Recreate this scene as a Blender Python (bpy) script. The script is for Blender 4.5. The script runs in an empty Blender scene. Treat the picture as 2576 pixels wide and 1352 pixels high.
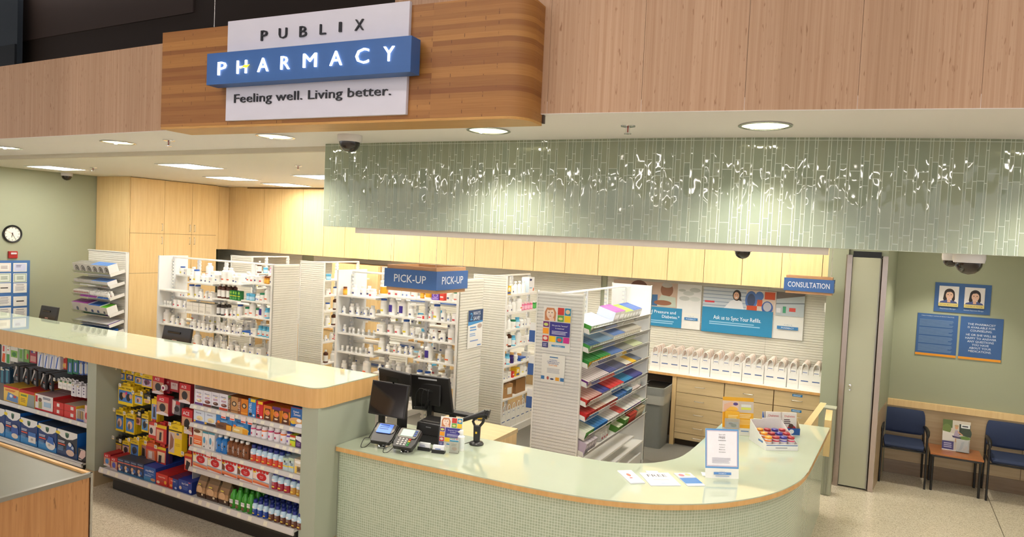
import bpy, math, random
from mathutils import Matrix, Vector
random.seed(7)
SC = bpy.context.scene
COL = SC.collection
PI = math.pi

# ------------------------------------------------------------------ camera
W, H, F = 2576.0, 1352.0, 1738.83
CAMZ, PITCH, ROLL, YAW = 2.75, 0.0434692, -0.0456266, 0.4862703
_fw = Vector((-math.sin(YAW) * math.cos(PITCH), math.cos(YAW) * math.cos(PITCH), -math.sin(PITCH)))
_r0 = Vector((math.cos(YAW), math.sin(YAW), 0))
_d0 = _fw.cross(_r0)
_rt = math.cos(ROLL) * _r0 + math.sin(ROLL) * _d0
_dn = -math.sin(ROLL) * _r0 + math.cos(ROLL) * _d0
cam_data = bpy.data.cameras.new('camera')
cam_data.sensor_width = 36.0
cam_data.lens = F / W * 36.0
cam_data.clip_end = 200
cam = bpy.data.objects.new('camera', cam_data)
COL.objects.link(cam)
_up, _bk = -_dn, -_fw
cam.matrix_world = Matrix(((_rt.x, _up.x, _bk.x, 0), (_rt.y, _up.y, _bk.y, 0), (_rt.z, _up.z, _bk.z, CAMZ), (0, 0, 0, 1)))
SC.camera = cam

# ------------------------------------------------------------------ world, exposure
world = bpy.data.worlds.new('store_ambient')
SC.world = world
world.use_nodes = True
world.node_tree.nodes['Background'].inputs[0].default_value = (0.97, 0.97, 1.0, 1)
world.node_tree.nodes['Background'].inputs[1].default_value = 0.8
SC.view_settings.view_transform = 'Standard'
SC.view_settings.look = 'None'
SC.view_settings.gamma = 1.0
SC.view_settings.use_curve_mapping = False
SC.view_settings.exposure = 0.95
SC.cycles.use_light_tree = False; SC.cycles.max_bounces = 8; SC.cycles.diffuse_bounces = 4; SC.cycles.glossy_bounces = 3; SC.cycles.transmission_bounces = 3; SC.cycles.transparent_max_bounces = 6
SC.cycles.caustics_reflective = False; SC.cycles.caustics_refractive = False
TROFFER_E, STORE_E, DOWN_W = 17.0, 22.0, 60.0

# ------------------------------------------------------------------ pixel -> place
def ray(px, py):
    return _rt * ((px - W / 2) / F) + _dn * ((py - H / 2) / F) + _fw
def atz(px, py, z):
    d = ray(px, py); t = (z - CAMZ) / d.z
    return Vector((d.x * t, d.y * t, z))
def aty(px, py, y):
    d = ray(px, py); t = y / d.y
    return Vector((d.x * t, y, CAMZ + d.z * t))
def atx(px, py, x):
    d = ray(px, py); t = x / d.x
    return Vector((x, d.y * t, CAMZ + d.z * t))

# ------------------------------------------------------------------ materials
def lin(c):
    out = []
    for v in c[:3]:
        v = v / 255.0
        out.append(v / 12.92 if v <= 0.04045 else ((v + 0.055) / 1.055) ** 2.4)
    return (*out, 1.0)
MATS = {}
def setin(b, **k):
    for n, v in k.items():
        n = n.replace('_', ' ')
        if n in b.inputs: b.inputs[n].default_value = v
def base(name):
    m = bpy.data.materials.new(name); m.use_nodes = True
    nt = m.node_tree
    return m, nt, nt.nodes['Principled BSDF']
def M(c, rough=0.45, metal=0.0, coat=0.0):
    """plain painted / printed colour with a faint procedural mottling"""
    c = tuple(int(round(v)) for v in c[:3])
    key = (c, round(rough, 2), metal, coat)
    if key in MATS: return MATS[key]
    m, nt, b = base('paint_%02x%02x%02x' % c)
    tx = nt.nodes.new('ShaderNodeTexNoise'); tx.inputs['Scale'].default_value = 9.0
    mx = nt.nodes.new('ShaderNodeMixRGB'); mx.inputs[0].default_value = 0.0
    l = lin(c)
    mx.inputs[1].default_value = l
    mx.inputs[2].default_value = (*[v * 0.93 for v in l[:3]], 1)
    nt.links.new(tx.outputs['Fac'], mx.inputs[0]); nt.links.new(mx.outputs[0], b.inputs['Base Color'])
    setin(b, Roughness=rough, Metallic=metal, Coat_Weight=coat)
    MATS[key] = m
    return m
def metal(name, c, rough=0.3):
    if name in MATS: return MATS[name]
    m, nt, b = base(name)
    tc = nt.nodes.new('ShaderNodeTexCoord'); mp = nt.nodes.new('ShaderNodeMapping')
    mp.inputs['Scale'].default_value = (60, 60, 3)
    tx = nt.nodes.new('ShaderNodeTexNoise'); tx.inputs['Scale'].default_value = 4
    mr = nt.nodes.new('ShaderNodeMapRange'); mr.inputs[3].default_value = rough * 0.8; mr.inputs[4].default_value = rough * 1.25
    nt.links.new(tc.outputs['Object'], mp.inputs[0]); nt.links.new(mp.outputs[0], tx.inputs['Vector'])
    nt.links.new(tx.outputs['Fac'], mr.inputs[0]); nt.links.new(mr.outputs[0], b.inputs['Roughness'])
    setin(b, Base_Color=lin(c), Metallic=1.0)
    MATS[name] = m; return m
def emit(name, c, s):
    if name in MATS: return MATS[name]
    m, nt, b = base(name)
    setin(b, Base_Color=lin(c), Emission_Color=lin(c), Emission_Strength=s)
    if s < 3 or name == 'downlight_bulb': m.cycles.emission_sampling = 'NONE'
    MATS[name] = m; return m
def grain(name, c1, c2, scale, rough=0.4, bump=0.05, fleck=None, coat=0.0, panels=None):
    """stretched wood grain; scale = per-axis frequency"""
    if name in MATS: return MATS[name]
    m, nt, b = base(name); N = nt.nodes.new; L = nt.links.new
    tc = N('ShaderNodeTexCoord'); mp = N('ShaderNodeMapping'); mp.inputs['Scale'].default_value = scale
    L(tc.outputs['Object'], mp.inputs[0])
    n1 = N('ShaderNodeTexNoise'); n1.inputs['Scale'].default_value = 1.0; n1.inputs['Detail'].default_value = 6; n1.inputs['Roughness'].default_value = 0.65
    L(mp.outputs[0], n1.inputs['Vector'])
    rp = N('ShaderNodeValToRGB'); rp.color_ramp.elements[0].position = 0.33; rp.color_ramp.elements[1].position = 0.67
    rp.color_ramp.elements[0].color = lin(c1); rp.color_ramp.elements[1].color = lin(c2)
    L(n1.outputs['Fac'], rp.inputs[0]); out = rp.outputs[0]
    if fleck:
        m2 = N('ShaderNodeMapping'); m2.inputs['Scale'].default_value = fleck[1]; L(tc.outputs['Object'], m2.inputs[0])
        n2 = N('ShaderNodeTexNoise'); n2.inputs['Scale'].default_value = 1.0; n2.inputs['Detail'].default_value = 2; L(m2.outputs[0], n2.inputs['Vector'])
        r2 = N('ShaderNodeValToRGB'); r2.color_ramp.elements[0].position = 0.66; r2.color_ramp.elements[1].position = 0.74
        r2.color_ramp.elements[0].color = (0, 0, 0, 1); r2.color_ramp.elements[1].color = (1, 1, 1, 1)
        L(n2.outputs['Fac'], r2.inputs[0])
        mx = N('ShaderNodeMixRGB'); mx.inputs[2].default_value = lin(fleck[0]); L(r2.outputs[0], mx.inputs[0]); L(out, mx.inputs[1]); out = mx.outputs[0]
    if panels:
        m3 = N('ShaderNodeMapping'); m3.inputs['Scale'].default_value = panels[1]; L(tc.outputs['Object'], m3.inputs[0])
        v3 = N('ShaderNodeTexNoise'); v3.inputs['Scale'].default_value = 1.0; v3.inputs['Detail'].default_value = 0; L(m3.outputs[0], v3.inputs['Vector'])
        mx = N('ShaderNodeMixRGB'); mx.blend_type = 'MULTIPLY'; mx.inputs[2].default_value = lin(panels[0]); L(v3.outputs['Fac'], mx.inputs[0]); L(out, mx.inputs[1]); out = mx.outputs[0]
    L(out, b.inputs['Base Color'])
    bp = N('ShaderNodeBump'); bp.inputs['Strength'].default_value = bump; bp.inputs['Distance'].default_value = 0.002
    L(n1.outputs['Fac'], bp.inputs['Height']); L(bp.outputs[0], b.inputs['Normal'])
    setin(b, Roughness=rough, Coat_Weight=coat)
    MATS[name] = m; return m
def wallpaint(name, c, rough=0.6):
    if name in MATS: return MATS[name]
    m, nt, b = base(name); N = nt.nodes.new; L = nt.links.new
    tc = N('ShaderNodeTexCoord'); n1 = N('ShaderNodeTexNoise'); n1.inputs['Scale'].default_value = 160; n1.inputs['Detail'].default_value = 3
    L(tc.outputs['Object'], n1.inputs['Vector'])
    bp = N('ShaderNodeBump'); bp.inputs['Strength'].default_value = 0.12; bp.inputs['Distance'].default_value = 0.001
    L(n1.outputs['Fac'], bp.inputs['Height']); L(bp.outputs[0], b.inputs['Normal'])
    n2 = N('ShaderNodeTexNoise'); n2.inputs['Scale'].default_value = 0.8; L(tc.outputs['Object'], n2.inputs['Vector'])
    mx = N('ShaderNodeMixRGB'); l = lin(c); mx.inputs[1].default_value = l; mx.inputs[2].default_value = (*[v * 0.94 for v in l[:3]], 1)
    L(n2.outputs['Fac'], mx.inputs[0]); L(mx.outputs[0], b.inputs['Base Color'])
    setin(b, Roughness=rough)
    MATS[name] = m; return m
def terrazzo():
    m, nt, b = base('terrazzo'); N = nt.nodes.new; L = nt.links.new
    tc = N('ShaderNodeTexCoord')
    v = N('ShaderNodeTexVoronoi'); v.inputs['Scale'].default_value = 140; L(tc.outputs['Object'], v.inputs['Vector'])
    sp = N('ShaderNodeSeparateColor'); L(v.outputs['Color'], sp.inputs[0])
    rp = N('ShaderNodeValToRGB'); e = rp.color_ramp.elements
    e[0].position = 0.0; e[0].color = lin((128, 116, 94)); e[1].position = 0.14; e[1].color = lin((186, 174, 148))
    for p, c in ((0.4, (214, 204, 178)), (0.75, (232, 223, 200)), (0.95, (244, 238, 220))):
        x = e.new(p); x.color = lin(c)
    rp.color_ramp.interpolation = 'CONSTANT'
    L(sp.outputs[0], rp.inputs[0])
    n = N('ShaderNodeTexNoise'); n.inputs['Scale'].default_value = 300; L(tc.outputs['Object'], n.inputs['Vector'])
    mx = N('ShaderNodeMixRGB'); mx.inputs[0].default_value = 0.5; mx.inputs[2].default_value = lin((222, 211, 186)); L(rp.outputs[0], mx.inputs[1])
    L(mx.outputs[0], b.inputs['Base Color'])
    setin(b, Roughness=0.16, Specular_IOR_Level=0.5)
    return m
def carpet():
    m, nt, b = base('carpet'); N = nt.nodes.new; L = nt.links.new
    tc = N('ShaderNodeTexCoord'); n = N('ShaderNodeTexNoise'); n.inputs['Scale'].default_value = 180; n.inputs['Detail'].default_value = 4
    L(tc.outputs['Object'], n.inputs['Vector'])
    rp = N('ShaderNodeValToRGB'); rp.color_ramp.elements[0].color = lin((78, 76, 70)); rp.color_ramp.elements[1].color = lin((150, 146, 136))
    L(n.outputs['Fac'], rp.inputs[0]); L(rp.outputs[0], b.inputs['Base Color'])
    bp = N('ShaderNodeBump'); bp.inputs['Strength'].default_value = 0.6; bp.inputs['Distance'].default_value = 0.004
    L(n.outputs['Fac'], bp.inputs['Height']); L(bp.outputs[0], b.inputs['Normal'])
    setin(b, Roughness=0.95)
    return m
def glass_tile(c):
    key = 'glass_tile_%d_%d_%d' % c
    if key in MATS: return MATS[key]
    m, nt, b = base(key); N = nt.nodes.new; L = nt.links.new
    tc = N('ShaderNodeTexCoord'); n = N('ShaderNodeTexNoise'); n.inputs['Scale'].default_value = 11; n.inputs['Detail'].default_value = 1.0
    mp = N('ShaderNodeMapping'); mp.inputs['Scale'].default_value = (1, 1, 0.4); L(tc.outputs['Object'], mp.inputs[0]); L(mp.outputs[0], n.inputs['Vector'])
    bp = N('ShaderNodeBump'); bp.inputs['Strength'].default_value = 0.2; bp.inputs['Distance'].default_value = 0.02
    L(n.outputs['Fac'], bp.inputs['Height']); L(bp.outputs[0], b.inputs['Normal'])
    setin(b, Base_Color=lin(c), Roughness=0.025, Specular_IOR_Level=0.5)
    MATS[key] = m; return m
def mosaic():
    m, nt, b = base('mosaic'); N = nt.nodes.new; L = nt.links.new
    uv = N('ShaderNodeUVMap')
    br = N('ShaderNodeTexBrick'); br.offset = 0; br.squash = 1
    br.inputs['Scale'].default_value = 1.0; br.inputs['Brick Width'].default_value = 0.0216; br.inputs['Row Height'].default_value = 0.0216
    br.inputs['Mortar Size'].default_value = 0.0016; br.inputs['Mortar Smooth'].default_value = 0.1; br.inputs['Bias'].default_value = 0
    br.inputs['Color1'].default_value = lin((164, 176, 150)); br.inputs['Color2'].default_value = lin((178, 188, 162)); br.inputs['Mortar'].default_value = lin((214, 222, 206))
    L(uv.outputs[0], br.inputs['Vector']); L(br.outputs['Color'], b.inputs['Base Color'])
    mr = N('ShaderNodeMapRange'); mr.inputs[3].default_value = 0.12; mr.inputs[4].default_value = 0.6; L(br.outputs['Fac'], mr.inputs[0]); L(mr.outputs[0], b.inputs['Roughness'])
    bp = N('ShaderNodeBump'); bp.invert = True; bp.inputs['Strength'].default_value = 0.4; bp.inputs['Distance'].default_value = 0.001
    L(br.outputs['Fac'], bp.inputs['Height']); L(bp.outputs[0], b.inputs['Normal'])
    return m
def bamboo():
    m, nt, b = base('bamboo_planks'); N = nt.nodes.new; L = nt.links.new
    tc = N('ShaderNodeTexCoord'); sx = N('ShaderNodeSeparateXYZ'); cb = N('ShaderNodeCombineXYZ'); ad = N('ShaderNodeMath'); ad.operation = 'SUBTRACT'
    L(tc.outputs['Object'], sx.inputs[0]); L(sx.outputs[0], ad.inputs[0]); L(sx.outputs[1], ad.inputs[1]); L(ad.outputs[0], cb.inputs[0]); L(sx.outputs[2], cb.inputs[1])
    br = N('ShaderNodeTexBrick'); br.offset = 0.37; br.inputs['Scale'].default_value = 1; br.inputs['Brick Width'].default_value = 1.25; br.inputs['Row Height'].default_value = 0.034
    br.inputs['Mortar Size'].default_value = 0.0; br.inputs['Bias'].default_value = 0.0
    br.inputs['Color1'].default_value = lin((150, 98, 50)); br.inputs['Color2'].default_value = lin((192, 140, 76)); L(cb.outputs[0], br.inputs['Vector'])
    mp = N('ShaderNodeMapping'); mp.inputs['Scale'].default_value = (3, 3, 160); L(tc.outputs['Object'], mp.inputs[0])
    n1 = N('ShaderNodeTexNoise'); n1.inputs['Scale'].default_value = 1; n1.inputs['Detail'].default_value = 4; L(mp.outputs[0], n1.inputs['Vector'])
    mx = N('ShaderNodeMixRGB'); mx.blend_type = 'MULTIPLY'; mx.inputs[2].default_value = lin((214, 192, 166)); L(n1.outputs['Fac'], mx.inputs[0]); L(br.outputs['Color'], mx.inputs[1])
    b2 = N('ShaderNodeTexBrick'); b2.offset = 0.61; b2.inputs['Scale'].default_value = 1; b2.inputs['Brick Width'].default_value = 0.24; b2.inputs['Row Height'].default_value = 0.68
    b2.inputs['Mortar Size'].default_value = 0.0035; b2.inputs['Mortar Smooth'].default_value = 0.6
    ms = N('ShaderNodeMapping'); ms.inputs['Scale'].default_value = (1, 20, 1); L(cb.outputs[0], ms.inputs[0]); L(ms.outputs[0], b2.inputs['Vector'])
    n3 = N('ShaderNodeTexNoise'); n3.inputs['Scale'].default_value = 24; L(cb.outputs[0], n3.inputs['Vector'])
    r3 = N('ShaderNodeValToRGB'); r3.color_ramp.elements[0].position = 0.5; r3.color_ramp.elements[1].position = 0.58; L(n3.outputs['Fac'], r3.inputs[0])
    ml = N('ShaderNodeMath'); ml.operation = 'MULTIPLY'; L(b2.outputs['Fac'], ml.inputs[0]); L(r3.outputs[0], ml.inputs[1])
    m3 = N('ShaderNodeMixRGB'); m3.inputs[2].default_value = lin((112, 70, 36)); L(ml.outputs[0], m3.inputs[0]); L(mx.outputs[0], m3.inputs[1])
    L(m3.outputs[0], b.inputs['Base Color']); setin(b, Roughness=0.5)
    return m
def acrylic():
    if 'acrylic' in MATS: return MATS['acrylic']
    m, nt, b = base('acrylic'); N = nt.nodes.new; L = nt.links.new
    tr = N('ShaderNodeBsdfTransparent'); tr.inputs[0].default_value = (0.97, 0.98, 0.96, 1)
    gl = N('ShaderNodeBsdfGlossy'); gl.inputs['Roughness'].default_value = 0.08
    fr = N('ShaderNodeFresnel'); fr.inputs[0].default_value = 1.49
    tl = N('ShaderNodeTexNoise'); tl.inputs['Scale'].default_value = 30
    df = N('ShaderNodeBsdfDiffuse'); df.inputs[0].default_value = (0.8, 0.77, 0.68, 1)
    m1 = N('ShaderNodeMixShader'); m1.inputs[0].default_value = 0.3; L(tr.outputs[0], m1.inputs[1]); L(df.outputs[0], m1.inputs[2])
    m2 = N('ShaderNodeMixShader'); L(fr.outputs[0], m2.inputs[0]); L(m1.outputs[0], m2.inputs[1]); L(gl.outputs[0], m2.inputs[2])
    L(m2.outputs[0], nt.nodes['Material Output'].inputs[0])
    MATS['acrylic'] = m; return m

WHITE = M((236, 234, 228)); SHELFW = M((232, 230, 224), 0.4); BLACK = M((26, 25, 25), 0.4); DARK = M((14, 14, 14), 0.25)
SIGNBLUE = M((62, 102, 162), 0.5); STEEL = metal('steel', (190, 186, 182), 0.28); CHROME = metal('chrome', (225, 225, 228), 0.1)
SAGE = wallpaint('sage_paint', (164, 169, 144)); SAGE2 = wallpaint('sage_panel', (170, 176, 156)); CEILW = wallpaint('ceiling_white', (238, 234, 224), 0.8)
MAPLE = grain('maple_laminate', (226, 192, 136), (236, 206, 152), (26, 26, 1.6), 0.38, 0.02)
MAPLE_H = grain('maple_laminate_rail', (214, 166, 104), (228, 184, 124), (30, 30, 1.8), 0.35, 0.02)
MAPLE_X = grain('maple_drawer', (204, 178, 132), (218, 193, 148), (1.8, 26, 26), 0.4, 0.02)
FASCIA = grain('fascia_veneer', (194, 155, 123), (216, 180, 150), (75, 75, 0.6), 0.62, 0.03, ((170, 128, 96), (80, 80, 12)), 0.0, ((214, 208, 200), (2.2, 2.2, 0.05)))
WAINS = grain('wainscot_laminate', (176, 152, 118), (192, 170, 136), (1.5, 30, 40), 0.35, 0.02)
BAMBOO = bamboo(); TERRAZZO = terrazzo(); CARPET = carpet(); MOSAIC = mosaic(); ACRYLIC = acrylic()
COUNTERGLASS = M((192, 202, 178), 0.04, 0, 0.6)
EDGE = grain('counter_edge_band', (214, 164, 98), (226, 180, 118), (20, 20, 2), 0.35, 0.02)
# ------------------------------------------------------------------ mesh building
class MB:
    def __init__(s): s.v = []; s.f = []; s.mi = []; s.mats = []; s.uv = None
    def m(s, mat):
        if mat not in s.mats: s.mats.append(mat)
        return s.mats.index(mat)
    def poly(s, pts, mat):
        n = len(s.v); s.v.extend(tuple(p) for p in pts); s.f.append(tuple(range(n, n + len(pts)))); s.mi.append(s.m(mat)); return s
    def box(s, x0, y0, z0, x1, y1, z1, mat, **side):
        """side: l r (x), f b (y), d u (z) override materials"""
        n = len(s.v)
        s.v += [(x0, y0, z0), (x1, y0, z0), (x1, y1, z0), (x0, y1, z0), (x0, y0, z1), (x1, y0, z1), (x1, y1, z1), (x0, y1, z1)]
        for k, q in (('d', (3, 2, 1, 0)), ('u', (4, 5, 6, 7)), ('f', (0, 1, 5, 4)), ('r', (1, 2, 6, 5)), ('b', (2, 3, 7, 6)), ('l', (3, 0, 4, 7))):
            s.f.append(tuple(n + i for i in q)); s.mi.append(s.m(side.get(k, mat)))
        return s
    def hexa(s, bot, top, mat):
        n = len(s.v); s.v += [tuple(p) for p in bot] + [tuple(p) for p in top]; k = len(bot)
        s.f.append(tuple(n + i for i in reversed(range(k)))); s.f.append(tuple(n + k + i for i in range(k))); s.mi += [s.m(mat)] * 2
        for i in range(k):
            j = (i + 1) % k; s.f.append((n + i, n + j, n + k + j, n + k + i)); s.mi.append(s.m(mat))
        return s
    def prism(s, pts, z0, z1, mat): return s.hexa([(x, y, z0) for x, y in pts], [(x, y, z1) for x, y in pts], mat)
    def prismy(s, pts, y0, y1, mat):            # outline in XZ, extruded along Y (counter-clockwise seen from -Y)
        return s.hexa([(x, y1, z) for x, z in pts][::-1], [(x, y0, z) for x, z in pts][::-1], mat)
    def prismx(s, pts, x0, x1, mat): return s.hexa([(x0, y, z) for y, z in pts], [(x1, y, z) for y, z in pts], mat)
    def lathe(s, prof, seg, mat, c=(0, 0, 0), mats=None, axis='z', caps=True):
        n = len(s.v)
        for r, z in prof:
            for i in range(seg):
                a = 2 * PI * i / seg; p = (r * math.cos(a), r * math.sin(a), z)
                if axis == 'y': p = (p[0], -p[2], p[1])
                elif axis == 'x': p = (p[2], p[0], p[1])
                s.v.append((c[0] + p[0], c[1] + p[1], c[2] + p[2]))
        for k in range(len(prof) - 1):
            mm = s.m(mats[k] if mats else mat)
            for i in range(seg):
                j = (i + 1) % seg; s.f.append((n + k * seg + i, n + k * seg + j, n + (k + 1) * seg + j, n + (k + 1) * seg + i)); s.mi.append(mm)
        if caps and prof[0][0] > 1e-4: s.f.append(tuple(n + i for i in reversed(range(seg)))); s.mi.append(s.m(mats[0] if mats else mat))
        if caps and prof[-1][0] > 1e-4: s.f.append(tuple(n + (len(prof) - 1) * seg + i for i in range(seg))); s.mi.append(s.m(mats[-1] if mats else mat))
        return s
    def tube(s, path, r, mat, seg=8, closed=False):
        path = [Vector(p) for p in path]; n = len(s.v); k = len(path); up = Vector((0, 0, 1)); prev = None
        for i, p in enumerate(path):
            t = (path[min(i + 1, k - 1)] - path[max(i - 1, 0)]).normalized()
            if prev is None:
                a = t.cross(up)
                if a.length < 1e-3: a = t.cross(Vector((1, 0, 0)))
            else: a = prev - t * prev.dot(t)
            a.normalize(); prev = a; b = t.cross(a)
            rr = r[i] if isinstance(r, (list, tuple)) else r
            for q in range(seg):
                w = 2 * PI * q / seg; s.v.append(tuple(p + a * (rr * math.cos(w)) + b * (rr * math.sin(w))))
        mm = s.m(mat)
        for i in range(k - 1):
            for q in range(seg):
                j = (q + 1) % seg; s.f.append((n + i * seg + q, n + i * seg + j, n + (i + 1) * seg + j, n + (i + 1) * seg + q)); s.mi.append(mm)
        s.f.append(tuple(n + q for q in reversed(range(seg)))); s.f.append(tuple(n + (k - 1) * seg + q for q in range(seg))); s.mi += [mm, mm]
        return s
    def ribbon(s, path, off0, off1, z0, z1, mat, uvs=False):
        """a wall following a plan path, between two normal offsets"""
        A = offset(path, off0); B = offset(path, off1); n = len(s.v); k = len(path)
        for i in range(k): s.v += [(A[i][0], A[i][1], z0), (A[i][0], A[i][1], z1), (B[i][0], B[i][1], z0), (B[i][0], B[i][1], z1)]
        mm = s.m(mat)
        for i in range(k - 1):
            o, q = n + 4 * i, n + 4 * i + 4
            for f in ((o, q, q + 1, o + 1), (q + 2, o + 2, o + 3, q + 3), (o + 1, q + 1, q + 3, o + 3), (q, o, o + 2, q + 2)): s.f.append(f); s.mi.append(mm)
        s.f.append((n + 2, n, n + 1, n + 3)); e = n + 4 * (k - 1); s.f.append((e, e + 2, e + 3, e + 1)); s.mi += [mm, mm]
        return s
    # flat print: shapes on the plane y = const (facing -Y), origin at x0,z0, unit = metres or fraction of (w,h)
    def prints(s, specs, x0, z0, w, h, y, step=0.0005):
        for i, sp in enumerate(specs):
            yy = y - step * (i + 1); k = sp[0]
            if k == 'R':
                _, u0, v0, u1, v1, c = sp
                s.poly([(x0 + u0 * w, yy, z0 + v0 * h), (x0 + u1 * w, yy, z0 + v0 * h), (x0 + u1 * w, yy, z0 + v1 * h), (x0 + u0 * w, yy, z0 + v1 * h)], M(c))
            elif k == 'E':
                _, u, v, ru, rv, c = sp
                s.poly([(x0 + (u + ru * math.cos(a)) * w, yy, z0 + (v + rv * math.sin(a)) * h) for a in [2 * PI * j / 18 for j in range(18)]], M(c))
            elif k == 'P':
                s.poly([(x0 + u * w, yy, z0 + v * h) for u, v in sp[1]], M(sp[2]))
            elif k == 'L':      # n thin text-like rules between v0..v1
                _, u0, v0, u1, v1, n, c = sp
                rnd = random.Random(n * 31 + int(u0 * 100))
                for j in range(n):
                    vv = v1 - (v1 - v0) * (j + 0.5) / n; t = (v1 - v0) / n * 0.26; e = u1 - (u1 - u0) * (rnd.random() * 0.18)
                    s.poly([(x0 + u0 * w, yy, z0 + (vv - t) * h), (x0 + e * w, yy, z0 + (vv - t) * h), (x0 + e * w, yy, z0 + (vv + t) * h), (x0 + u0 * w, yy, z0 + (vv + t) * h)], M(c))
            elif k == 'T':      # text: string, centre u, baseline v, height fraction (cap height), colour [, max width fraction, rotate]
                txt, u, v, hh, c = sp[1:6]; mw = sp[6] if len(sp) > 6 else None; rot = sp[7] if len(sp) > 7 else 0
                vs, fs = glyphs(txt)
                if not vs: continue
                xs = [p[0] for p in vs]; tw = max(xs) - min(xs); sc = hh * (w if rot else h) / 0.72; sx = sc
                lim = (mw * (h if rot else w)) if mw else None
                if lim and tw * sx > lim: sx = lim / tw
                cx = (max(xs) + min(xs)) / 2; n = len(s.v); mm = s.m(M(c))
                for p in vs:
                    a, bb = (p[0] - cx) * sx, p[1] * sc
                    if rot: a, bb = -bb, a
                    s.v.append((x0 + u * w + a, yy, z0 + v * h + bb))
                for f in fs: s.f.append(tuple(n + q for q in f)); s.mi.append(mm)
        return s
    def mesh(s, name, smooth=None):
        me = bpy.data.meshes.new(name); me.from_pydata(s.v, [], s.f)
        for mt in s.mats: me.materials.append(mt)
        me.polygons.foreach_set('material_index', s.mi)
        if smooth is not None:
            me.polygons.foreach_set('use_smooth', [True] * len(s.f)); me.update()
            me.set_sharp_from_angle(angle=math.radians(smooth))
        me.update(); return me

_G = {}
def glyphs(txt, ext=0.0):
    key = (txt, ext)
    if key in _G: return _G[key]
    cu = bpy.data.curves.new('t', 'FONT'); cu.body = txt; cu.size = 1.0; cu.resolution_u = 2; cu.extrude = ext; cu.offset = 0.0 if ext else 0.006
    ob = bpy.data.objects.new('t', cu); COL.objects.link(ob)
    dg = bpy.context.evaluated_depsgraph_get()
    me = ob.evaluated_get(dg).to_mesh()
    vs = [tuple(v.co) for v in me.vertices]; fs = [tuple(p.vertices) for p in me.polygons]
    ob.evaluated_get(dg).to_mesh_clear(); bpy.data.objects.remove(ob); bpy.data.curves.remove(cu)
    _G[key] = (vs, fs); return vs, fs

def offset(path, d):
    out = []; k = len(path)
    for i, p in enumerate(path):
        a = path[max(i - 1, 0)]; b = path[min(i + 1, k - 1)]
        tx, ty = b[0] - a[0], b[1] - a[1]; l = math.hypot(tx, ty) or 1
        out.append((p[0] - ty / l * d, p[1] + tx / l * d))
    return out
def spline(pts, n=8):
    out = []
    P = [pts[0]] + list(pts) + [pts[-1]]
    for i in range(1, len(P) - 2):
        p0, p1, p2, p3 = P[i - 1], P[i], P[i + 1], P[i + 2]
        for j in range(n):
            t = j / n
            out.append(tuple(0.5 * (2 * p1[q] + (p2[q] - p0[q]) * t + (2 * p0[q] - 5 * p1[q] + 4 * p2[q] - p3[q]) * t * t + (3 * p1[q] - p0[q] - 3 * p2[q] + p3[q]) * t ** 3) for q in range(len(p1))))
    out.append(tuple(pts[-1])); return out
def resample(path, step):
    out = [path[0]]; acc = 0.0
    for a, b in zip(path, path[1:]):
        l = math.hypot(b[0] - a[0], b[1] - a[1]); pos = 0.0
        while acc + (l - pos) >= step:
            pos += step - acc; acc = 0.0; t = pos / l
            out.append((a[0] + (b[0] - a[0]) * t, a[1] + (b[1] - a[1]) * t))
        acc += l - pos
    return out
class Path:
    def __init__(s, pts):
        s.p = pts; s.l = [0]
        for a, b in zip(pts, pts[1:]): s.l.append(s.l[-1] + math.hypot(b[0] - a[0], b[1] - a[1]))
    def at(s, d):
        i = 0
        while i < len(s.p) - 2 and s.l[i + 1] < d: i += 1
        a, b = s.p[i], s.p[i + 1]; t = (d - s.l[i]) / (s.l[i + 1] - s.l[i])
        return (a[0] + (b[0] - a[0]) * t, a[1] + (b[1] - a[1]) * t)

# ------------------------------------------------------------------ objects
LOC = {}
def link(o, parent=None):
    COL.objects.link(o)
    if parent is not None: o.parent = parent
    return o
def tag(o, label=None, cat=None, group=None, kind=None):
    if label: o['label'] = label
    if cat: o['category'] = cat
    if group: o['group'] = group
    if kind: o['kind'] = kind
    return o
def thing(name, label, cat, loc=(0, 0, 0), rz=0, group=None, kind=None):
    o = bpy.data.objects.new(name, None); o.empty_display_size = 0.05
    o.location = loc; o.rotation_euler = (0, 0, rz); link(o); LOC[o.name] = Vector(loc)
    return tag(o, label, cat, group, kind)
def part(name, mb, parent=None, smooth=None, bevel=0, loc=None, rot=None, world=False, label=None):
    """one mesh object; world=True: built in scene coordinates under a parent that is only translated"""
    me = mb if isinstance(mb, bpy.types.Mesh) else mb.mesh(name, smooth)
    o = bpy.data.objects.new(name, me); link(o, parent)
    if loc: o.location = loc
    if rot: o.rotation_euler = rot
    if world and parent is not None and parent.name in LOC: o.location = -LOC[parent.name]
    if bevel:
        b = o.modifiers.new('bevel', 'BEVEL'); b.width = bevel; b.segments = 2; b.limit_method = 'ANGLE'; b.angle_limit = math.radians(40)
    if label: o['label'] = label
    return o
def struct(name, mb, smooth=None, bevel=0, label=None):
    o = part(name, mb, None, smooth, bevel); o['kind'] = 'structure'
    if label: o['label'] = label
    return o
def single(name, mb, label, cat, loc=(0, 0, 0), rot=(0, 0, 0), group=None, smooth=None, bevel=0):
    o = part(name, mb, None, smooth, bevel, loc, rot); return tag(o, label, cat, group)
def dup(root, loc, rot=None, label=None, group=None):
    r = root.copy(); COL.objects.link(r); r.location = loc
    if rot is not None: r.rotation_euler = rot
    if label: r['label'] = label
    if group: r['group'] = group
    for ch in list(root.children):
        c = ch.copy(); COL.objects.link(c); c.parent = r
        for g in list(ch.children):
            d = g.copy(); COL.objects.link(d); d.parent = c
    return r
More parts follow.
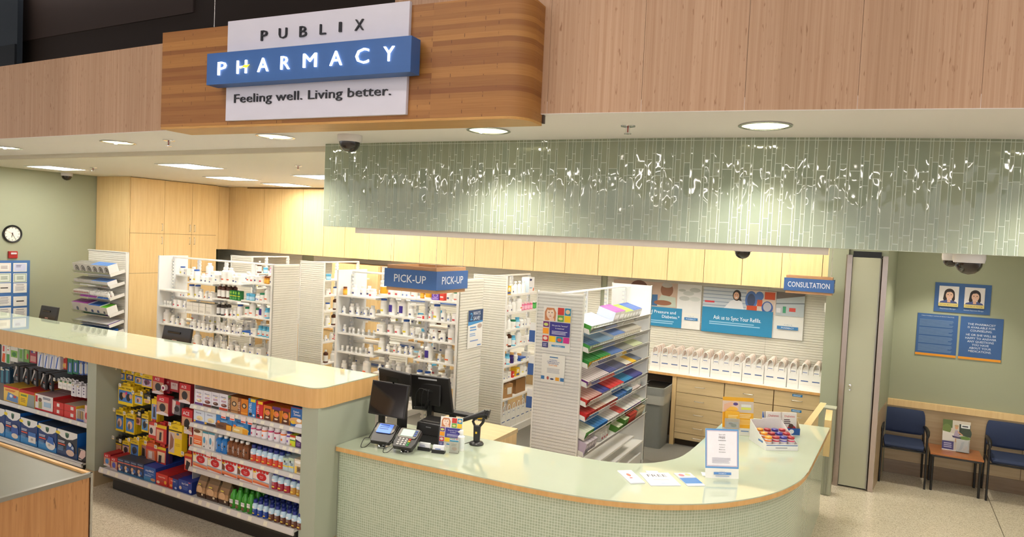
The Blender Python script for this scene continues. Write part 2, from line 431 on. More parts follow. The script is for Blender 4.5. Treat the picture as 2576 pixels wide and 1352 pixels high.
ORD = ['first', 'second', 'third', 'fourth', 'fifth', 'sixth', 'seventh', 'eighth', 'ninth', 'tenth', 'eleventh', 'twelfth', 'thirteenth', 'fourteenth', 'fifteenth', 'sixteenth', 'seventeenth', 'eighteenth', 'nineteenth', 'twentieth'] + ['%dth' % i for i in range(21, 60)]
def rbox(w, d, h, r=0.01, seg=4):
    """rounded rectangle outline, centred"""
    pts = []
    for cx, cy, a0 in ((w / 2 - r, d / 2 - r, 0), (-w / 2 + r, d / 2 - r, 90), (-w / 2 + r, -d / 2 + r, 180), (w / 2 - r, -d / 2 + r, 270)):
        for i in range(seg + 1):
            a = math.radians(a0 + 90 * i / seg); pts.append((cx + r * math.cos(a), cy + r * math.sin(a)))
    return pts
# ------------------------------------------------------------------ the setting
ZS, ZC = 3.57, 3.52            # soffit, pharmacy ceiling
struct('floor', MB().box(-40, -46, -0.05, 30, 16, 0.0, TERRAZZO))
struct('floor_carpet', MB().prism([(-12.35, 5.2), (-2.2, 5.2), (-1.5, 5.5), (-1.1, 5.9), (-0.9, 6.3), (-0.62, 8.9), (-0.62, 9.95), (-12.35, 9.95)], 0.0, 0.006, CARPET), label='dark grey carpet behind the counters')
struct('trim_1', MB().prism([(1.29, 9.9), (1.296, 9.9), (1.246, 5.5), (1.24, 5.5)], 0.0005, 0.002, M((96, 84, 66))), label='thin dark joint strip in the terrazzo floor')
fp = spline([(-13.5, 4.02), (-8, 4.02), (-4.5, 4.02), (-3.0, 4.035), (-2.11, 4.085), (-1.39, 4.185), (-0.69, 4.30), (0.03, 4.44), (0.64, 4.57), (1.5, 4.79), (2.6, 5.12)], 10)
FP = Path(fp)
# fascia: veneer panels, low on the left, tall on the right behind the sign
fas = tag(bpy.data.objects.new('wall_fascia', None), 'tall veneered wood fascia above the pharmacy opening', None, None, 'structure'); link(fas); LOC[fas.name] = Vector((0, 0, 0))
def fasc(s0, s1, z1, name='panel'):
    k = 6; pth = [FP.at(s0 + (s1 - s0) * i / k) for i in range(k + 1)]
    part(name, MB().ribbon(pth, 0.0, 0.04, ZS + 0.003, z1, FASCIA), fas)
tot = FP.l[-1]
s_split = 0
while FP.at(s_split)[0] < -3.2: s_split += 0.02
s = 0.0
while s < s_split - 0.01:
    e = min(s + 1.22, s_split); fasc(s, e - 0.0015, 4.345); s = e
s = s_split
while s < tot - 0.01:
    e = min(s + 0.61, tot); fasc(s, e - 0.002, 5.6); s = e
part('backing', MB().ribbon(fp, 0.041, 0.12, ZS + 0.001, 4.34, M((120, 96, 74))), fas)
# soffit underside and pharmacy ceiling
hp = spline([(-4.72, 5.01), (-3.48, 5.07), (-2.37, 5.15), (-1.41, 5.235), (-0.52, 5.378), (0.17, 5.534), (0.81, 5.706), (1.7, 6.0), (2.6, 6.36)], 10)
HP = Path(hp)
sof = [(x, y + 0.001) for x, y in fp] + [(x, y) for x, y in reversed(offset(hp, 0.1))] + [(-4.6, 5.147), (-13.5, 5.147)]
struct('ceiling_soffit', MB().prism(sof, ZS, ZS + 0.08, wallpaint('soffit_white', (243, 239, 242), 0.8)), label='white soffit between wood fascia and tiled header')
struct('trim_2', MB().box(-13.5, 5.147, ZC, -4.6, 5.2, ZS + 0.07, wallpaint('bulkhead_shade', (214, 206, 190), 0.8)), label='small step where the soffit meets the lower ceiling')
# ceiling with square openings is not needed: the troffers are surface framed just under it
cl_ = [(-12.4, 5.2), (-4.72, 5.2)] + [(x, max(y, 5.2)) for x, y in offset(hp, 0.2) if -4.7 < x < 0.34] + [(0.34, 10.05), (-12.4, 10.05)]
struct('ceiling', MB().prism(cl_, ZC, ZC + 0.05, CEILW))
struct('ceiling_waiting', MB().prism([(-0.02, 5.75), (3.2, 6.8), (6, 8), (6, 10.05), (0.34, 10.05)], 3.1, 3.15, CEILW), label='ceiling over the waiting chairs')
# tiled header: core, tiles, shutter rail
hdr = tag(bpy.data.objects.new('wall_header', None), 'header clad in long sage green glass tiles', None, None, 'structure'); link(hdr); LOC[hdr.name] = Vector((0, 0, 0))
ZH0 = 2.785
grout = wallpaint('grout', (222, 230, 220), 0.7)
part('core', MB().ribbon(hp, 0.0, 0.34, ZH0, ZS, grout), hdr)
rail_pts = [p for p in offset(hp, 0.13) if -4.52 < p[0] < -0.28]
part('shutter_rail', MB().ribbon(rail_pts, 0.0, 0.16, ZH0 - 0.052, ZH0, metal('rail_aluminium', (200, 188, 172), 0.38)), hdr)
module = [(0.066, (.026, .30, .80)), (0.013, (.026, .17, .38, .87)), (0.033, (.026, .21, .43, .75, .94)), (0.021, (.026, .15, .37, .70, .88)), (0.040, (.026, .24, .365, .86)), (0.0125, (.026, .10, .385, .68, .91))]
TC = [(146, 156, 136), (149, 158, 137), (143, 154, 135), (151, 159, 137)]
HLEN = HP.l[-1]; hh = ZS - ZH0; small = MB(); pos = 0.004; rt = random.Random(3); tiles = []
while pos < HLEN - 0.1:
    for w, js in module:
        a = HP.at(pos); b = HP.at(pos + w); nx, ny = (b[1] - a[1]) / w, -(b[0] - a[0]) / w
        cuts = [0.0] + list(js) + [1.0]
        for r in range(len(cuts) - 1):
            z1 = ZS - cuts[r] * hh - 0.0024; z0 = ZS - cuts[r + 1] * hh + 0.0024
            t = 0.0022; e = rt.uniform(-0.0006, 0.0006); g = rt.uniform(-0.0006, 0.0006)
            tiles.append((w * (z1 - z0) / (a[0] * -0.467 + a[1] * 0.884) ** 2 * (1 if -4.8 < a[0] < 0.84 and w > 0.02 else 0.01), TC[rt.randrange(4)],
                [(a[0] + nx * (t + e + g), a[1] + ny * (t + e + g), z0), (b[0] + nx * (t - e + g), b[1] + ny * (t - e + g), z0), (b[0], b[1], z0), (a[0], a[1], z0)],
                [(a[0] + nx * (t + e - g), a[1] + ny * (t + e - g), z1), (b[0] + nx * (t - e - g), b[1] + ny * (t - e - g), z1), (b[0], b[1], z1), (a[0], a[1], z1)]))
        pos += w + 0.005
tiles.sort(key=lambda q: -q[0])
for n_t, (ar, tc_, lo_, up_) in enumerate(tiles):
    if n_t < 300: part('tile', MB().hexa(lo_, up_, glass_tile(tc_)), hdr)
    else: small.hexa(lo_, up_, glass_tile(tc_))
st = part('narrow_tiles', small, hdr); st['kind'] = 'stuff'
# walls
struct('wall_left', MB().box(-12.5, 3.6, 0, -12.4, 10.05, ZC, SAGE))
wb = struct('wall_back', MB().box(-12.4, 9.99, 0, -0.3, 10.05, ZC, SAGE))
def slat(mb, x0, x1, z0, z1, y, mat, pitch=0.033, t=0.012, gap=0.009):
    """grooved slatwall sheet facing -Y"""
    n = max(1, int(round((z1 - z0) / pitch))); p = (z1 - z0) / n
    pts = [(y + 0.002 + t, z0)]
    for i in range(n):
        z = z0 + i * p; pts += [(y + 0.004, z), (y, z + 0.004), (y, z + p - gap), (y + t * 0.8, z + p - gap), (y + t * 0.8, z + p)]
    pts += [(y + 0.002 + t, z1)]
    k = len(mb.v); mb.v += [(x0, a, b) for a, b in pts] + [(x1, a, b) for a, b in pts]; q = len(pts); mm = mb.m(mat)
    for i in range(q - 1): mb.f.append((k + i, k + q + i, k + q + i + 1, k + i + 1)); mb.mi.append(mm)
    mb.f.append((k + q - 1, k + 2 * q - 1, k + q, k)); mb.mi.append(mm)
    return mb
SLATM = M((226, 222, 208), 0.45)
xs = [-12.3, -11.1, -9.9, -9.6, -8.4, -7.2, -6.0, -4.8, -3.72, -3.62, -2.52, -1.3, -0.53]
for a, b in zip(xs, xs[1:]):
    if b - a < 0.35: continue
    part('slatwall_panel', slat(MB(), a + 0.002, b - 0.002, 0.99, 2.26, 9.972, SLATM), wb)
# right end wall, shutter pocket door with steel jambs, angled return, waiting wall
struct('wall_right_end', MB().box(-0.52, 9.02, 0, -0.31, 9.99, ZC, SAGE))
DOORM = wallpaint('shutter_door_paint', (186, 186, 162), 0.45)
dr = tag(bpy.data.objects.new('door_1', None), 'narrow sage pocket door between two steel jambs', None, None, 'structure'); link(dr); LOC[dr.name] = Vector((0, 0, 0))
part('leaf', MB().box(-0.262, 9.0, 0.02, 0.022, 9.04, 2.715, DOORM), dr)
for x in (-0.332, 0.036): part('steel_jamb', MB().prism([(x, 9.0), (x + 0.012, 8.985), (x + 0.066, 8.985), (x + 0.066, 9.058), (x, 9.058)], 0.0, 2.74, metal('jamb_steel', (168, 154, 144), 0.2)), dr)
part('dark_pocket', MB().box(-0.262, 9.05, 0.0, 0.03, 9.12, 2.785, DARK), dr)
part('hinge', MB().box(0.022, 8.99, 0.02, 0.034, 9.02, 2.71, metal('hinge_steel', (150, 146, 138), 0.4)), dr)
lk = part('lock', MB().lathe([(0.001, 0.012), (0.014, 0.01), (0.017, 0.0)], 14, CHROME, (-0.205, 8.99, 1.21), axis='y'), dr, 40)
part('lock', MB().lathe([(0.001, 0.01), (0.01, 0.008), (0.012, 0.0)], 12, CHROME, (-0.206, 8.99, 1.155), axis='y'), dr, 40)
struct('wall_return', MB().prism([(0.1, 9.06), (0.218, 10.0), (0.12, 10.05), (-0.02, 9.12), (-0.31, 9.12), (-0.31, 9.06)], 0, 3.1, SAGE), label='short angled return wall beside the steel jamb')
ww = struct('wall_waiting', MB().box(0.12, 10.0, 0, 8.0, 10.08, 3.1, SAGE), label='sage green wall behind the waiting chairs')
wn = struct('wainscot', MB().box(0.215, 9.975, 0.17, 8.0, 9.999, 0.86, WAINS), label='light wood wainscot behind the chairs')
part('cap_rail', MB().box(0.205, 9.955, 0.86, 8.0, 9.999, 0.945, MAPLE), wn, bevel=0.006)
part('return_panel', MB().prism([(0.108, 9.1), (0.212, 9.955), (0.2, 9.957), (0.096, 9.1)], 0.0, 0.92, WAINS), wn)
part('wainscot_joint', MB().box(1.63, 9.972, 0.17, 1.636, 9.976, 0.86, M((120, 98, 70))), wn)
struct('baseboard_waiting', MB().box(0.215, 9.965, 0, 8.0, 9.999, 0.17, grain('base_laminate', (120, 98, 76), (134, 112, 88), (2, 30, 40), 0.18, 0.02)), label='glossy brown base below the wainscot')
struct('wall_ambient_block', MB().box(3.4, 6.9, 0, 3.5, 9.998, 3.1, SAGE), label='unseen side wall added to block ambient light from the waiting area')  # added out of view to keep ambient light off the waiting area
# store shell above and beyond
UPW = wallpaint('upper_wall_unlit', (50, 36, 29), 0.8); UPW2 = wallpaint('upper_wall_brown', (72, 56, 50), 0.8)  # low albedo of the dark brown stands in for the wall being unlit
us = struct('wall_upper_store', MB().box(-30, 8.0, 3.9, 14, 8.1, 9, UPW), label='upper wall of the store, its lack of light painted dark brown')
part('bay_panel', MB().box(-16.4, 7.97, 6.37, -10.62, 7.999, 9, UPW2), us)
struct('wall_store_left', MB().box(-30, 7.7, 3.9, -15.56, 7.8, 9, wallpaint('upper_wall_slate', (66, 74, 84), 0.8), ), label='slate grey upper wall at far left')
part('skirt', MB().box(-30, 7.66, 3.9, -15.57, 7.7, 6.2, wallpaint('slate_dark', (46, 50, 56), 0.8)), bpy.data.objects['wall_store_left'])
struct('wall_store_roof_deck', MB().box(-13.4, 5.3, 4.0, 3, 7.95, 4.05, M((70, 62, 56), 0.9)), label='dark deck above the pharmacy ceiling')
struct('ceiling_store', MB().box(-40, -46, 7.25, 30, 7.65, 7.35, M((70, 62, 58), 0.9)), label='high dark ceiling of the sales floor')
# ------------------------------------------------------------------ lamps and ceiling fittings
LENS = emit('troffer_lens', (255, 250, 240), TROFFER_E)
SLENS = emit('store_lens', (255, 245, 238), STORE_E)
BULB = emit('downlight_bulb', (255, 248, 232), 25.0)
trof_proto = None
def troffer(x, y, label, w=0.66, d=0.6):
    t = thing('ceiling_troffer', label, 'ceiling light', (x, y, ZC), 0, 'recessed ceiling lights over the pharmacy')
    f = MB(); a, b, fr = w / 2, d / 2, 0.03
    for q in ((-a, -b, a, -b + fr), (-a, b - fr, a, b), (-a, -b + fr, -a + fr, b - fr), (a - fr, -b + fr, a, b - fr)): f.box(q[0], q[1], -0.012, q[2], q[3], -0.0005, WHITE)
    part('frame', f, t); part('lens', MB().box(-a + fr, -b + fr, -0.009, a - fr, b - fr, -0.001, LENS), t)
tp = []
for (x, y), lb in (((-11.27, 6.15), 'square light panel nearest the green wall'), ((-8.15, 6.15), 'square light panel in the front row, left of the tiled header'), ((-9.33, 7.8), 'square light panel in the middle row above the white shelving'),
                   ((-9.3, 8.95), 'square light panel closest to the back left cabinets')): troffer(x, y, 'lit ' + lb)
for i, (x, y) in enumerate([(-7.4, 8.95), (-5.0, 6.2), (-5.0, 7.8), (-2.9, 6.4), (-2.9, 8.2), (-7.2, 7.6), (-1.2, 7.4), (-1.2, 8.8)]):
    troffer(x, y, 'lit square light panel hidden behind the tiled header, ' + ORD[i] + ' of them')
def downlight(px, py, label):
    p = atz(px, py, ZS); t = thing('downlight', label, 'ceiling light', (p.x, p.y, ZS), 0, 'round downlights in the soffit')
    part('trim_ring', MB().lathe([(0.150, -0.001), (0.168, -0.001), (0.170, -0.006), (0.156, -0.010), (0.148, -0.006)], 32, CHROME, caps=False), t, 50)
    part('reflector', MB().lathe([(0.002, -0.0015), (0.150, -0.0015)], 32, emit('downlight_reflector_glow', (236, 232, 206), 0.42)), t)  # emission put in for the lamp light that falls on the reflector
    for k, (u, v) in enumerate(((0, -0.02), (-0.085, 0.03), (0.085, 0.03))): part('lamp', MB().lathe([(0.001, -0.016), (0.014, -0.012), (0.018, -0.002)], 12, BULB, (u, v, 0)), t, 50)
    l = bpy.data.lights.new('downlight_beam', 'SPOT'); l.energy = DOWN_W; l.spot_size = math.radians(128); l.spot_blend = 0.7; l.shadow_soft_size = 0.1; l.color = (1, 0.93, 0.82)
    lo = bpy.data.objects.new('downlight_beam', l); link(lo, t); lo.location = (0, 0, -0.03)
for px, py, lb in ((15, 371, 'small round downlight at the far left end of the soffit'), (297, 358, 'round downlight second from the left in the soffit'), (693, 343, 'round downlight left of the dome camera in the soffit'),
                   (1229, 328, 'round downlight over the left part of the green tiles'), (1925, 316, 'round downlight over the right part of the green tiles'), (2830, 312, 'round downlight at the right end of the soffit')): downlight(px, py, lb)
def sprinkler(loc, label, s=1.0, rec=0.0):
    t = thing('sprinkler', label, 'sprinkler', loc, 0, 'ceiling sprinklers')
    part('escutcheon', MB().lathe([(0.052 * s, 0.0), (0.05 * s, -0.006 * s), (0.02 * s, -0.012 * s)], 20, CHROME), t, 40)
    part('frame_arm', MB().box(-0.014 * s, -0.004 * s, -0.05 * s, -0.008 * s, 0.004 * s, -0.008 * s, CHROME).box(0.008 * s, -0.004 * s, -0.05 * s, 0.014 * s, 0.004 * s, -0.008 * s, CHROME), t)
    part('bulb', MB().lathe([(0.004 * s, -0.045 * s), (0.004 * s, -0.01 * s)], 8, M((190, 40, 30))), t)
    part('deflector', MB().lathe([(0.026 * s, -0.056 * s), (0.026 * s, -0.05 * s)], 12, CHROME), t)
for p, lb, s in ((atz(425, 353, ZS), 'small sprinkler head between the two left downlights', 1.1), (atz(1580, 317, ZS), 'sprinkler head in the soffit above the middle of the green tiles', 1.0),
                 (atz(235, 422, ZC), 'tiny sprinkler beside the leftmost lit ceiling panel', 0.9), (atz(750, 417, ZC), 'tiny sprinkler in the ceiling left of the green tiles', 0.9), (atz(716, 463, ZC), 'tiny sprinkler near the back left cabinets', 0.9)): sprinkler(p, lb, s)
SMOKE = M((46, 38, 36), 0.08, 0, 0.5)
def dome(loc, r, label, bh=0.05):
    t = thing('dome_camera', label, 'security camera', loc, 0, 'ceiling dome cameras')
    part('mount', MB().lathe([(r * 1.18, 0.0), (r * 1.2, -bh * 0.5), (r * 1.12, -bh)], 28, M((236, 232, 236), 0.35)), t, 40)
    part('dome', MB().lathe([(r, -bh), (r * 0.97, -bh - r * 0.3), (r * 0.8, -bh - r * 0.62), (r * 0.5, -bh - r * 0.87), (0.001, -bh - r)], 28, SMOKE), t, 60)
    part('lens', MB().lathe([(r * 0.45, 0), (r * 0.45, -r * 0.3)], 12, DARK, (0, 0, -bh - 0.001)), t)
dome((-4.06, 4.6, ZS), 0.088, 'white and black dome camera on the soffit at left end of tiles', 0.06)
dome(atz(168, 436, ZC), 0.075, 'small dome camera by the green wall near the ceiling')
dome((0.57, 5.88, ZH0), 0.085, 'large dome camera hanging under the tiles above waiting chairs', 0.06)
dome((0.47, 6.02, ZH0), 0.048, 'small dome camera half hidden beside the large one', 0.05)
dome((-0.93, 5.56, 2.785), 0.058, 'small dome camera under the tiled header rail', 0.055)
# fixtures of the sales floor (above and behind the viewpoint), two rows of long lamps
for r, y in enumerate((0.4, -3.5, -7.5)):
    for c, x in enumerate((-13.5, -9.0, -4.5, 0.0, 4.5)):
        if c == 0 or c == 1 and r < 2: continue
        t = thing('store_light', 'long pendant lamp over the sales floor, row %s, %s from left' % (ORD[r], ORD[c]), 'ceiling light', (x, y, 6.5), 0, 'long lamps over the sales floor')
        part('housing', MB().box(-1.2, -0.12, 0.0, 1.2, 0.12, 0.08, WHITE), t); part('lens', MB().box(-1.18, -0.1, -0.02, 1.18, 0.1, -0.001, SLENS), t)
        part('hanger', MB().tube([(-0.8, 0, 0.08), (-0.8, 0, 0.74)], 0.006, STEEL, 6), t); part('hanger', MB().tube([(0.8, 0, 0.08), (0.8, 0, 0.74)], 0.006, STEEL, 6), t)
far_me = MB().box(-1.2, -0.3, 0.0, 1.2, 0.3, 0.08, WHITE).box(-1.18, -0.2, -0.05, 1.18, 0.2, -0.001, SLENS).tube([(0, 0, 0.08), (0, 0, 0.74)], 0.006, STEEL, 6).mesh('store_light')
for r, y in enumerate((-14, -22, -31, -40)):
    for c in range(9):
        o = bpy.data.objects.new('store_light', far_me); link(o); o.location = (-27 + c * 5.6, y, 6.5)
        tag(o, 'distant long lamp over the sales floor, back row %s, %s from left' % (ORD[r], ORD[c]), 'ceiling light', 'long lamps over the sales floor')
l = bpy.data.lights.new('waiting_downlight_beam', 'SPOT'); l.energy = 48; l.spot_size = math.radians(95); l.spot_blend = 0.5; l.shadow_soft_size = 0.06; l.color = (1, 0.92, 0.78)
wt = thing('waiting_downlight', 'round downlight over the waiting chairs, hidden by the tiled header', 'ceiling light', (0.75, 9.25, 3.1))
part('trim_ring', MB().lathe([(0.10, -0.001), (0.12, -0.001), (0.118, -0.008), (0.1, -0.006)], 24, WHITE, caps=False), wt, 40)
part('lamp', MB().lathe([(0.001, -0.01), (0.06, -0.006), (0.09, -0.001)], 20, BULB), wt, 40)
lo = bpy.data.objects.new('waiting_downlight_beam', l); link(lo, wt); lo.location = (0, 0, -0.03)

# ------------------------------------------------------------------ hanging sign of bamboo
SA = math.radians(4.0); S0 = Vector((-5.15, 3.6, 0)); SD = Vector((math.cos(SA), math.sin(SA), 0)); SN = Vector((math.sin(SA), -math.cos(SA), 0))
def onsign(px, py, off=0.0):
    d = ray(px, py); o = Vector((0, 0, CAMZ)); p0 = S0 + SN * off
    t = (p0 - o).dot(SN) / d.dot(SN); h = o + d * t
    return ((h - S0).dot(SD), h.z)
sg = thing('pharmacy_sign', 'large bamboo sign with white panel and blue lettered bar', 'sign', tuple(S0), SA)
sl, sb = onsign(404, 315); st_ = onsign(412, 82)[1]; srt = onsign(1318, 284)[0]; Z0 = 3.515; Z1 = 4.262
R_ = 0.16; dep = 0.3
out = [(0.0, 0.0), (srt - R_, 0.0)] + [(srt - R_ + R_ * math.sin(a), R_ - R_ * math.cos(a)) for a in [PI / 2 * i / 10 for i in range(1, 11)]] + [(srt, dep), (0.0, dep)]
bd = part('board', MB().prism(out, Z0, Z1, BAMBOO), sg, 30)
part('board_underside', MB().prism([(x, y + 0.002) for x, y in out], Z0 - 0.018, Z0 - 0.0005, grain('bamboo_edge', (190, 140, 70), (206, 156, 84), (4, 60, 60), 0.4)), sg, 30)
part('end_strip', MB().box(srt - 0.004, dep + 0.001, Z0, srt + 0.012, dep + 0.03, Z1 + 0.4, M((74, 58, 48))), sg)
wl = onsign(570, 180, .03)[0]; wr = onsign(1026, 140, .03)[0]; w0 = (onsign(565, 305, .03)[1] + onsign(1022, 287, .03)[1]) / 2; w1 = (onsign(575, 55, .03)[1] + onsign(1030, 0, .03)[1]) / 2
part('white_panel', MB().box(wl, -0.03, w0, wr, -0.001, w1, M((222, 220, 234), 0.4)), sg, bevel=0.003)
bl = onsign(520, 175, .14)[0]; br_ = onsign(1034, 135, .14)[0]; b0 = (onsign(520, 213, .14)[1] + onsign(1033, 182, .14)[1]) / 2; b1 = (onsign(520, 137, .14)[1] + onsign(1035, 87, .14)[1]) / 2
bar = part('blue_bar', MB().box(bl, -0.14, b0, br_, -0.031, b1, M((58, 104, 172), 0.45)), sg, bevel=0.002)
LET = emit('lit_letter', (250, 252, 255), 1.6); INK = M((30, 30, 38), 0.4)
def letters(parent, txt, cx, bz, hgt, y, mat, ext=0.006, name='letter', width=None):
    vs, fs = glyphs(txt, 0.5); sc = hgt / 0.72; xs = [p[0] for p in vs]; sx = sc if not width else width / (max(xs) - min(xs)); c = (max(xs) + min(xs)) / 2
    mb = MB(); mb.v = [((p[0] - c) * sx + cx, y - (p[2] + 0.5) * ext, p[1] * sc + bz) for p in vs]; mb.f = list(fs); mb.mi = [0] * len(fs); mb.mats = [mat]
    return part(name, mb, parent)
for ch, x0, x1, y0, y1 in (('P', 658, 674, 76, 103), ('U', 703, 723, 70, 97), ('B', 755, 773, 65, 93), ('L', 806, 821, 60, 87), ('I', 854, 860, 55, 81), ('X', 894, 916, 48, 77)):
    a = onsign((x0 + x1) / 2, y1, .031); b = onsign((x0 + x1) / 2, y0, .031); wd = onsign(x1, (y0 + y1) / 2, .031)[0] - onsign(x0, (y0 + y1) / 2, .031)[0]
    letters(sg, ch, a[0], a[1], b[1] - a[1], -0.031, INK, 0.012, width=wd)
for ch, x0, x1, y0, y1 in (('P', 383, 437, 398, 487), ('H', 506, 570, 388, 477), ('A', 640, 710, 372, 465), ('R', 790, 848, 360, 450), ('M', 935, 1022, 342, 437), ('A', 1108, 1187, 327, 425), ('C', 1274, 1360, 310, 412), ('Y', 1455, 1525, 297, 397)):
    x0, x1, y0, y1 = 400 + x0 / 2.576, 400 + x1 / 2.576, y0 / 2.576, y1 / 2.576
    a = onsign((x0 + x1) / 2, y1, .141); b = onsign((x0 + x1) / 2, y0, .141); wd = onsign(x1, (y0 + y1) / 2, .141)[0] - onsign(x0, (y0 + y1) / 2, .141)[0]
    letters(bar, ch, a[0], a[1], b[1] - a[1], -0.141, LET, 0.008, width=wd)
u, v = onsign(617, 168, .15)
part('yellow_swoosh', MB().hexa([(u - 0.045, -0.1495, v - 0.012), (u - 0.015, -0.1495, v - 0.002), (u + 0.012, -0.1495, v - 0.01), (u + 0.042, -0.1495, v + 0.014), (u + 0.02, -0.1495, v + 0.012), (u - 0.008, -0.1495, v + 0.014)][::-1],
     [(u - 0.045, -0.153, v - 0.012), (u - 0.015, -0.153, v - 0.002), (u + 0.012, -0.153, v - 0.01), (u + 0.042, -0.153, v + 0.014), (u + 0.02, -0.153, v + 0.012), (u - 0.008, -0.153, v + 0.014)][::-1], emit('swoosh_yellow', (246, 196, 40), 1.0)), bar)
a = onsign(590, 260, .031); b = onsign(984, 239, .031)
vs, fs = glyphs('Feeling well. Living better.', 0.5)
par = list(range(len(vs)))
def fnd(i):
    while par[i] != i: par[i] = par[par[i]]; i = par[i]
    return i
for f in fs:
    for i in f[1:]: par[fnd(f[0])] = fnd(i)
isl = {}
for i in range(len(vs)): isl.setdefault(fnd(i), []).append(i)
spans = sorted([min(vs[i][0] for i in g), max(vs[i][0] for i in g), g] for g in isl.values()); chars = []
for s_ in spans:
    if chars and s_[0] < chars[-1][1] - 0.005: chars[-1][1] = max(chars[-1][1], s_[1]); chars[-1][2] = chars[-1][2] + s_[2]
    else: chars.append(s_)
xa_, xb_ = spans[0][0], max(q[1] for q in spans); sx_l = (b[0] - a[0]) / (xb_ - xa_); sz_l = 0.066 / 0.72
for q in chars:
    ids = {i: n for n, i in enumerate(q[2])}; mb = MB()
    mb.v = [(a[0] + (vs[i][0] - xa_) * sx_l, -0.031 - (vs[i][2] + .5) * .008, (a[1] + b[1]) / 2 + vs[i][1] * sz_l) for i in q[2]]; mb.f = [tuple(ids[i] for i in f) for f in fs if f[0] in ids]; mb.mi = [0] * len(mb.f); mb.mats = [INK]
    part('letter', mb, sg)
for px, py in ((500, 66), (1240, -40)):
    u = onsign(px, py)[0]
    part('hanging_wire', MB().tube([(u, 0.15, Z1), (u, 0.15, 7.24)], 0.004, STEEL, 6), sg); part('wire_eye', MB().lathe([(0.02, 0), (0.02, 0.012), (0.006, 0.03)], 10, CHROME, (u, 0.15, Z1)), sg, 40)
# ------------------------------------------------------------------ tall ledge counter with display bays
YP = 4.236; XE = -3.971; ZT = 1.455
hc = thing('ledge_counter', 'long tall counter with pale green glass top and maple apron', 'counter', (-5.5, 4.6, 0))
r = 0.11; plan = [(-12.38, 4.205), (-3.955 - r, 4.205)] + [(-3.955 - r + r * math.sin(a), 4.205 + r - r * math.cos(a)) for a in [PI / 2 * i / 8 for i in range(1, 9)]] + [(-3.955, 4.975), (-12.38, 4.975)]
part('glass_top', MB().prism(plan, ZT - 0.008, ZT, COUNTERGLASS), hc, 30, world=True)
part('maple_apron', MB().prism(plan, 1.284, ZT - 0.0085, MAPLE_H), hc, 30, world=True)
part('end_panel', MB().box(-4.148, YP, 0.0, XE, 4.97, 1.2835, SAGE2), hc, world=True)
part('pilaster', MB().box(-7.139, YP, 0.0, -6.989, 4.97, 1.2835, SAGE2), hc, world=True)
part('back_panel', MB().box(-12.38, 4.9, 0.0, -4.15, 4.968, 1.2835, M((60, 62, 62))), hc, world=True)
TAN = wallpaint('cove_base', (176, 158, 122), 0.5)
part('base_trim', MB().box(-7.143, YP - 0.006, 0.0, -6.983, 4.9, 0.16, TAN), hc, world=True)
part('base_trim', MB().box(-4.154, YP - 0.006, 0.0, XE + 0.006, 4.5, 0.13, TAN), hc, world=True)
# right bay fixture
RAILM = M((214, 210, 204), 0.3); DECKM = M((222, 220, 214), 0.4)
def price_rail(parent, x0, x1, y, z, h=0.04, tags=(), red=()):
    o = part('price_rail', MB().prismx([(y + 0.012, z - h), (y - 0.002, z - h), (y - 0.008, z - h * 0.8), (y + 0.006, z), (y + 0.012, z)], x0, x1, RAILM), parent, world=True)
    for i, t in enumerate(tags):
        xx = x0 + (x1 - x0) * t
        part('price_tag', MB().hexa([(xx - 0.022, y - 0.0075, z - h * 0.75), (xx + 0.022, y - 0.0075, z - h * 0.75), (xx + 0.022, y - 0.006, z - h * 0.75), (xx - 0.022, y - 0.006, z - h * 0.75)],
             [(xx - 0.022, y + 0.002, z - h * 0.14), (xx + 0.022, y + 0.002, z - h * 0.14), (xx + 0.022, y + 0.004, z - h * 0.14), (xx - 0.022, y + 0.004, z - h * 0.14)], M((238, 234, 214))), o)
    for t in red:
        xx = x0 + (x1 - x0) * t
        part('sale_tag', MB().box(xx - 0.03, y - 0.012, z - h - 0.02, xx + 0.03, y - 0.0105, z - 0.004, M((236, 220, 214)), ).prints([('R', 0.05, 0.1, .95, .3, (220, 70, 50))], xx - 0.03, z - h - 0.02, 0.06, h + 0.016, y - 0.0125), o)
    return o
fx = thing('display_shelving', 'white shelving with peg hooks built into the tall counter front', 'shelving', (-5.6, 4.5, 0))
part('base_kick', MB().prism(rbox(2.68, 0.55, 0, 0.06), 0.0, 0.155, M((34, 31, 29), 0.35)), fx, 40, loc=(-5.5 + 5.6, 4.585 - 4.5, 0))
part('base_deck', MB().box(-6.82, 4.19, 0.217, -4.16, 4.89, 0.235, DECKM), fx, world=True)
part('deck_front', MB().box(-6.81, 4.215, 0.155, -4.16, 4.25, 0.217, BLACK), fx, world=True)
price_rail(fx, -6.83, -4.155, 4.185, 0.25, 0.055, [.02, .06, .11, .19, .30, .38, .46, .53, .57, .61, .67, .71, .76, .81, .88])
part('peg_back', MB().box(-6.98, 4.87, 0.25, -5.56, 4.895, 1.28, M((72, 72, 74))), fx, world=True)
part('shelf_back', MB().box(-5.56, 4.87, 0.25, -4.15, 4.895, 1.28, M((150, 150, 154))), fx, world=True)
part('shelf_divider', MB().box(-5.572, 4.3, 0.27, -5.564, 4.87, 1.27, M((190, 190, 190))), fx, world=True)
SHZ = [1.075, 0.902, 0.679, 0.483]
for i, z in enumerate(SHZ):
    part('shelf', MB().box(-5.56, 4.262, z - 0.02, -4.15, 4.87, z, DECKM), fx, world=True)
    price_rail(fx, -5.56, -4.15, 4.25, z + 0.004, 0.04, [[.05, .12, .19, .27, .36, .44, .52, .60, .67, .75, .83, .91], [.06, .15, .25, .37, .8, .86, .91, .96], [.06, .14, .22, .5, .68, .8, .92], [.06, .28, .5, .66, .84]][i],
               [[.33, .41, .51, .57], [], [.2, .3], []][i])
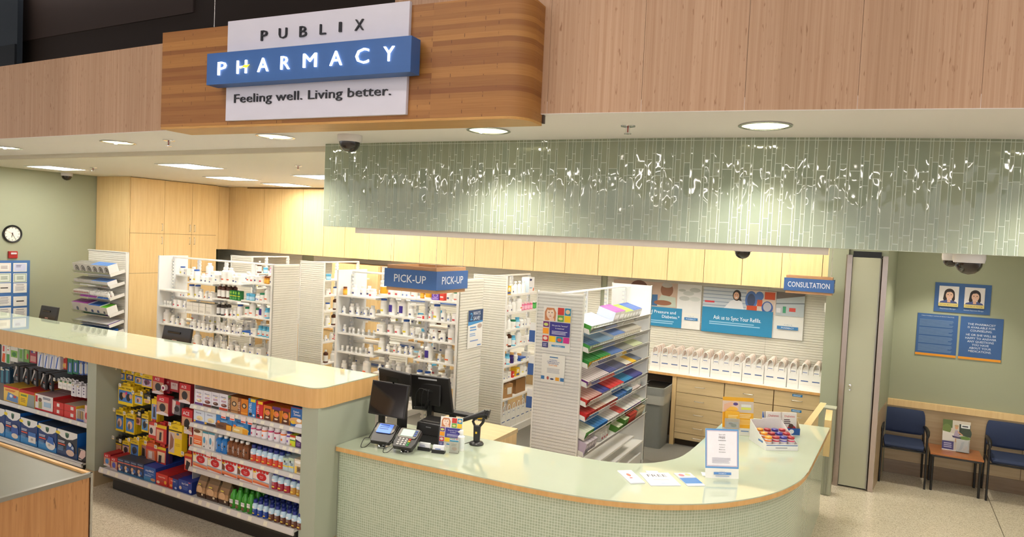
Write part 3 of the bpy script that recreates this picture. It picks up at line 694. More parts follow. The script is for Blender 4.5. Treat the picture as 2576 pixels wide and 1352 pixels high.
# left bay fixture
fl = thing('display_shelving', 'white shelving with peg hooks in the left bay of the tall counter', 'shelving', (-9.5, 4.5, 0))
part('base_kick', MB().box(-12.2, 4.25, 0, -7.16, 4.6, 0.15, BLACK), fl, world=True)
part('base_deck', MB().box(-12.2, 4.19, 0.195, -7.15, 4.89, 0.213, DECKM), fl, world=True)
part('deck_front', MB().box(-12.2, 4.215, 0.15, -7.15, 4.25, 0.195, BLACK), fl, world=True)
price_rail(fl, -12.2, -7.15, 4.2, 0.222, 0.05, [.76, .80, .845, .89, .93, .965])
part('shelf', MB().box(-12.2, 4.26, 0.592, -7.15, 4.87, 0.61, DECKM), fl, world=True)
price_rail(fl, -12.2, -7.15, 4.25, 0.62, 0.045, [.745, .82, .855, .91, .94, .97])
part('peg_back', MB().box(-12.2, 4.87, 0.2, -7.15, 4.895, 1.28, M((58, 60, 62))), fl, world=True)

# ------------------------------------------------------------------ curved front counter
ZF = 0.927
outer = [(-3.963, 4.452), (-3.39, 4.468), (-2.89, 4.492), (-2.58, 4.508), (-2.1, 4.53), (-1.70, 4.595), (-1.36, 4.715), (-1.094, 4.876), (-0.857, 5.09), (-0.626, 5.42), (-0.48, 5.78), (-0.415, 6.12), (-0.39, 6.6), (-0.365, 7.24), (-0.34, 7.9)]
inner = [(-3.963, 5.36), (-3.4, 5.37), (-2.85, 5.391), (-2.4, 5.40), (-1.985, 5.423), (-1.746, 5.495), (-1.572, 5.627), (-1.482, 5.762), (-1.413, 5.922), (-1.385, 6.132), (-1.372, 6.379), (-1.36, 6.747), (-1.334, 7.33), (-1.31, 7.78)]
osp = spline(outer, 8); isp = spline(inner, 8)
fc = thing('service_counter', 'curved service counter with pale green glass top and mosaic tile front', 'counter', (-2, 5.2, 0))
def strip(A, B, z0, z1, mat, name, parent, uv=False):
    """solid between two plan paths (resampled to the same count)"""
    n = 60; PA, PB = Path(A), Path(B); a = [PA.at(PA.l[-1] * i / n) for i in range(n + 1)]; b = [PB.at(PB.l[-1] * i / n) for i in range(n + 1)]
    mb = MB(); mm = mb.m(mat)
    for i in range(n + 1): mb.v += [(a[i][0], a[i][1], z0), (a[i][0], a[i][1], z1), (b[i][0], b[i][1], z0), (b[i][0], b[i][1], z1)]
    for i in range(n):
        o, q = 4 * i, 4 * i + 4
        for f in ((o, q, q + 1, o + 1), (q + 2, o + 2, o + 3, q + 3), (o + 1, q + 1, q + 3, o + 3), (q, o, o + 2, q + 2)): mb.f.append(f); mb.mi.append(mm)
    mb.f.append((2, 0, 1, 3)); e = 4 * n; mb.f.append((e, e + 2, e + 3, e + 1)); mb.mi += [mm, mm]
    o = part(name, mb, parent, 30, world=True)
    return o
strip(osp, isp, ZF - 0.008, ZF, COUNTERGLASS, 'glass_top', fc)
strip(osp, isp, ZF - 0.045, ZF - 0.0085, EDGE, 'edge_band', fc)
fo = offset(osp, 0.05); fi = offset(osp, 0.12)
mb = MB(); mb.ribbon(fo, 0.0, 0.06, 0.0, ZF - 0.0455, MOSAIC)
me = mb.mesh('mosaic_front', 30); uvl = me.uv_layers.new(name='uv'); PF = Path(fo); n_ = len(fo)
for pl in me.polygons:
    for li in pl.loop_indices:
        vi = me.loops[li].vertex_index; uvl.data[li].uv = (PF.l[vi // 4], me.vertices[vi].co.z)
part('mosaic_front', me, fc, world=True)
part('inner_panel', MB().ribbon([p for p in offset(isp, -0.06)], 0.0, 0.03, 0.0, ZF - 0.046, M((196, 178, 140))), fc, world=True)
part('counter_end', MB().prism([(-0.40, 7.86), (-0.42, 7.9), (-1.25, 7.76), (-1.25, 7.7)], 0.0, ZF - 0.046, SAGE2), fc, world=True)
# lower wood work shelf behind the registers
ws = thing('work_desk', 'low maple work desk behind the registers', 'desk', (-3.2, 5.75, 0))
part('desk_top', MB().box(-3.95, 5.45, 0.80, -3.1, 6.15, 0.84, MAPLE_X), ws, world=True); part('desk_side', MB().box(-3.12, 5.47, 0, -3.1, 6.13, 0.80, MAPLE), ws, world=True); part('desk_side', MB().box(-3.95, 5.47, 0, -3.93, 6.13, 0.80, MAPLE), ws, world=True)
# half-height swing gate at the counter end
gt = thing('swing_gate', 'pale maple swing gate leaning at the end of the curved counter', 'gate', (-0.38, 8.2, 0))
part('gate_rail', MB().hexa([(-0.60, 7.97, 0.90), (-0.53, 7.97, 0.90), (-0.53, 8.0, 0.90), (-0.60, 8.0, 0.90)], [(-0.46, 8.12, 1.13), (-0.40, 8.12, 1.13), (-0.40, 8.15, 1.13), (-0.46, 8.15, 1.13)], M((236, 208, 150))), gt, world=True)
part('gate_leaf', MB().prismx([(7.97, 0.60), (8.05, 0.58), (8.16, 0.80), (8.16, 1.06), (8.0, 0.98)], -0.40, -0.335, M((228, 200, 140))), gt, world=True)
part('gate_post', MB().box(-0.44, 8.55, 0, -0.32, 8.7, 0.99, M((166, 168, 146))), gt, world=True, bevel=0.01)
part('post_cap', MB().box(-0.445, 8.545, 0.99, -0.315, 8.705, 1.0, M((186, 188, 166))), gt, world=True)
part('post_flute', MB().box(-0.40, 8.53, 0.02, -0.37, 8.55, 0.97, M((140, 142, 124))), gt, world=True)
# foreground produce-style bunker
bk = thing('display_bunker', 'low wood sided display bunker with steel rim and grey pan', 'display case', (-5.9, 2.3, 0))
BW = grain('bunker_bamboo', (172, 118, 70), (196, 142, 92), (34, 34, 1.2), 0.4, 0.03, ((146, 98, 56), (60, 60, 8)))
X1, Y1, ZB = -4.975, 2.998, 0.9
part('side_board', MB().box(X1 - 0.025, 1.2, 0.02, X1, Y1 - 0.02, ZB - 0.03, BW), bk, world=True)
part('end_board', MB().box(-7.4, Y1 - 0.025, 0.02, X1 - 0.02, Y1, ZB - 0.03, BW), bk, world=True)
part('corner_post', MB().box(X1 - 0.012, Y1 - 0.012, 0.0, X1 + 0.005, Y1 + 0.005, ZB, STEEL), bk, world=True)
part('rim', MB().box(X1 - 0.03, 1.2, ZB - 0.03, X1 + 0.004, Y1 + 0.004, ZB, M((146, 142, 134), 0.32, 0.6)), bk, world=True)
part('rim', MB().box(-7.4, Y1 - 0.022, ZB - 0.03, X1 - 0.0305, Y1 + 0.004, ZB, EDGE), bk, world=True)
part('pan', MB().box(-7.4, 1.2, ZB - 0.12, X1 - 0.031, Y1 - 0.023, ZB - 0.016, M((128, 126, 112), 0.35)), bk, world=True)
pp = atx(142, 1304, X1)
part('screw', MB().lathe([(0.007, 0.0), (0.006, 0.003), (0.001, 0.004)], 10, M((40, 34, 30)), (X1, pp.y, pp.z), axis='x'), bk)
bpy.data.objects[bk.children[-1].name].location = -LOC[bk.name]
# ------------------------------------------------------------------ cabinets
PULL = metal('satin_pull', (206, 198, 184), 0.3)
def pull(parent, a, b, out):
    """bar pull between two points standing off along vector out"""
    a, b, o = Vector(a), Vector(b), Vector(out)
    return part('handle', MB().tube([a, a + o, a + o + (b - a) * 0.02, b + o - (b - a) * 0.02, b + o, b], 0.005, PULL, 6), parent, 60)
GAPM = M((96, 70, 40))
# tall corner cabinet on the left wall
XD = -11.45
tc = thing('tall_cabinet', 'floor to ceiling maple cabinet in the left back corner', 'cabinet', (-11.9, 8.3, 0))
part('carcass', MB().box(-12.39, 7.47, 0.0, XD - 0.022, 9.25, ZC - 0.003, GAPM, f=MAPLE), tc, world=True)
part('side_panel', MB().box(-12.39, 7.452, 0.0, XD, 7.468, ZC - 0.003, MAPLE), tc, world=True)
ys = [7.472, 8.12, 8.69, 9.25]; zs = [0.1, 1.84, 2.545, 3.512]
for i in range(3):
    for j in range(3):
        d = part('door', MB().box(XD - 0.02, ys[i] + 0.003, zs[j] + 0.003, XD, ys[i + 1] - 0.003, zs[j + 1] - 0.003, MAPLE), tc, world=True)
        hy = ys[i + 1] - 0.05 if i < 2 else ys[i] + 0.05
        hz = zs[j] + 0.06 if j == 2 else zs[j + 1] - 0.18
        pull(d, (XD, hy, hz), (XD, hy, hz + 0.12), (0.028, 0, 0))
lu = thing('wall_cabinet', 'narrow maple wall cabinet between the tall cabinet and back corner', 'cabinet', (-11.9, 9.5, 2.27))
part('carcass', MB().box(-12.39, 9.26, 2.27, -11.57, 9.6, ZC - 0.003, GAPM), lu, world=True)
part('door', MB().box(-11.568, 9.262, 2.272, -11.55, 9.36, ZC - 0.01, MAPLE), lu, world=True); part('door', MB().box(-11.568, 9.364, 2.272, -11.55, 9.598, ZC - 0.01, MAPLE), lu, world=True)
# back run of wall cabinets: one cabinet for every two doors
sx = [-11.04, -10.545, -10.08, -9.528, -8.997, -8.489, -7.934, -7.385, -6.838, -6.295, -5.756, -5.236, -4.695, -4.164, -3.636, -3.111, -2.603, -2.099, -1.597, -1.104, -0.62]
UY = 9.6
single('cabinet_filler', MB().box(-11.62, UY + 0.001, 2.27, -11.045, 9.98, ZC - 0.003, MAPLE), 'plain maple filler in the back left corner above the slatwall', 'cabinet')
for i in range(0, 20, 2):
    a, c = sx[i], sx[i + 2]
    w = thing('wall_cabinet', 'maple wall cabinet, %s pair of doors from the left along the back wall' % ORD[i // 2], 'cabinet', ((a + c) / 2, 9.8, 2.27), 0, 'maple wall cabinets along the back')
    part('carcass', MB().box(a + 0.001, UY, 2.27, c - 0.001, 9.98, ZC - 0.003, M((150, 116, 70)), d=M((214, 184, 128))), w, world=True)
    for p, q in ((a, sx[i + 1]), (sx[i + 1], c)): part('door', MB().box(p + 0.0035, UY - 0.02, 2.265, q - 0.0035, UY - 0.001, ZC - 0.03, MAPLE), w, world=True)
single('cabinet_filler', MB().box(-0.617, UY - 0.015, 2.265, -0.525, 9.98, ZC - 0.003, MAPLE), 'narrow maple filler panel behind the consultation sign', 'cabinet')
# back counter
YC = 9.45
single('back_counter_top', MB().box(-11.3, YC - 0.02, 0.955, -0.525, 9.985, 0.99, M((242, 238, 226), 0.25), f=EDGE), 'white back counter top with maple edge under the paper bags', 'countertop')
def drawers(x0, x1, zs, label, tags=()):
    c = thing('drawer_cabinet', label, 'cabinet', ((x0 + x1) / 2, 9.7, 0), 0, 'maple drawer cabinets under the back counter')
    part('carcass', MB().box(x0, YC + 0.02, 0.09, x1, 9.98, 0.954, M((150, 118, 74))), c, world=True); part('toe_kick', MB().box(x0, YC + 0.07, 0.0, x1, 9.9, 0.09, M((70, 56, 40))), c, world=True)
    for i in range(len(zs) - 1):
        d = part('drawer', MB().box(x0 + 0.004, YC, zs[i + 1] + 0.004, x1 - 0.004, YC + 0.019, zs[i] - 0.004, MAPLE_X), c, world=True)
        xm = (x0 + x1) / 2; zm = (zs[i] + zs[i + 1]) / 2
        pull(d, (xm - 0.06, YC, zm), (xm + 0.06, YC, zm), (0, -0.03, 0))
        if i in tags: part('blue_tag', MB().box(xm - 0.06, YC - 0.002, zs[i] - 0.05, xm + 0.06, YC - 0.0005, zs[i] - 0.018, M((30, 120, 180))).prints([('L', .1, .15, .9, .85, 2, (190, 220, 240))], xm - 0.06, zs[i] - 0.05, 0.12, 0.032, YC - 0.002), d)
single('cabinet_end_panel', MB().box(-2.41, YC - 0.005, 0.0, -2.352, 9.98, 0.954, MAPLE), 'maple end panel beside the grey waste bin', 'panel')
drawers(-2.35, -1.712, [.95, .742, .556, .37, .186, .095], 'maple five drawer cabinet beside the grey waste bin')
drawers(-1.708, -1.09, [.95, .75, .50, .28, .095], 'middle maple drawer cabinet behind the yellow display card')
drawers(-1.086, -0.525, [.95, .752, .53, .30, .095], 'right maple drawer cabinet with small blue tags', (0, 1))
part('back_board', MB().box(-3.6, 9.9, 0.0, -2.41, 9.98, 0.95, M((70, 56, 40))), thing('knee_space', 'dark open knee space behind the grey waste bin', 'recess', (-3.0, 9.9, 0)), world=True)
hx0, hx1 = -8.7, -7.62
ks = thing('hutch_cabinet', 'maple hutch standing on the back counter behind the shelving', 'cabinet', (-8.16, 9.7, 0.991))
part('carcass', MB().box(hx0, 9.52, .991, hx1, 9.96, 2.16, MAPLE), ks, world=True)
for k in range(2): part('door', MB().box(hx0 + .004 + k * .533, 9.5, 1.0, hx0 + .53 + k * .533, 9.519, 2.15, MAPLE), ks, world=True)
bx = [-11.3, -10.2, -9.1, -8.0, -6.9, -5.8, -4.7, -3.62]
for i in range(7):
    c = thing('base_cabinet', 'maple base cabinet, %s from the left along the back wall' % ORD[i], 'cabinet', ((bx[i] + bx[i + 1]) / 2, 9.7, 0), 0, 'maple base cabinets behind the shelving')
    part('carcass', MB().box(bx[i] + .002, YC + 0.02, 0.0, bx[i + 1] - .002, 9.98, 0.954, M((190, 156, 104))), c, world=True)
    for k in range(2):
        p = bx[i] + (bx[i + 1] - bx[i]) * k / 2; d = part('door', MB().box(p + 0.004, YC, 0.1, p + (bx[i + 1] - bx[i]) / 2 - 0.004, YC + 0.019, 0.945, MAPLE), c, world=True)
# grey waste bin with liner
tb = thing('waste_bin', 'tall grey plastic waste bin with clear liner under the back counter', 'bin', (-2.58, 9.3, 0.006))
GP = M((128, 130, 126), 0.5)
o1 = rbox(0.27, 0.4, 0, 0.05, 3); o2 = rbox(0.31, 0.46, 0, 0.05, 3)
part('body', MB().hexa([(x, y, 0) for x, y in o1], [(x, y, 0.72) for x, y in o2], GP), tb, 40)
part('liner', MB().hexa([(x * 1.03, y * 1.03, 0.60) for x, y in o2], [(x * 1.05, y * 1.05, 0.722) for x, y in o2], M((176, 176, 168), 0.25)), tb, 40)
part('rim', MB().hexa([(x * 1.06, y * 1.06, 0.722) for x, y in o2], [(x * 1.10, y * 1.10, 0.83) for x, y in o2], M((150, 152, 148), 0.45)), tb, 40)
part('mouth', MB().hexa([(x * 0.98, y * 0.98, 0.80) for x, y in o2], [(x * 1.0, y * 1.0, 0.832) for x, y in o2], DARK), tb, 40)
# paper bags on the back counter: columns of bags one behind the other
PAPER = M((244, 241, 234), 0.6); KRAFT = M((214, 176, 150), 0.6)
def bag_proto():
    b = MB(); w, d, h = 0.136, 0.034, 0.245
    b.hexa([(-w / 2, 0, 0), (w / 2, 0, 0), (w / 2, d, 0), (-w / 2, d, 0)], [(-w / 2, 0.004, h), (w / 2, 0.004, h), (w / 2, d - 0.012, h), (-w / 2, d - 0.012, h)], PAPER)
    b.prints([('R', .18, .42, .82, .47, (60, 96, 158)), ('R', .3, .88, .7, .91, (90, 116, 170)), ('R', .02, .26, .98, .268, (214, 210, 202))], -w / 2, 0, w, h, 0.0005)
    return b.mesh('paper_bag'), [MB().tube([(-0.036, y, h - 0.05), (-0.036, y, h + 0.03), (-0.03, y, h + 0.065), (-0.012, y, h + 0.085), (0.012, y, h + 0.085), (0.03, y, h + 0.065), (0.036, y, h + 0.03), (0.036, y, h - 0.05)], 0.0055, m_, 6).mesh('handle', 60) for y, m_ in ((-0.004, PAPER), (d - 0.01, KRAFT))]
bag_me, han_me = bag_proto()
def bag(x, y, z, label, group, rz=0):
    o = bpy.data.objects.new('paper_bag', bag_me); link(o); o.location = (x, y, z); o.rotation_euler = (0, 0, rz); tag(o, label, 'bag', group)
    for h in han_me: part('handle', h, o)
for c in range(16):
    x = -2.689 + c * 0.139
    for k in range(7):
        jx = random.uniform(-0.004, 0.004)
        bag(x + jx, 9.52 + k * 0.058, 0.991, ('white paper bag with rope handles at the front of the %s column' % ORD[c]) if k == 0 else ('white paper bag standing %s in the %s column of bags' % (ORD[k], ORD[c])), 'white paper bags along the back counter')
# ------------------------------------------------------------------ free standing white shelving
GZ = 2.232
GW = M((234, 232, 226), 0.4); GWI = M((226, 227, 226), 0.4); UPR = M((214, 216, 218), 0.4)
def upright(x, y, axis, z0=0.1, z1=GZ - 0.02):
    """slotted post: a web with teeth along one edge"""
    mb = MB(); mb.box(x - 0.018, y - 0.018, z0, x + 0.018, y + 0.018, z1, UPR)
    n = int((z1 - z0) / 0.05)
    for i in range(n):
        z = z0 + 0.01 + i * 0.05
        if axis == 'x': mb.box(x - 0.034, y - 0.012, z, x + 0.034, y + 0.012, z + 0.026, GW)
        else: mb.box(x - 0.012, y - 0.034, z, x + 0.012, y + 0.034, z + 0.026, GW)
    return mb
def end_panel(x0, x1, y0, y1, frame=0.02):
    return MB().box(x0, y0, 0.05, x1, y1, GZ, GWI)
def gon_x(name, label, xa, xb, y0, y1, nb, fronts, backs):
    """shelving running left to right, end panels across it; fronts: list per bay of shelf heights"""
    t = thing(name, label, 'shelving', ((xa + xb) / 2, (y0 + y1) / 2, 0.006)); yc = (y0 + y1) / 2; bw = (xb - xa - 0.04) / nb
    for x, sd in ((xa, -1), (xb - 0.02, 1)):
        p = part('end_panel', end_panel(x, x + 0.02, y0 + 0.012, y1 - 0.012), t, world=True)
        for yy in (y0, y1 - 0.012): part('edge_channel', MB().box(x - 0.004, yy, 0.0, x + 0.024, yy + 0.012, GZ + 0.004, GW), p)
        part('top_channel', MB().box(x - 0.004, y0, GZ, x + 0.024, y1, GZ + 0.012, GW), p)
        part('post', upright(x + (0.035 if sd < 0 else -0.015), yc, 'y'), p)
    sm = MB(); slat(sm, 0, y1 - y0 - 0.03, 0.06, GZ - 0.004, 0.0, M((226, 222, 210), 0.45))
    o = part('slat_face', sm, t, loc=(xb + 0.016 - (xa + xb) / 2, y0 + 0.015 - yc, 0), rot=(0, 0, PI / 2))
    part('top_rail', MB().tube([(xa + 0.02, yc, GZ - 0.012), (xb - 0.02, yc, GZ - 0.012)], 0.014, GW, 8), t, world=True)
    for i in range(1, nb): part('post', upright(xa + 0.02 + bw * i, yc, 'x'), t, world=True)
    part('base', MB().box(xa + 0.022, y0 + 0.02, 0.0, xb - 0.022, y1 - 0.02, 0.12, GW), t, world=True)
    SH = []
    for i in range(nb):
        x0 = xa + 0.022 + bw * i; x1 = x0 + bw - 0.004
        for z in fronts[i]:
            part('shelf', MB().box(x0, y0 + 0.018, z - 0.018, x1, yc - 0.03, z, SHELFW), t, world=True)
            part('cross_bar', MB().box(x0 + 0.01, yc - 0.012, z - 0.05, x1 - 0.01, yc + 0.012, z - 0.02, M((206, 208, 210))), t, world=True)
        for z in backs[i]: part('shelf', MB().box(x0, yc + 0.03, z - 0.018, x1, y1 - 0.018, z, SHELFW), t, world=True)
        SH.append((x0, x1))
    return t, SH, yc
A1F = [[1.729, 1.483, 1.207, .93, .65], [1.885, 1.655, 1.435, 1.19, .93, .65], [1.925, 1.69, 1.44, 1.2, .93, .65], [1.964, 1.711, 1.487, 1.223, .95, .66]]
A2F = [[1.924, 1.682, 1.437, 1.195, .93, .65], [1.97, 1.733, 1.501, 1.264, 1.0, .7], [1.974, 1.728, 1.487, 1.235, .97, .68]]
A1 = gon_x('shelving_unit', 'white double sided shelving of medicine bottles behind the tall counter', -9.71, -7.29, 6.8, 7.3, 4, A1F, [[1.95, 1.6, 1.25, .9]] * 4)
A2 = gon_x('shelving_unit', 'white double sided shelving of medicine bottles behind the pick-up sign', -6.13, -4.28, 6.8, 7.36, 3, A2F, [[1.9, 1.6, 1.3, 1.0]] * 3)
def gon_y(label, x0, x1, y0, y1, lv, sides=(1,)):
    """shelving running away from the viewer; slatted near end"""
    xc = (x0 + x1) / 2; t = thing('shelving_unit', label, 'shelving', (xc, (y0 + y1) / 2, 0.006))
    p = part('end_panel', slat(MB(), x0 + 0.012, x1 - 0.012, 0.05, GZ - 0.004, y0, M((226, 222, 210), 0.45)), t, world=True)
    for xx in (x0, x1 - 0.014): part('edge_channel', MB().box(xx, y0 - 0.003, 0.0, xx + 0.014, y0 + 0.02, GZ + 0.004, GW), p)
    part('top_channel', MB().box(x0, y0 - 0.002, GZ - 0.004, x1, y0 + 0.018, GZ + 0.006, GW), p)
    part('top_rail', MB().tube([(xc, y0 + 0.015, GZ - 0.012), (xc, y1, GZ - 0.012)], 0.013, GW, 8), t, world=True)
    n = max(2, int(round((y1 - y0) / 0.62)))
    for i in range(n + 1): part('post', upright(xc, y0 + 0.04 + (y1 - y0 - 0.06) * i / n, 'y'), t, world=True)
    part('base', MB().box(x0 + 0.02, y0 + 0.02, 0.0, x1 - 0.005, y1, 0.10, GW), t, world=True)
    for sd in sides:
        for z in lv:
            if sd > 0: part('shelf', MB().box(xc + 0.03, y0 + 0.022, z - 0.022, x1 - 0.004, y1, z, SHELFW), t, world=True)
            else: part('shelf', MB().box(x0 + 0.004, y0 + 0.022, z - 0.022, xc - 0.03, y1, z, SHELFW), t, world=True)
    return t
BL = [1.977, 1.727, 1.491, 1.241, .998, .797, .535]
gon_y('white shelving with slatted end panel, leftmost of the back row', -9.95, -9.42, 8.34, 9.42, [1.95, 1.7, 1.45, 1.2, .95, .6], (1, -1))
gon_y('white shelving with slatted end panel behind the left bottle shelving', -8.27, -7.75, 8.3, 9.42, [1.95, 1.7, 1.45, 1.2, .95, .6], (1,))
gon_y('white shelving with slatted end panel directly behind the pick-up shelving', -6.60, -6.08, 8.3, 9.42, [1.95, 1.7, 1.45, 1.2, .95, .6], (1,))
B3 = gon_y('white shelving with slatted end panel and paper bags on its lowest shelf', -4.93, -4.40, 8.21, 9.42, BL, (1,))
# sloped medicine display, near end slatted with two posters
CX0, CX1, CY0, CY1 = -3.055, -2.535, 6.352, 8.38
ct = thing('medicine_display', 'white slatted display with sloped shelves of boxed medicines', 'shelving', (-2.8, 7.4, 0.006))
p = part('end_panel', slat(MB(), CX0 + 0.012, CX1 - 0.012, 0.05, GZ - 0.004, CY0, M((228, 226, 222), 0.45)), ct, world=True)
for xx in (CX0, CX1 - 0.014): part('edge_channel', MB().box(xx, CY0 - 0.003, 0.0, xx + 0.014, CY0 + 0.025, GZ + 0.004, GW), p)
part('top_rail', MB().tube([(-2.795, CY0 + 0.02, GZ - 0.014), (-2.795, CY1 - 0.3, GZ - 0.014), (-2.74, CY1, GZ - 0.014)], 0.013, GW, 8), ct, world=True)
fp_ = part('far_panel', MB().box(CX0 + 0.08, CY1, 0.05, CX1 + 0.08, CY1 + 0.02, GZ + 0.01, GWI), ct, world=True)
for xx in (CX0 + 0.08, CX1 + 0.066): part('edge_channel', MB().box(xx, CY1 - 0.006, 0, xx + 0.014, CY1 + 0.024, GZ + 0.016, GW), fp_)
for i in range(4): part('post', upright(-2.795, CY0 + 0.05 + (CY1 - CY0 - 0.1) * i / 3, 'y'), ct, world=True)
part('base', MB().box(CX0 + 0.02, CY0 + 0.02, 0, -2.5, CY1, 0.11, GW), ct, world=True)
part('base_front', MB().box(-2.5, CY0 + 0.05, 0.0, -2.48, CY1, 0.14, GW), ct, world=True)
TH = math.radians(16); CT, ST = math.cos(TH), math.sin(TH); XTIP = -2.475; SL = 0.33
CZ = [1.845, 1.658, 1.501, 1.311, 1.118, .972, .781, .613]
def cshelf(z):
    """tilted tray: local a down the slope, b along the unit, c normal; origin at tip"""
    def P(a, b, c): return (XTIP + a * CT + c * ST, b, z - a * ST + c * CT)
    return P
def tray(P, parent):
    mb = MB(); y0, y1 = CY0 + 0.03, CY1 - 0.01
    mb.hexa([P(-SL, y0, -0.012), P(0, y0, -0.012), P(0, y1, -0.012), P(-SL, y1, -0.012)], [P(-SL, y0, 0), P(0, y0, 0), P(0, y1, 0), P(-SL, y1, 0)], SHELFW)
    o = part('sloped_shelf', mb, parent, world=True)
    for k in range(2):
        ya = y0 + (y1 - y0) * k / 2; yb = y0 + (y1 - y0) * (k + 1) / 2 - 0.01
        part('clear_fence', MB().hexa([P(0.0, ya, 0.0), P(0.003, ya, 0.0), P(0.003, yb, 0.0), P(0.0, yb, 0.0)], [P(0.026, ya, 0.068), P(0.029, ya, 0.068), P(0.029, yb, 0.068), P(0.026, yb, 0.068)], ACRYLIC), o)
        part('fence_lip', MB().hexa([P(0.025, ya, 0.067), P(0.030, ya, 0.067), P(0.030, yb, 0.067), P(0.025, yb, 0.067)], [P(0.025, ya, 0.070), P(0.030, ya, 0.070), P(0.030, yb, 0.070), P(0.025, yb, 0.070)], M((236, 236, 232), 0.2)), o)
    part('shelf_tab', MB().hexa([P(-0.09, y0 - 0.003, 0.0), P(0.0, y0 - 0.003, 0.0), P(0.0, y0 - 0.001, 0.0), P(-0.09, y0 - 0.001, 0.0)], [P(-0.09, y0 - 0.003, 0.035), P(-0.015, y0 - 0.003, 0.035), P(-0.015, y0 - 0.001, 0.035), P(-0.09, y0 - 0.001, 0.035)], GW), o)
    return o
for z in CZ: tray(cshelf(z), ct)
part('low_shelf', MB().box(-2.78, CY0 + 0.03, 0.43, -2.46, CY1 - 0.4, 0.45, SHELFW), ct, world=True)
part('low_shelf', MB().box(-2.78, CY0 + 0.03, 0.28, -2.46, CY1, 0.30, SHELFW), ct, world=True)

# wall bin display at far left
el = thing('bin_display', 'small slatted display with sloped bins beside the tall maple cabinet', 'shelving', (-11.25, 6.9, 0.006))
ep = part('slat_back', slat(MB(), -11.77, -10.74, 0.1, GZ, 6.96, M((232, 228, 218), 0.45)), el, world=True)
part('side_channel', MB().box(-10.74, 6.945, 0, -10.715, 6.99, GZ + 0.005, GW), ep); part('top_cap', MB().box(-11.78, 6.95, GZ, -10.715, 6.99, GZ + 0.012, GW), ep)
part('foot', MB().box(-11.77, 6.6, 0, -10.72, 6.99, 0.1, GW), el, world=True)
EZ = [1.865, 1.675, 1.485, 1.215, 1.05, 0.90]
def eshelf(z):
    def P(a, b, c): return (b, 6.70 - a * CT - c * ST, z - a * ST + c * CT)
    return P
for z in EZ:
    P = eshelf(z)
    o = part('sloped_bin', MB().hexa([P(-0.25, -11.72, -0.01), P(0, -11.72, -0.01), P(0, -10.745, -0.01), P(-0.25, -10.745, -0.01)][::-1], [P(-0.25, -11.72, 0), P(0, -11.72, 0), P(0, -10.745, 0), P(-0.25, -10.745, 0)][::-1], SHELFW), el, world=True)
    part('clear_fence', MB().hexa([P(0, -11.72, 0), P(0.003, -11.72, 0), P(0.003, -10.745, 0), P(0, -10.745, 0)][::-1], [P(0.02, -11.72, 0.05), P(0.023, -11.72, 0.05), P(0.023, -10.745, 0.05), P(0.02, -10.745, 0.05)][::-1], ACRYLIC), o)
    part('bin_end', MB().hexa([P(-0.25, -10.745, -0.02), P(0, -10.745, -0.02), P(0, -10.735, -0.02), P(-0.25, -10.735, -0.02)][::-1], [P(-0.25, -10.745, 0.03), P(0, -10.745, 0.03), P(0, -10.735, 0.03), P(-0.25, -10.735, 0.03)][::-1], SHELFW), o)
# ------------------------------------------------------------------ products
def pbox(w, d, h, body, prints=(), top=None, side=None, bot=None):
    """carton, front at y=0 facing -Y, centred on x, standing on z=0"""
    mb = MB(); k = {}
    if top: k['u'] = M(top)
    if side: k['r'] = k['l'] = M(side)
    mb.box(-w / 2, 0, 0, w / 2, d, h, M(body), **k)
    if prints: mb.prints(prints, -w / 2, 0, w, h, 0.0)
    return mb
def cyl(prof, cols, seg=14, patch=None):
    mb = MB(); mb.lathe(prof, seg, None, mats=[M(c, 0.35) for c in cols])
    if patch:
        r, z0, z1, c, wf = patch
        mb.poly([(-r * wf, -r * 1.03, z0), (r * wf, -r * 1.03, z0), (r * wf, -r * 1.03, z1), (-r * wf, -r * 1.03, z1)], M(c))
    return mb
WH = (246, 245, 242); LB = (240, 239, 235)
BS = 1.16
def bottle(r, h, cap=WH, body=WH, label=LB, patch=None, nr=0.62, ch=0.2):
    r *= BS; h *= BS; n = r * nr; zc = h * (1 - ch)
    prof = [(r * 0.96, 0), (r, h * 0.03), (r, h * 0.12), (r * 1.01, h * 0.121), (r * 1.01, h * 0.58), (r, h * 0.581), (r, zc - r * 0.55), (n, zc - 0.004), (n * 1.12, zc), (n * 1.12, h - 0.003), (n * 1.0, h)]
    cols = [body, body, body, label, label, body, body, body, cap, cap]
    pt = None
    if patch: pt = (r, h * 0.18, h * (0.18 + patch[1]), patch[0], patch[2] if len(patch) > 2 else 0.42)
    return cyl(prof, cols, 14, pt)
KIND = {}
def kind(code, mb, desc, cat, width, smooth=40): KIND[code] = (mb.mesh(desc.replace(' ', '_')[:40], smooth), desc, cat, width * (1.13 if smooth else 1))
kind('s', bottle(.022, .085, patch=((120, 140, 200), .2)), 'small white pill bottle', 'bottle', .05)
kind('S', bottle(.022, .09, patch=((226, 70, 60), .18)), 'small white pill bottle with red print', 'bottle', .05)
kind('m', bottle(.031, .118, patch=((90, 90, 130), .16)), 'white pill bottle', 'bottle', .072)
kind('M', bottle(.031, .115, patch=((226, 90, 60), .14)), 'white pill bottle with orange print', 'bottle', .072)
kind('w', bottle(.036, .092, patch=((200, 80, 90), .2), nr=.85, ch=.25), 'squat white pill jar', 'jar', .08)
kind('j', bottle(.045, .185, patch=((230, 110, 70), .08, .5), nr=.5, ch=.13), 'large white bottle', 'bottle', .1)
kind('J', bottle(.045, .18, patch=((58, 44, 138), .42, .5), nr=.5, ch=.12), 'large white bottle with purple label', 'bottle', .1)
kind('b', bottle(.037, .165, cap=(34, 84, 168), patch=((226, 206, 60), .12, .5), nr=.8, ch=.12), 'white square bottle with blue cap', 'bottle', .085)
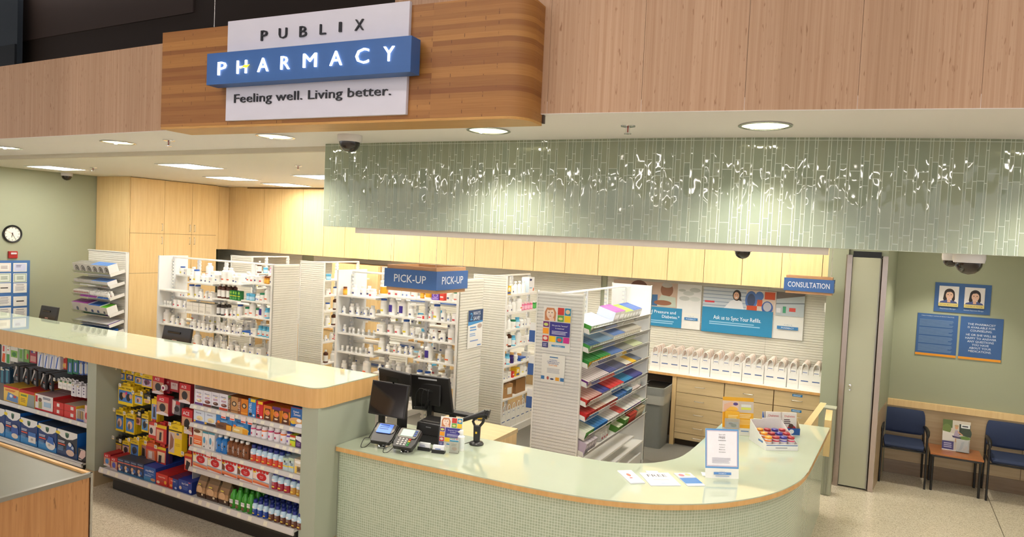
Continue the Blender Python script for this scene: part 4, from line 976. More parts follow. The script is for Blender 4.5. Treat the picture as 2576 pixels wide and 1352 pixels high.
kind('B', bottle(.035, .11, cap=(34, 84, 168), patch=((210, 200, 90), .2), nr=.8, ch=.15), 'short white bottle with blue cap', 'bottle', .08)
kind('u', bottle(.034, .125, cap=(92, 178, 220), body=(104, 190, 226), label=(226, 236, 240), patch=((226, 120, 110), .14), nr=.7, ch=.2), 'sky blue bottle with white label', 'bottle', .08)
kind('U', bottle(.036, .08, cap=(92, 178, 220), body=(104, 190, 226), label=(180, 214, 236), nr=.9, ch=.3), 'short sky blue jar', 'jar', .085)
kind('k', bottle(.033, .18, cap=(236, 232, 224), body=(88, 46, 28), label=(236, 234, 228), nr=.42, ch=.14), 'dark brown syrup bottle', 'bottle', .075)
kind('d', bottle(.03, .165, cap=(236, 232, 224), body=(54, 48, 44), label=(222, 222, 222), nr=.42, ch=.16), 'dark bottle with pale label', 'bottle', .068)
kind('a', bottle(.024, .09, cap=(120, 60, 24), body=(214, 140, 30), label=(240, 190, 70), nr=.8), 'small amber bottle', 'bottle', .056)
kind('o', bottle(.045, .155, cap=WH, label=(240, 176, 40), nr=.85, ch=.2), 'large white jar with orange label', 'jar', .105)
kind('y', bottle(.04, .145, patch=((240, 220, 60), .1, .5), nr=.6, ch=.16), 'white bottle with yellow print', 'bottle', .09)
kind('n', bottle(.034, .105, cap=(20, 132, 92), patch=((230, 110, 90), .1, .5), nr=.95, ch=.2), 'white bottle with green cap', 'bottle', .08)
kind('p', cyl([(.03, 0), (.032, .01), (.032, .1), (.02, .13), (.01, .135), (.01, .155), (.022, .157), (.02, .172), (.004, .175)], [WH, LB, WH, WH, WH, WH, WH, WH], 14), 'white pump bottle', 'bottle', .075)
kind('t', bottle(.016, .06, label=(206, 206, 204), nr=.8, ch=.25), 'tiny white vial', 'vial', .034)
kind('c', pbox(.085, .1, .1, (238, 236, 230), [('R', .1, .55, .9, .85, (222, 220, 214)), ('R', .1, .2, .4, .4, (90, 110, 170))]), 'small white carton', 'box', .095, None)
kind('C', pbox(.125, .14, .15, (234, 230, 220), [('R', 0, .68, 1, .7, (150, 150, 146)), ('L', .1, .1, .9, .3, 3, (198, 192, 182))]), 'large white carton', 'box', .13, None)
kind('r', pbox(.11, .08, .045, (236, 232, 228), [('R', .7, .1, .95, .9, (212, 50, 50)), ('R', .05, .3, .6, .5, (180, 90, 120))]), 'flat white carton with red end', 'box', .12, None)
kind('R', pbox(.055, .08, .085, (222, 66, 54), [('R', .1, .4, .9, .6, (244, 236, 230))]), 'small red carton', 'box', .062, None)
kind('v', pbox(.1, .09, .09, (118, 72, 178), [('E', .5, .6, .34, .26, (196, 176, 226)), ('E', .5, .6, .26, .18, (118, 72, 178)), ('L', .1, .12, .9, .3, 2, (210, 190, 236))]), 'purple carton with pale oval', 'box', .105, None)
kind('g', pbox(.05, .07, .135, (34, 124, 56), [('E', .5, .78, .3, .14, (150, 200, 60)), ('R', 0, .42, 1, .5, (226, 216, 50)), ('L', .15, .1, .85, .34, 2, (120, 190, 110))]), 'green and yellow carton', 'box', .052, None)
kind('T', pbox(.24, .12, .06, (236, 236, 236), [('R', 0, 0, 1, .5, (66, 96, 170)), ('L', .05, .1, .95, .4, 2, (140, 170, 220))], top=(246, 244, 240)), 'long white and blue carton', 'box', .25, None)
kind('K', pbox(.16, .12, .05, (30, 90, 178), [('R', .02, 0, .98, .6, (230, 230, 224)), ('R', .1, .1, .3, .5, (150, 180, 70))]), 'flat box with blue lid', 'box', .17, None)
kind('P', bottle(.022, .095, cap=(246, 214, 220), body=(236, 120, 160), label=(246, 190, 210)), 'small pink bottle', 'bottle', .05)
kind('G', bottle(.022, .095, cap=(240, 240, 236), body=(52, 160, 70), label=(90, 190, 90)), 'small green bottle', 'bottle', .05)
kind('x', bottle(.03, .095, cap=(58, 30, 110), body=(66, 40, 120), label=(46, 30, 90), nr=.8), 'dark purple bottle', 'bottle', .07)
kind('Y', pbox(.11, .09, .12, (240, 200, 40), [('R', .1, .1, .9, .35, (60, 80, 150)), ('E', .5, .65, .3, .2, (250, 240, 220))]), 'yellow carton', 'box', .12, None)
kind('L', pbox(.17, .12, .22, (238, 238, 240), [('E', .3, .84, .22, .07, (30, 44, 100)), ('R', .1, .28, .6, .33, (90, 170, 210)), ('P', [(.72, .1), (.95, .1), (.95, .3), (.78, .3)], (226, 110, 70))], side=(210, 224, 236)), 'tall white formula can box', 'box', .18, None)
USED = {}
def uniq(lb):
    USED[lb] = USED.get(lb, 0) + 1
    return lb
def put(code, x, y, z, rz, label, group, rx=0.0):
    me, desc, cat, w = KIND[code]
    o = bpy.data.objects.new(desc.replace(' ', '_').replace('-', '_'), me); link(o); o.location = (x, y, z); o.rotation_euler = (rx, 0, rz)
    return tag(o, label, cat, group)
LEV = ['top', 'second', 'third', 'fourth', 'fifth', 'sixth', 'seventh']
def fill_x(codes, x0, x1, yf, z, where, group, rnd, back=0.0):
    """one shelf facing the viewer; codes left to right"""
    tw = sum(KIND[c][3] if c != '_' else 0.05 for c in codes); gap = max(0.0, (x1 - x0 - 0.03 - tw)) / max(1, len(codes)); x = x0 + 0.015; seen = {}
    for c in codes:
        if c == '_': x += 0.05 + gap; continue
        w = KIND[c][3]
        if x + w > x1: break
        seen[c] = seen.get(c, 0) + 1
        n = codes.count(c); od = '' if n == 1 else ', ' + ORD[seen[c] - 1] + ' from left'
        dy = KIND[c][0].vertices and 0.0
        isb = KIND[c][2] == 'box'
        put(c, x + w / 2, yf + (0.005 if isb else 0.055) + rnd.uniform(0, 0.03), z + 0.0005, rnd.uniform(-.1, .1), '%s%s, %s' % (KIND[c][1], od, where), group)
        if codes.count(c) > 1 and not isb and rnd.random() < 0.45 and w < .09:
            put(c, x + w / 2 + .005, yf + 0.055 + w + 0.03, z + 0.0005, rnd.uniform(-.2, .2), '%s behind %s one, %s' % (KIND[c][1], ORD[seen[c] - 1], where), group)
        x += w + gap
rnd = random.Random(11)
A1C = [[['_'], 'tttwws', 'jmsw', 'mmjm', 'wmm'], ['mbmmc', 'bbmS_c', 'CCCC', 'smmmsm', 'mjmm', 'mmm'], ['cjjmcw', 'kkkgggg', 'ddSSmb', 'mmsmmsm', 'smmw', 'wmm'], ['Mwmwaamw', 'UUssnjj', 'njnJuu', 'Kcuuuu', 'mccs', 'smm']]
A2C = [['ammw', 'smssm', 'stttttt', 'ttttttm', 'mmj', 'wwm'], ['owwssn', 'bJJm', 'cwwbs', 'ysSsss', 'smmm', 'BBmm'], ['aovRmn', 'rSbmsw', 'tttmmj', 'SJsj', 'BBcmm', 'cBmm']]
def fill_unit(U, F, C, y0, unit, group):
    t, SH, yc = U; nb = len(SH); names = {4: ['left bay', 'second bay', 'third bay', 'right bay'], 3: ['left bay', 'middle bay', 'right bay']}[nb]
    for i in range(nb):
        for j, z in enumerate(F[i]):
            if j < len(C[i]) and C[i][j] != ['_']:
                fill_x(C[i][j], SH[i][0], SH[i][1], y0 + 0.022, z, '%s shelf, %s, %s' % (LEV[j], names[i], unit), group, rnd)
fill_unit(A1, A1F, A1C, 6.8, 'left shelving', 'medicines on the left shelving')
fill_unit(A2, A2F, A2C, 6.8, 'pick-up shelving', 'medicines on the shelving behind the pick-up sign')
# things on the far side of the same shelving, seen through it
for U, nm, nb, zs_, yb, pool in ((A1, 'left shelving', 4, [1.95, 1.6, 1.25, .9], 7.09, 'mjwsMSBcm'), (A2, 'pick-up shelving', 3, [1.9, 1.6, 1.3, 1.0], 7.12, 'cmTwsBMTm')):
    for i in range(nb):
        x0, x1 = U[1][i]
        for j, z in enumerate(zs_):
            x = x0 + 0.04
            while x < x1 - 0.06:
                c = pool[rnd.randrange(len(pool))]; w = KIND[c][3]
                if x + w > x1: break
                if rnd.random() < 0.72: put(c, x + w / 2, yb + (0.0 if KIND[c][2] == 'box' else .05) + rnd.uniform(0, .02), z + .0005, rnd.uniform(-.1, .1), '%s, far side, %s along %s shelf, %s, %s' % (KIND[c][1].replace(' with red print', '').replace(' with orange print', ''), ORD[int((x - x0) / .04)], LEV[j], ['first bay', 'second bay', 'third bay', 'fourth bay'][i], nm), 'medicines on the far side of the ' + nm)
                x += w + rnd.uniform(.005, .05)
# right side of the back row units
B3C = ['YmpppL', 'wmpjPPPPGG', 'ppnumsw', 'jkujcwm', 'wuxmKc', 'ccRYym', None]
for j, codes in enumerate(B3C):
    if not codes: continue
    y = 8.27
    for q, c in enumerate(codes):
        w = KIND[c][3]; sc = 0.012
        if y + w > 9.4: break
        put(c, -4.43 - (0.0 if KIND[c][2] == 'box' else .045), y + w / 2, BL[j] + .0005, PI / 2, '%s, %s from the slatted panel, %s shelf above the bags' % (KIND[c][1], ORD[q], LEV[j]), 'goods on the right back shelving')
        y += w + .04
for xr, lbl, zs_ in ((-6.09, 'third back row shelving', [1.95, 1.7, 1.45, 1.2, .95, .6]), (-7.76, 'second back row shelving', [1.95, 1.7, 1.45, 1.2, .95, .6]), (-9.43, 'leftmost back row shelving', [1.95, 1.7])):
    for j, z in enumerate(zs_):
        y = 8.42
        while y < 9.3:
            c = 'mwsyUjcPkMB'[rnd.randrange(11)]; w = KIND[c][3]
            put(c, xr - (0.01 if KIND[c][2] == 'box' else .055), y + w / 2, z + .0005, PI / 2, '%s, %s along the %s shelf of %s' % (KIND[c][1], ORD[int((y - 8.42) / .05)], LEV[j], lbl), 'goods on the ' + lbl); y += w + rnd.uniform(.03, .12)
BROWN = (176, 132, 84)
single('cardboard_box', pbox(.2, .2, .19, BROWN, [('R', .45, .25, .9, .75, (226, 220, 206)), ('R', .2, .7, .26, .78, (240, 200, 60))], top=(196, 152, 102)), 'brown cardboard box with white label above the stored paper bags', 'box', (-4.43, 8.42, .536), (0, 0, PI / 2 - .25))
single('cardboard_box', pbox(.3, .2, .2, (150, 108, 66), [], top=(170, 126, 80)), 'darker open cardboard box behind the labelled one', 'box', (-4.45, 8.85, .536), (0, 0, PI / 2))
for i in range(7):
    for k in range(1): bag(-4.43, 8.33 + i * .146, .101, 'white paper bag, %s from the slatted panel, on the lowest shelf' % ORD[i], 'paper bags stored under the right back shelving', PI / 2)
# sloped medicine display rows (near end first): count, width, depth, height, top, front, side, description
def row(P, y, specs, where, group, rot, along='y', off=-0.004, vary=True):
    for n, w, d, h, top, fr, sd, desc in specs:
        key = ('pb', w, d, h, top, fr, sd)
        if key not in KIND: KIND[key] = (pbox(w - .005, d, h, fr, [('R', .1, .55, .9, .8, tuple(min(255, int(v * 1.12 + 20)) for v in fr)), ('L', .12, .12, .88, .48, 3, tuple(int(v * .7) for v in fr))], top=top, side=sd).poly([(-w * .36, d * .14, h + .0006), (w * .36, d * .14, h + .0006), (w * .36, d * .82, h + .0006), (-w * .36, d * .82, h + .0006)], M(tuple(min(255, int(v * .86 + 34)) for v in top))).mesh('carton'),)
        for i in range(n):
            o = bpy.data.objects.new('medicine_carton' if 'bottle' not in desc else 'medicine_bottle', KIND[key][0]); link(o); o.location = P(off, y + w / 2, 0.001); o.rotation_euler = rot
            tag(o, '%s%s, %s' % (desc, '' if n == 1 else ' ' + ORD[i] + ' of its kind', where), 'box', group); y += w
    return y
CR = [
 [(3, .075, .26, .075, (206, 220, 240), (190, 200, 176), (70, 160, 50), 'green ended pale carton'), (5, .08, .26, .075, (214, 226, 244), (206, 206, 196), (230, 236, 240), 'white and pale blue carton'), (2, .165, .2, .17, (150, 66, 160), (226, 222, 216), (214, 220, 236), 'white carton with purple lid'), (3, .1, .2, .15, (150, 206, 60), (220, 220, 206), (232, 234, 228), 'white carton with lime lid'), (3, .11, .2, .15, (36, 84, 168), (222, 220, 214), (232, 232, 232), 'white carton with blue lid')],
 [(4, .07, .24, .065, (50, 92, 140), (176, 190, 150), (60, 150, 60), 'blue topped green carton'), (6, .065, .24, .07, (120, 160, 190), (206, 206, 190), (214, 218, 210), 'teal topped pale carton'), (6, .06, .24, .1, (92, 130, 196), (216, 210, 198), (226, 226, 224), 'periwinkle topped carton'), (8, .075, .24, .11, (190, 186, 172), (214, 206, 190), (224, 220, 212), 'tan paper carton')],
 [(4, .075, .2, .06, (40, 140, 50), (226, 170, 60), (30, 130, 40), 'green and orange carton'), (4, .08, .2, .065, (50, 150, 60), (230, 180, 80), (30, 130, 40), 'taller green and orange carton'), (7, .06, .22, .05, (84, 124, 196), (206, 202, 190), (214, 214, 210), 'flat blue carton'), (6, .06, .22, .055, (150, 150, 140), (200, 194, 180), (214, 210, 204), 'flat grey carton'), (6, .06, .22, .055, (206, 216, 170), (208, 206, 170), (226, 226, 214), 'flat pale green carton')],
 [(10, .062, .24, .05, (226, 214, 210), (190, 170, 176), (110, 40, 128), 'white carton with purple edges'), (4, .06, .22, .055, (74, 84, 150), (190, 186, 186), (60, 70, 140), 'indigo carton'), (5, .062, .22, .055, (60, 66, 104), (196, 190, 190), (220, 216, 210), 'dark blue carton'), (3, .07, .22, .06, (226, 222, 206), (190, 60, 60), (226, 226, 220), 'white and red carton'), (2, .08, .22, .06, (246, 196, 30), (226, 190, 80), (240, 190, 40), 'yellow carton'), (3, .07, .22, .06, (96, 112, 140), (200, 190, 170), (200, 190, 170), 'slate carton')],
 [(6, .07, .22, .06, (216, 170, 156), (206, 60, 50), (206, 50, 40), 'red and cream carton'), (2, .12, .22, .06, (48, 62, 150), (190, 186, 190), (50, 60, 140), 'navy carton'), (4, .115, .22, .065, (214, 50, 44), (216, 206, 196), (200, 40, 40), 'bright red carton'), (5, .065, .22, .065, (50, 150, 206), (70, 110, 170), (50, 120, 180), 'cyan topped carton'), (6, .06, .22, .065, (70, 72, 150), (90, 90, 160), (60, 64, 140), 'violet blue carton')],
 [(3, .075, .2, .065, (190, 40, 36), (200, 50, 46), (196, 30, 30), 'plain red carton'), (4, .08, .2, .07, (216, 190, 170), (196, 70, 50), (190, 60, 50), 'red carton with cream top'), (4, .095, .2, .07, (230, 226, 216), (176, 60, 56), (226, 220, 212), 'white topped carton'), (3, .1, .2, .075, (66, 112, 176), (90, 140, 200), (60, 100, 170), 'blue carton'), (2, .1, .2, .09, (160, 190, 206), (90, 130, 170), (80, 120, 170), 'pale blue carton'), (6, .055, .2, .06, (222, 210, 204), (216, 196, 188), (226, 216, 210), 'pinkish carton')],
 [(4, .06, .2, .07, (216, 222, 200), (90, 160, 60), (226, 228, 220), 'white and green carton'), (5, .08, .24, .065, (40, 120, 190), (30, 100, 170), (30, 100, 170), 'royal blue carton'), (5, .075, .24, .06, (226, 222, 216), (206, 202, 196), (226, 222, 216), 'white carton with grey print'), (2, .1, .22, .06, (206, 60, 50), (214, 200, 190), (200, 50, 46), 'red topped carton'), (2, .13, .2, .05, (226, 226, 222), (40, 84, 160), (40, 84, 160), 'white carton with blue rim'), (3, .12, .2, .05, (226, 222, 220), (112, 66, 150), (112, 66, 150), 'white carton with violet rim'), (2, .12, .2, .05, (226, 226, 214), (70, 150, 50), (70, 150, 50), 'white carton with green rim')],
 [(4, .075, .16, .13, (214, 206, 214), (206, 198, 206), (190, 176, 196), 'lavender tube carton')],
]
for j, sp in enumerate(CR):
    row(cshelf(CZ[j]), CY0 + 0.035, sp, '%s shelf of sloped display' % ORD[j], 'boxed medicines on the sloped display', (TH, 0, PI / 2))
P8 = cshelf(CZ[7])
for i in range(9):
    k = i % 3; p = P8(-.06 - .07 * k, 6.95 + .075 * (i // 3) + .02 * k, 0)
    put('w', p[0], p[1], p[2] + .001, PI / 2, 'squat white jar, %s in the huddle on the lowest sloped shelf' % ORD[i], 'white jars on the lowest sloped shelf')
row(cshelf(CZ[7]), 7.38, [(2, .09, .1, .07, (216, 222, 190), (110, 160, 70), (90, 150, 60), 'small green eye carton'), (2, .085, .1, .12, (200, 216, 170), (80, 140, 50), (80, 140, 50), 'green and white carton'), (4, .07, .14, .14, (206, 70, 56), (190, 60, 50), (180, 50, 44), 'tall red carton'), (4, .07, .12, .16, (200, 180, 150), (206, 190, 160), (150, 200, 180), 'tall tan carton')], 'lowest shelf of sloped display', 'boxed medicines on the sloped display', (TH, 0, PI / 2))
for q in range(6):
    p = cshelf(CZ[5])(-.05, 7.95 + q * .06, 0)
    put('S', p[0], p[1], p[2] + .001, PI / 2, 'small white bottle with red print, %s on the sixth sloped shelf' % ORD[q], 'bottles on the sixth sloped shelf')
# far left bins
def erow(z, x, specs, where):
    P_ = eshelf(z)
    for n, w, d, h, top, fr, sd, desc, pr_ in specs:
        mb = pbox(w - .003, d, h, fr, pr_, top=top, side=sd); me = mb.mesh('carton')
        for i in range(n):
            o = bpy.data.objects.new('medicine_carton', me); link(o); o.location = P_(-.004, x + w / 2, .001); o.rotation_euler = (TH, 0, 0)
            tag(o, '%s%s, %s' % (desc, '' if n == 1 else ' ' + ORD[i] + ' from left', where), 'box', 'boxed goods in the far left bins'); x += w
RND = [('E', .62, .45, .34, .38, (60, 56, 54)), ('E', .6, .45, .26, .3, (196, 190, 182)), ('E', .64, .5, .14, .18, (110, 106, 100))]
erow(EZ[0], -11.71, [(3, .165, .16, .16, (140, 138, 130), (226, 222, 214), (226, 224, 220), 'white carton with grey lid', RND), (3, .155, .16, .16, (86, 136, 206), (230, 228, 224), (236, 234, 232), 'white carton with sky blue lid', RND)], 'top far left bin')
erow(EZ[1], -11.70, [(8, .06, .16, .085, (150, 148, 140), (222, 218, 212), (226, 222, 218), 'small carton with grey lid', [('R', 0, .2, 1, .3, (190, 186, 180))]), (7, .062, .16, .085, (96, 140, 206), (228, 226, 222), (232, 230, 228), 'small carton with blue lid', [('R', 0, .2, 1, .3, (190, 196, 206))])], 'second far left bin')
erow(EZ[2], -11.70, [(6, .07, .16, .1, (230, 226, 220), (232, 226, 220), (232, 228, 222), 'white carton with red band', [('R', 0, .62, 1, .72, (190, 50, 46))])], 'third far left bin')
P_ = eshelf(EZ[2])
for i in range(9):
    for k in range(2):
        p = P_(-.035 - .06 * k, -11.25 + i * .055, 0); put('S' if i % 3 else 's', p[0], p[1], p[2], 0, 'small white bottle, %s from left, %s row, third far left bin' % (ORD[i], ['front', 'back'][k]), 'bottles in the third far left bin', TH)
erow(EZ[3], -11.71, [(2, .23, .17, .17, (130, 44, 130), (226, 222, 220), (230, 226, 226), 'large white carton with purple lid', [('E', .6, .4, .15, .2, (120, 130, 150))]), (2, .155, .17, .155, (30, 84, 160), (226, 224, 222), (230, 228, 228), 'white carton with deep blue lid', [('E', .5, .35, .2, .18, (70, 90, 140))]), (1, .17, .17, .14, (96, 186, 30), (232, 230, 226), (236, 234, 230), 'white carton with lime lid', [('E', .5, .35, .15, .2, (90, 90, 110))])], 'fourth far left bin')
erow(EZ[4], -11.70, [(1, .2, .2, .035, (236, 236, 230), (40, 130, 70), (40, 130, 70), 'flat white box with green rim', []), (1, .2, .2, .035, (232, 236, 236), (30, 120, 130), (30, 120, 130), 'flat white box with teal rim', []), (1, .2, .2, .035, (232, 236, 236), (30, 110, 120), (30, 110, 120), 'flat white box with dark teal rim', []), (2, .17, .2, .035, (236, 232, 236), (96, 50, 150), (96, 50, 150), 'flat white box with violet rim', [])], 'fifth far left bin')
erow(EZ[5], -11.70, [(5, .18, .2, .05, (60, 110, 180), (226, 226, 226), (40, 100, 180), 'flat blue topped box', [])], 'lowest far left bin')
# ------------------------------------------------------------------ goods in the tall counter's display bays
def zoomA(x, y): return (470 + x / 6.146, 940 + y / 6.146)
def zoomB(x, y): return (470 + x / 5.827, 1120 + y / 5.827)
def zoomP(x, y): return (280 + x / 5.2, 900 + y / 5.2)
def zoomD(x, y): return (250 + x / 6.146, 1080 + y / 6.146)
def zoomL(x, y): return (x / 4.096, 850 + y / 4.096)
def place(Zm, x0, x1, yt, yb, Y, z0=None):
    """world X span, base and top of a thing whose front stands at depth Y"""
    ym = (yt + yb) / 2; xm = (x0 + x1) / 2
    X0 = aty(*Zm(x0, ym), Y).x; X1 = aty(*Zm(x1, ym), Y).x
    zt = aty(*Zm(xm, yt), Y).z; zb = aty(*Zm(xm, yb), Y).z if z0 is None else z0
    return X0, X1, zb, zt
def goods(Zm, x0, x1, yt, yb, Y, z0, depth, body, prints, label, cat='box', top=None, side=None, rows=0, name='product_box', group=None, zmax=None, shrink=0.002):
    X0, X1, zb, zt = place(Zm, x0, x1, yt, yb, Y, z0)
    if zmax: zt = min(zt, zmax)
    if Zm is zoomL: X1 = min(X1, -7.146)
    else: X1 = min(X1, -4.156)
    o = single(name, pbox(X1 - X0 - shrink, depth, zt - zb, body, prints, top, side), label, cat, ((X0 + X1) / 2, Y, zb + 0.0006), (0, 0, 0), group)
    for k in range(rows):
        c = dup(o, ((X0 + X1) / 2, Y + (depth + .004) * (k + 1), zb + 0.0006), None, label + ', %s back' % ORD[k + 1], group or 'boxes behind the front row')
    return o
YF = 4.285
def gluc(col, pic): return [('R', 0, 0, 1, .14, col), ('R', 0, .14, 1, .155, (246, 246, 250)), ('T', 'Glucerna', .5, .76, .085, (70, 70, 130), .86), ('E', .62, .69, .16, .03, (246, 220, 140)), ('L', .25, .48, .85, .6, 2, (170, 90, 120)), ('E', .58, .3, .34, .11, pic), ('E', .5, .34, .2, .06, tuple(min(255, v + 60) for v in pic))]
LV = (232, 232, 240)
z1 = SHZ[0]
for i, (a, b, c, pc, lb) in enumerate(((125, 248, (112, 64, 140), (206, 180, 140), 'purple'), (250, 378, (122, 46, 40), (110, 60, 50), 'dark red'), (380, 500, (56, 52, 44), (90, 60, 48), 'charcoal'), (502, 634, (206, 74, 44), (110, 66, 56), 'orange red'))):
    goods(zoomA, a, b, 250 + i * 24, 500 + i * 25, YF, z1, .1, LV, gluc(c, pc), 'tall white snack bar box with %s base on the top shelf' % lb, top=(206, 206, 214), rows=2, zmax=1.262)
goods(zoomA, 640, 792, 360, 610, YF, z1, .09, (196, 146, 92), [('R', 0, 0, .3, 1, (120, 84, 54)), ('T', 'LEVEL', .17, .5, .2, (236, 226, 206), .7, 1), ('E', .62, .56, .24, .16, (58, 44, 36)), ('E', .62, .56, .14, .1, (214, 190, 150)), ('R', .3, .08, 1, .16, (150, 104, 60)), ('P', [(0, .85), (.3, .95), (.3, 1), (0, 1)], (80, 140, 60))], 'tan and brown bar box with dark circle on the top shelf', top=(150, 104, 60), rows=2, zmax=1.26)
goods(zoomA, 795, 946, 395, 650, YF, z1, .09, (220, 132, 36), [('R', 0, 0, .3, 1, (150, 84, 40)), ('T', 'LEVEL', .17, .5, .2, (246, 230, 206), .7, 1), ('E', .62, .56, .24, .16, (64, 48, 40)), ('E', .62, .56, .14, .1, (214, 190, 150)), ('R', .3, .08, 1, .14, (240, 170, 60))], 'orange bar box with dark circle on the top shelf', top=(150, 84, 40), rows=2, zmax=1.26)
goods(zoomA, 948, 1074, 395, 690, YF, z1, .09, (52, 132, 204), [('T', 'LEVEL', .4, .5, .3, (240, 244, 250), .55, 1), ('R', .3, .82, .9, .98, (250, 216, 40)), ('E', .3, .14, .2, .09, (40, 40, 50)), ('E', .72, .1, .14, .06, (240, 240, 240))], 'blue bar box with yellow corner on the top shelf', top=(240, 200, 50), rows=3, zmax=1.258)
goods(zoomA, 1066, 1178, 430, 715, YF, z1, .09, (214, 44, 54), [('T', 'LEVEL', .42, .52, .3, (246, 236, 236), .5, 1), ('R', .3, .82, .95, .97, (250, 210, 40)), ('E', .35, .14, .22, .1, (60, 40, 40)), ('E', .78, .1, .16, .07, (244, 240, 240))], 'red bar box with yellow corner on the top shelf', top=(226, 190, 60), rows=3, zmax=1.252)
for i, (a, b, c, lb) in enumerate(((1183, 1312, (224, 116, 40), 'orange'), (1320, 1450, (100, 52, 120), 'purple'), (1458, 1594, (150, 40, 44), 'maroon'))):
    goods(zoomA, a, b, 500 + i * 22, 745 + i * 30, YF, z1, .08, (226, 146, 40), [('P', [(.05, 0), (.95, 0), (.85, .8), (.2, .8)], (98, 54, 32)), ('R', 0, .8, 1, 1, c), ('E', .5, .52, .32, .2, (222, 130, 60)), ('E', .62, .52, .14, .08, (236, 120, 110)), ('E', .5, .2, .22, .06, (240, 220, 190))], 'drink mix box with %s top and brown glass picture, top shelf' % lb, top=(200, 120, 40), rows=2, zmax=1.245)
goods(zoomA, 1606, 1790, 490, 830, YF, z1, .07, (36, 104, 178), [('T', 'Diabeti', .45, .72, .1, (246, 246, 250), .8), ('T', 'Sweet', .55, .56, .14, (246, 246, 250), .85), ('E', .5, .3, .6, .17, (222, 170, 110)), ('E', .72, .34, .2, .09, (246, 240, 230)), ('E', .22, .2, .2, .09, (236, 196, 60)), ('E', .9, 0, .5, .2, (240, 244, 250)), ('R', 0, .96, 1, 1, (150, 40, 50))], 'blue sweetener box with white script next to the end pilaster', rows=1, zmax=1.24)
goods(zoomA, 60, 118, 235, 420, 4.42, z1, .1, (206, 214, 208), [('E', .6, .5, .25, .2, (176, 60, 60)), ('L', .1, .1, .9, .3, 2, (150, 160, 160))], 'pale grey box peeking at the left end of top shelf', zmax=1.262)
z2 = SHZ[1]
for i, (a, b, c) in enumerate(((105, 270, (70, 92, 160)), (274, 450, (70, 58, 56)))):
    goods(zoomA, a, b, 575 + i * 40, 765 + i * 45, YF, z2, .13, (216, 226, 238), [('R', 0, 0, 1, .2, c), ('T', 'Glucerna', .46, .76, .12, (70, 80, 150), .8), ('E', .58, .42, .3, .18, (236, 220, 160)), ('E', .5, .34, .18, .09, (214, 190, 150)), ('E', .12, .14, .1, .08, (240, 190, 60))], 'wide white shake box with %s base on the second shelf' % ['blue', 'dark'][i], top=(190, 200, 216), rows=1)
for i, (a, b, yt, yb, c) in enumerate(((452, 700, 650, 900, (120, 80, 54)), (702, 950, 720, 975, (236, 200, 110)))):
    goods(zoomA, a, b, yt, yb, YF, z2, .14, (52, 132, 200), [('P', [(0, 0), (1, 0), (1, .38), (.6, .5), (.25, .4), (0, .2)], c), ('E', .5, .28, .55, .2, c), ('T', 'Enterex', .5, .7, .17, (30, 40, 90), .82), ('R', .32, .52, .72, .6, (130, 180, 220)), ('E', .16, .46, .1, .1, (236, 130, 50)), ('R', .66, 0, .98, .36, (236, 166, 40)), ('E', .3, .2, .2, .08, (90, 60, 44) if i == 0 else (250, 236, 190))], 'blue shake box lettered Enterex, %s' % ['left one with chocolate picture', 'right one with vanilla picture'][i], top=(40, 100, 160), rows=1)
def shakes(Zm, spans, yts, ybs, Y, z0, cols, rows, where, kindname, cap=(28, 44, 128), upper=(196, 224, 240), grp='shake bottles in the counter display'):
    cache = {}
    for i, (a, b) in enumerate(spans):
        X0, X1, zb, zt = place(Zm, a, b, yts[0] + (yts[1] - yts[0]) * i / max(1, len(spans) - 1), ybs, Y, z0); r = (X1 - X0) / 2 * .97; h = zt - zb; c = cols[i]
        key = c
        if key not in cache:
            mb = MB(); mb.lathe([(r * .9, 0), (r, h * .02), (r, h * .1), (r * .93, h * .2), (r * .93, h * .42), (r, h * .5), (r * .97, h * .66), (r * .6, h * .78), (r * .58, h * .8)], 16, None, mats=[M(c, .3)] * 4 + [M(upper, .3)] * 4)
            mb.poly([(-r * .42, -r * 1.02, h * .5), (r * .42, -r * 1.02, h * .5), (r * .42, -r * 1.02, h * .6), (-r * .42, -r * 1.02, h * .6)], M((246, 246, 250))); mb.poly([(-r * .4, -r * 1.02, h * .12), (r * .4, -r * 1.02, h * .12), (r * .4, -r * 1.02, h * .2), (-r * .4, -r * 1.02, h * .2)], M((240, 210, 90)))
            mb.poly([(-r * .36, -r * 1.0, h * .27), (r * .36, -r * 1.0, h * .27), (r * .36, -r * 1.0, h * .4), (-r * .36, -r * 1.0, h * .4)], M(tuple(min(255, int(v * .6 + 80)) for v in c)))
            cp = MB().lathe([(r * .66, h * .79), (r * .68, h * .82), (r * .68, h * .97), (r * .6, h), (.001, h)], 16, M(cap, .35))
            cache[key] = (mb.mesh('shake_bottle', 40), cp.mesh('cap', 40))
        for k in range(rows + 1):
            o = bpy.data.objects.new('shake_bottle', cache[key][0]); link(o); o.location = ((X0 + X1) / 2 + (.004 if k % 2 else 0), Y + r + k * (2 * r + .002), z0 + .0006); o.rotation_euler = (0, 0, .1)
            tag(o, ('%s, %s from left in the front row, %s' % (kindname[i], ORD[i], where)) if k == 0 else '%s, %s column, %s row back, %s' % (kindname[i], ORD[i], ORD[k], where), 'bottle', grp); part('cap', cache[key][1], o)
PK = [(206, 60, 120), (176, 40, 80), (236, 120, 40), (100, 60, 160)]
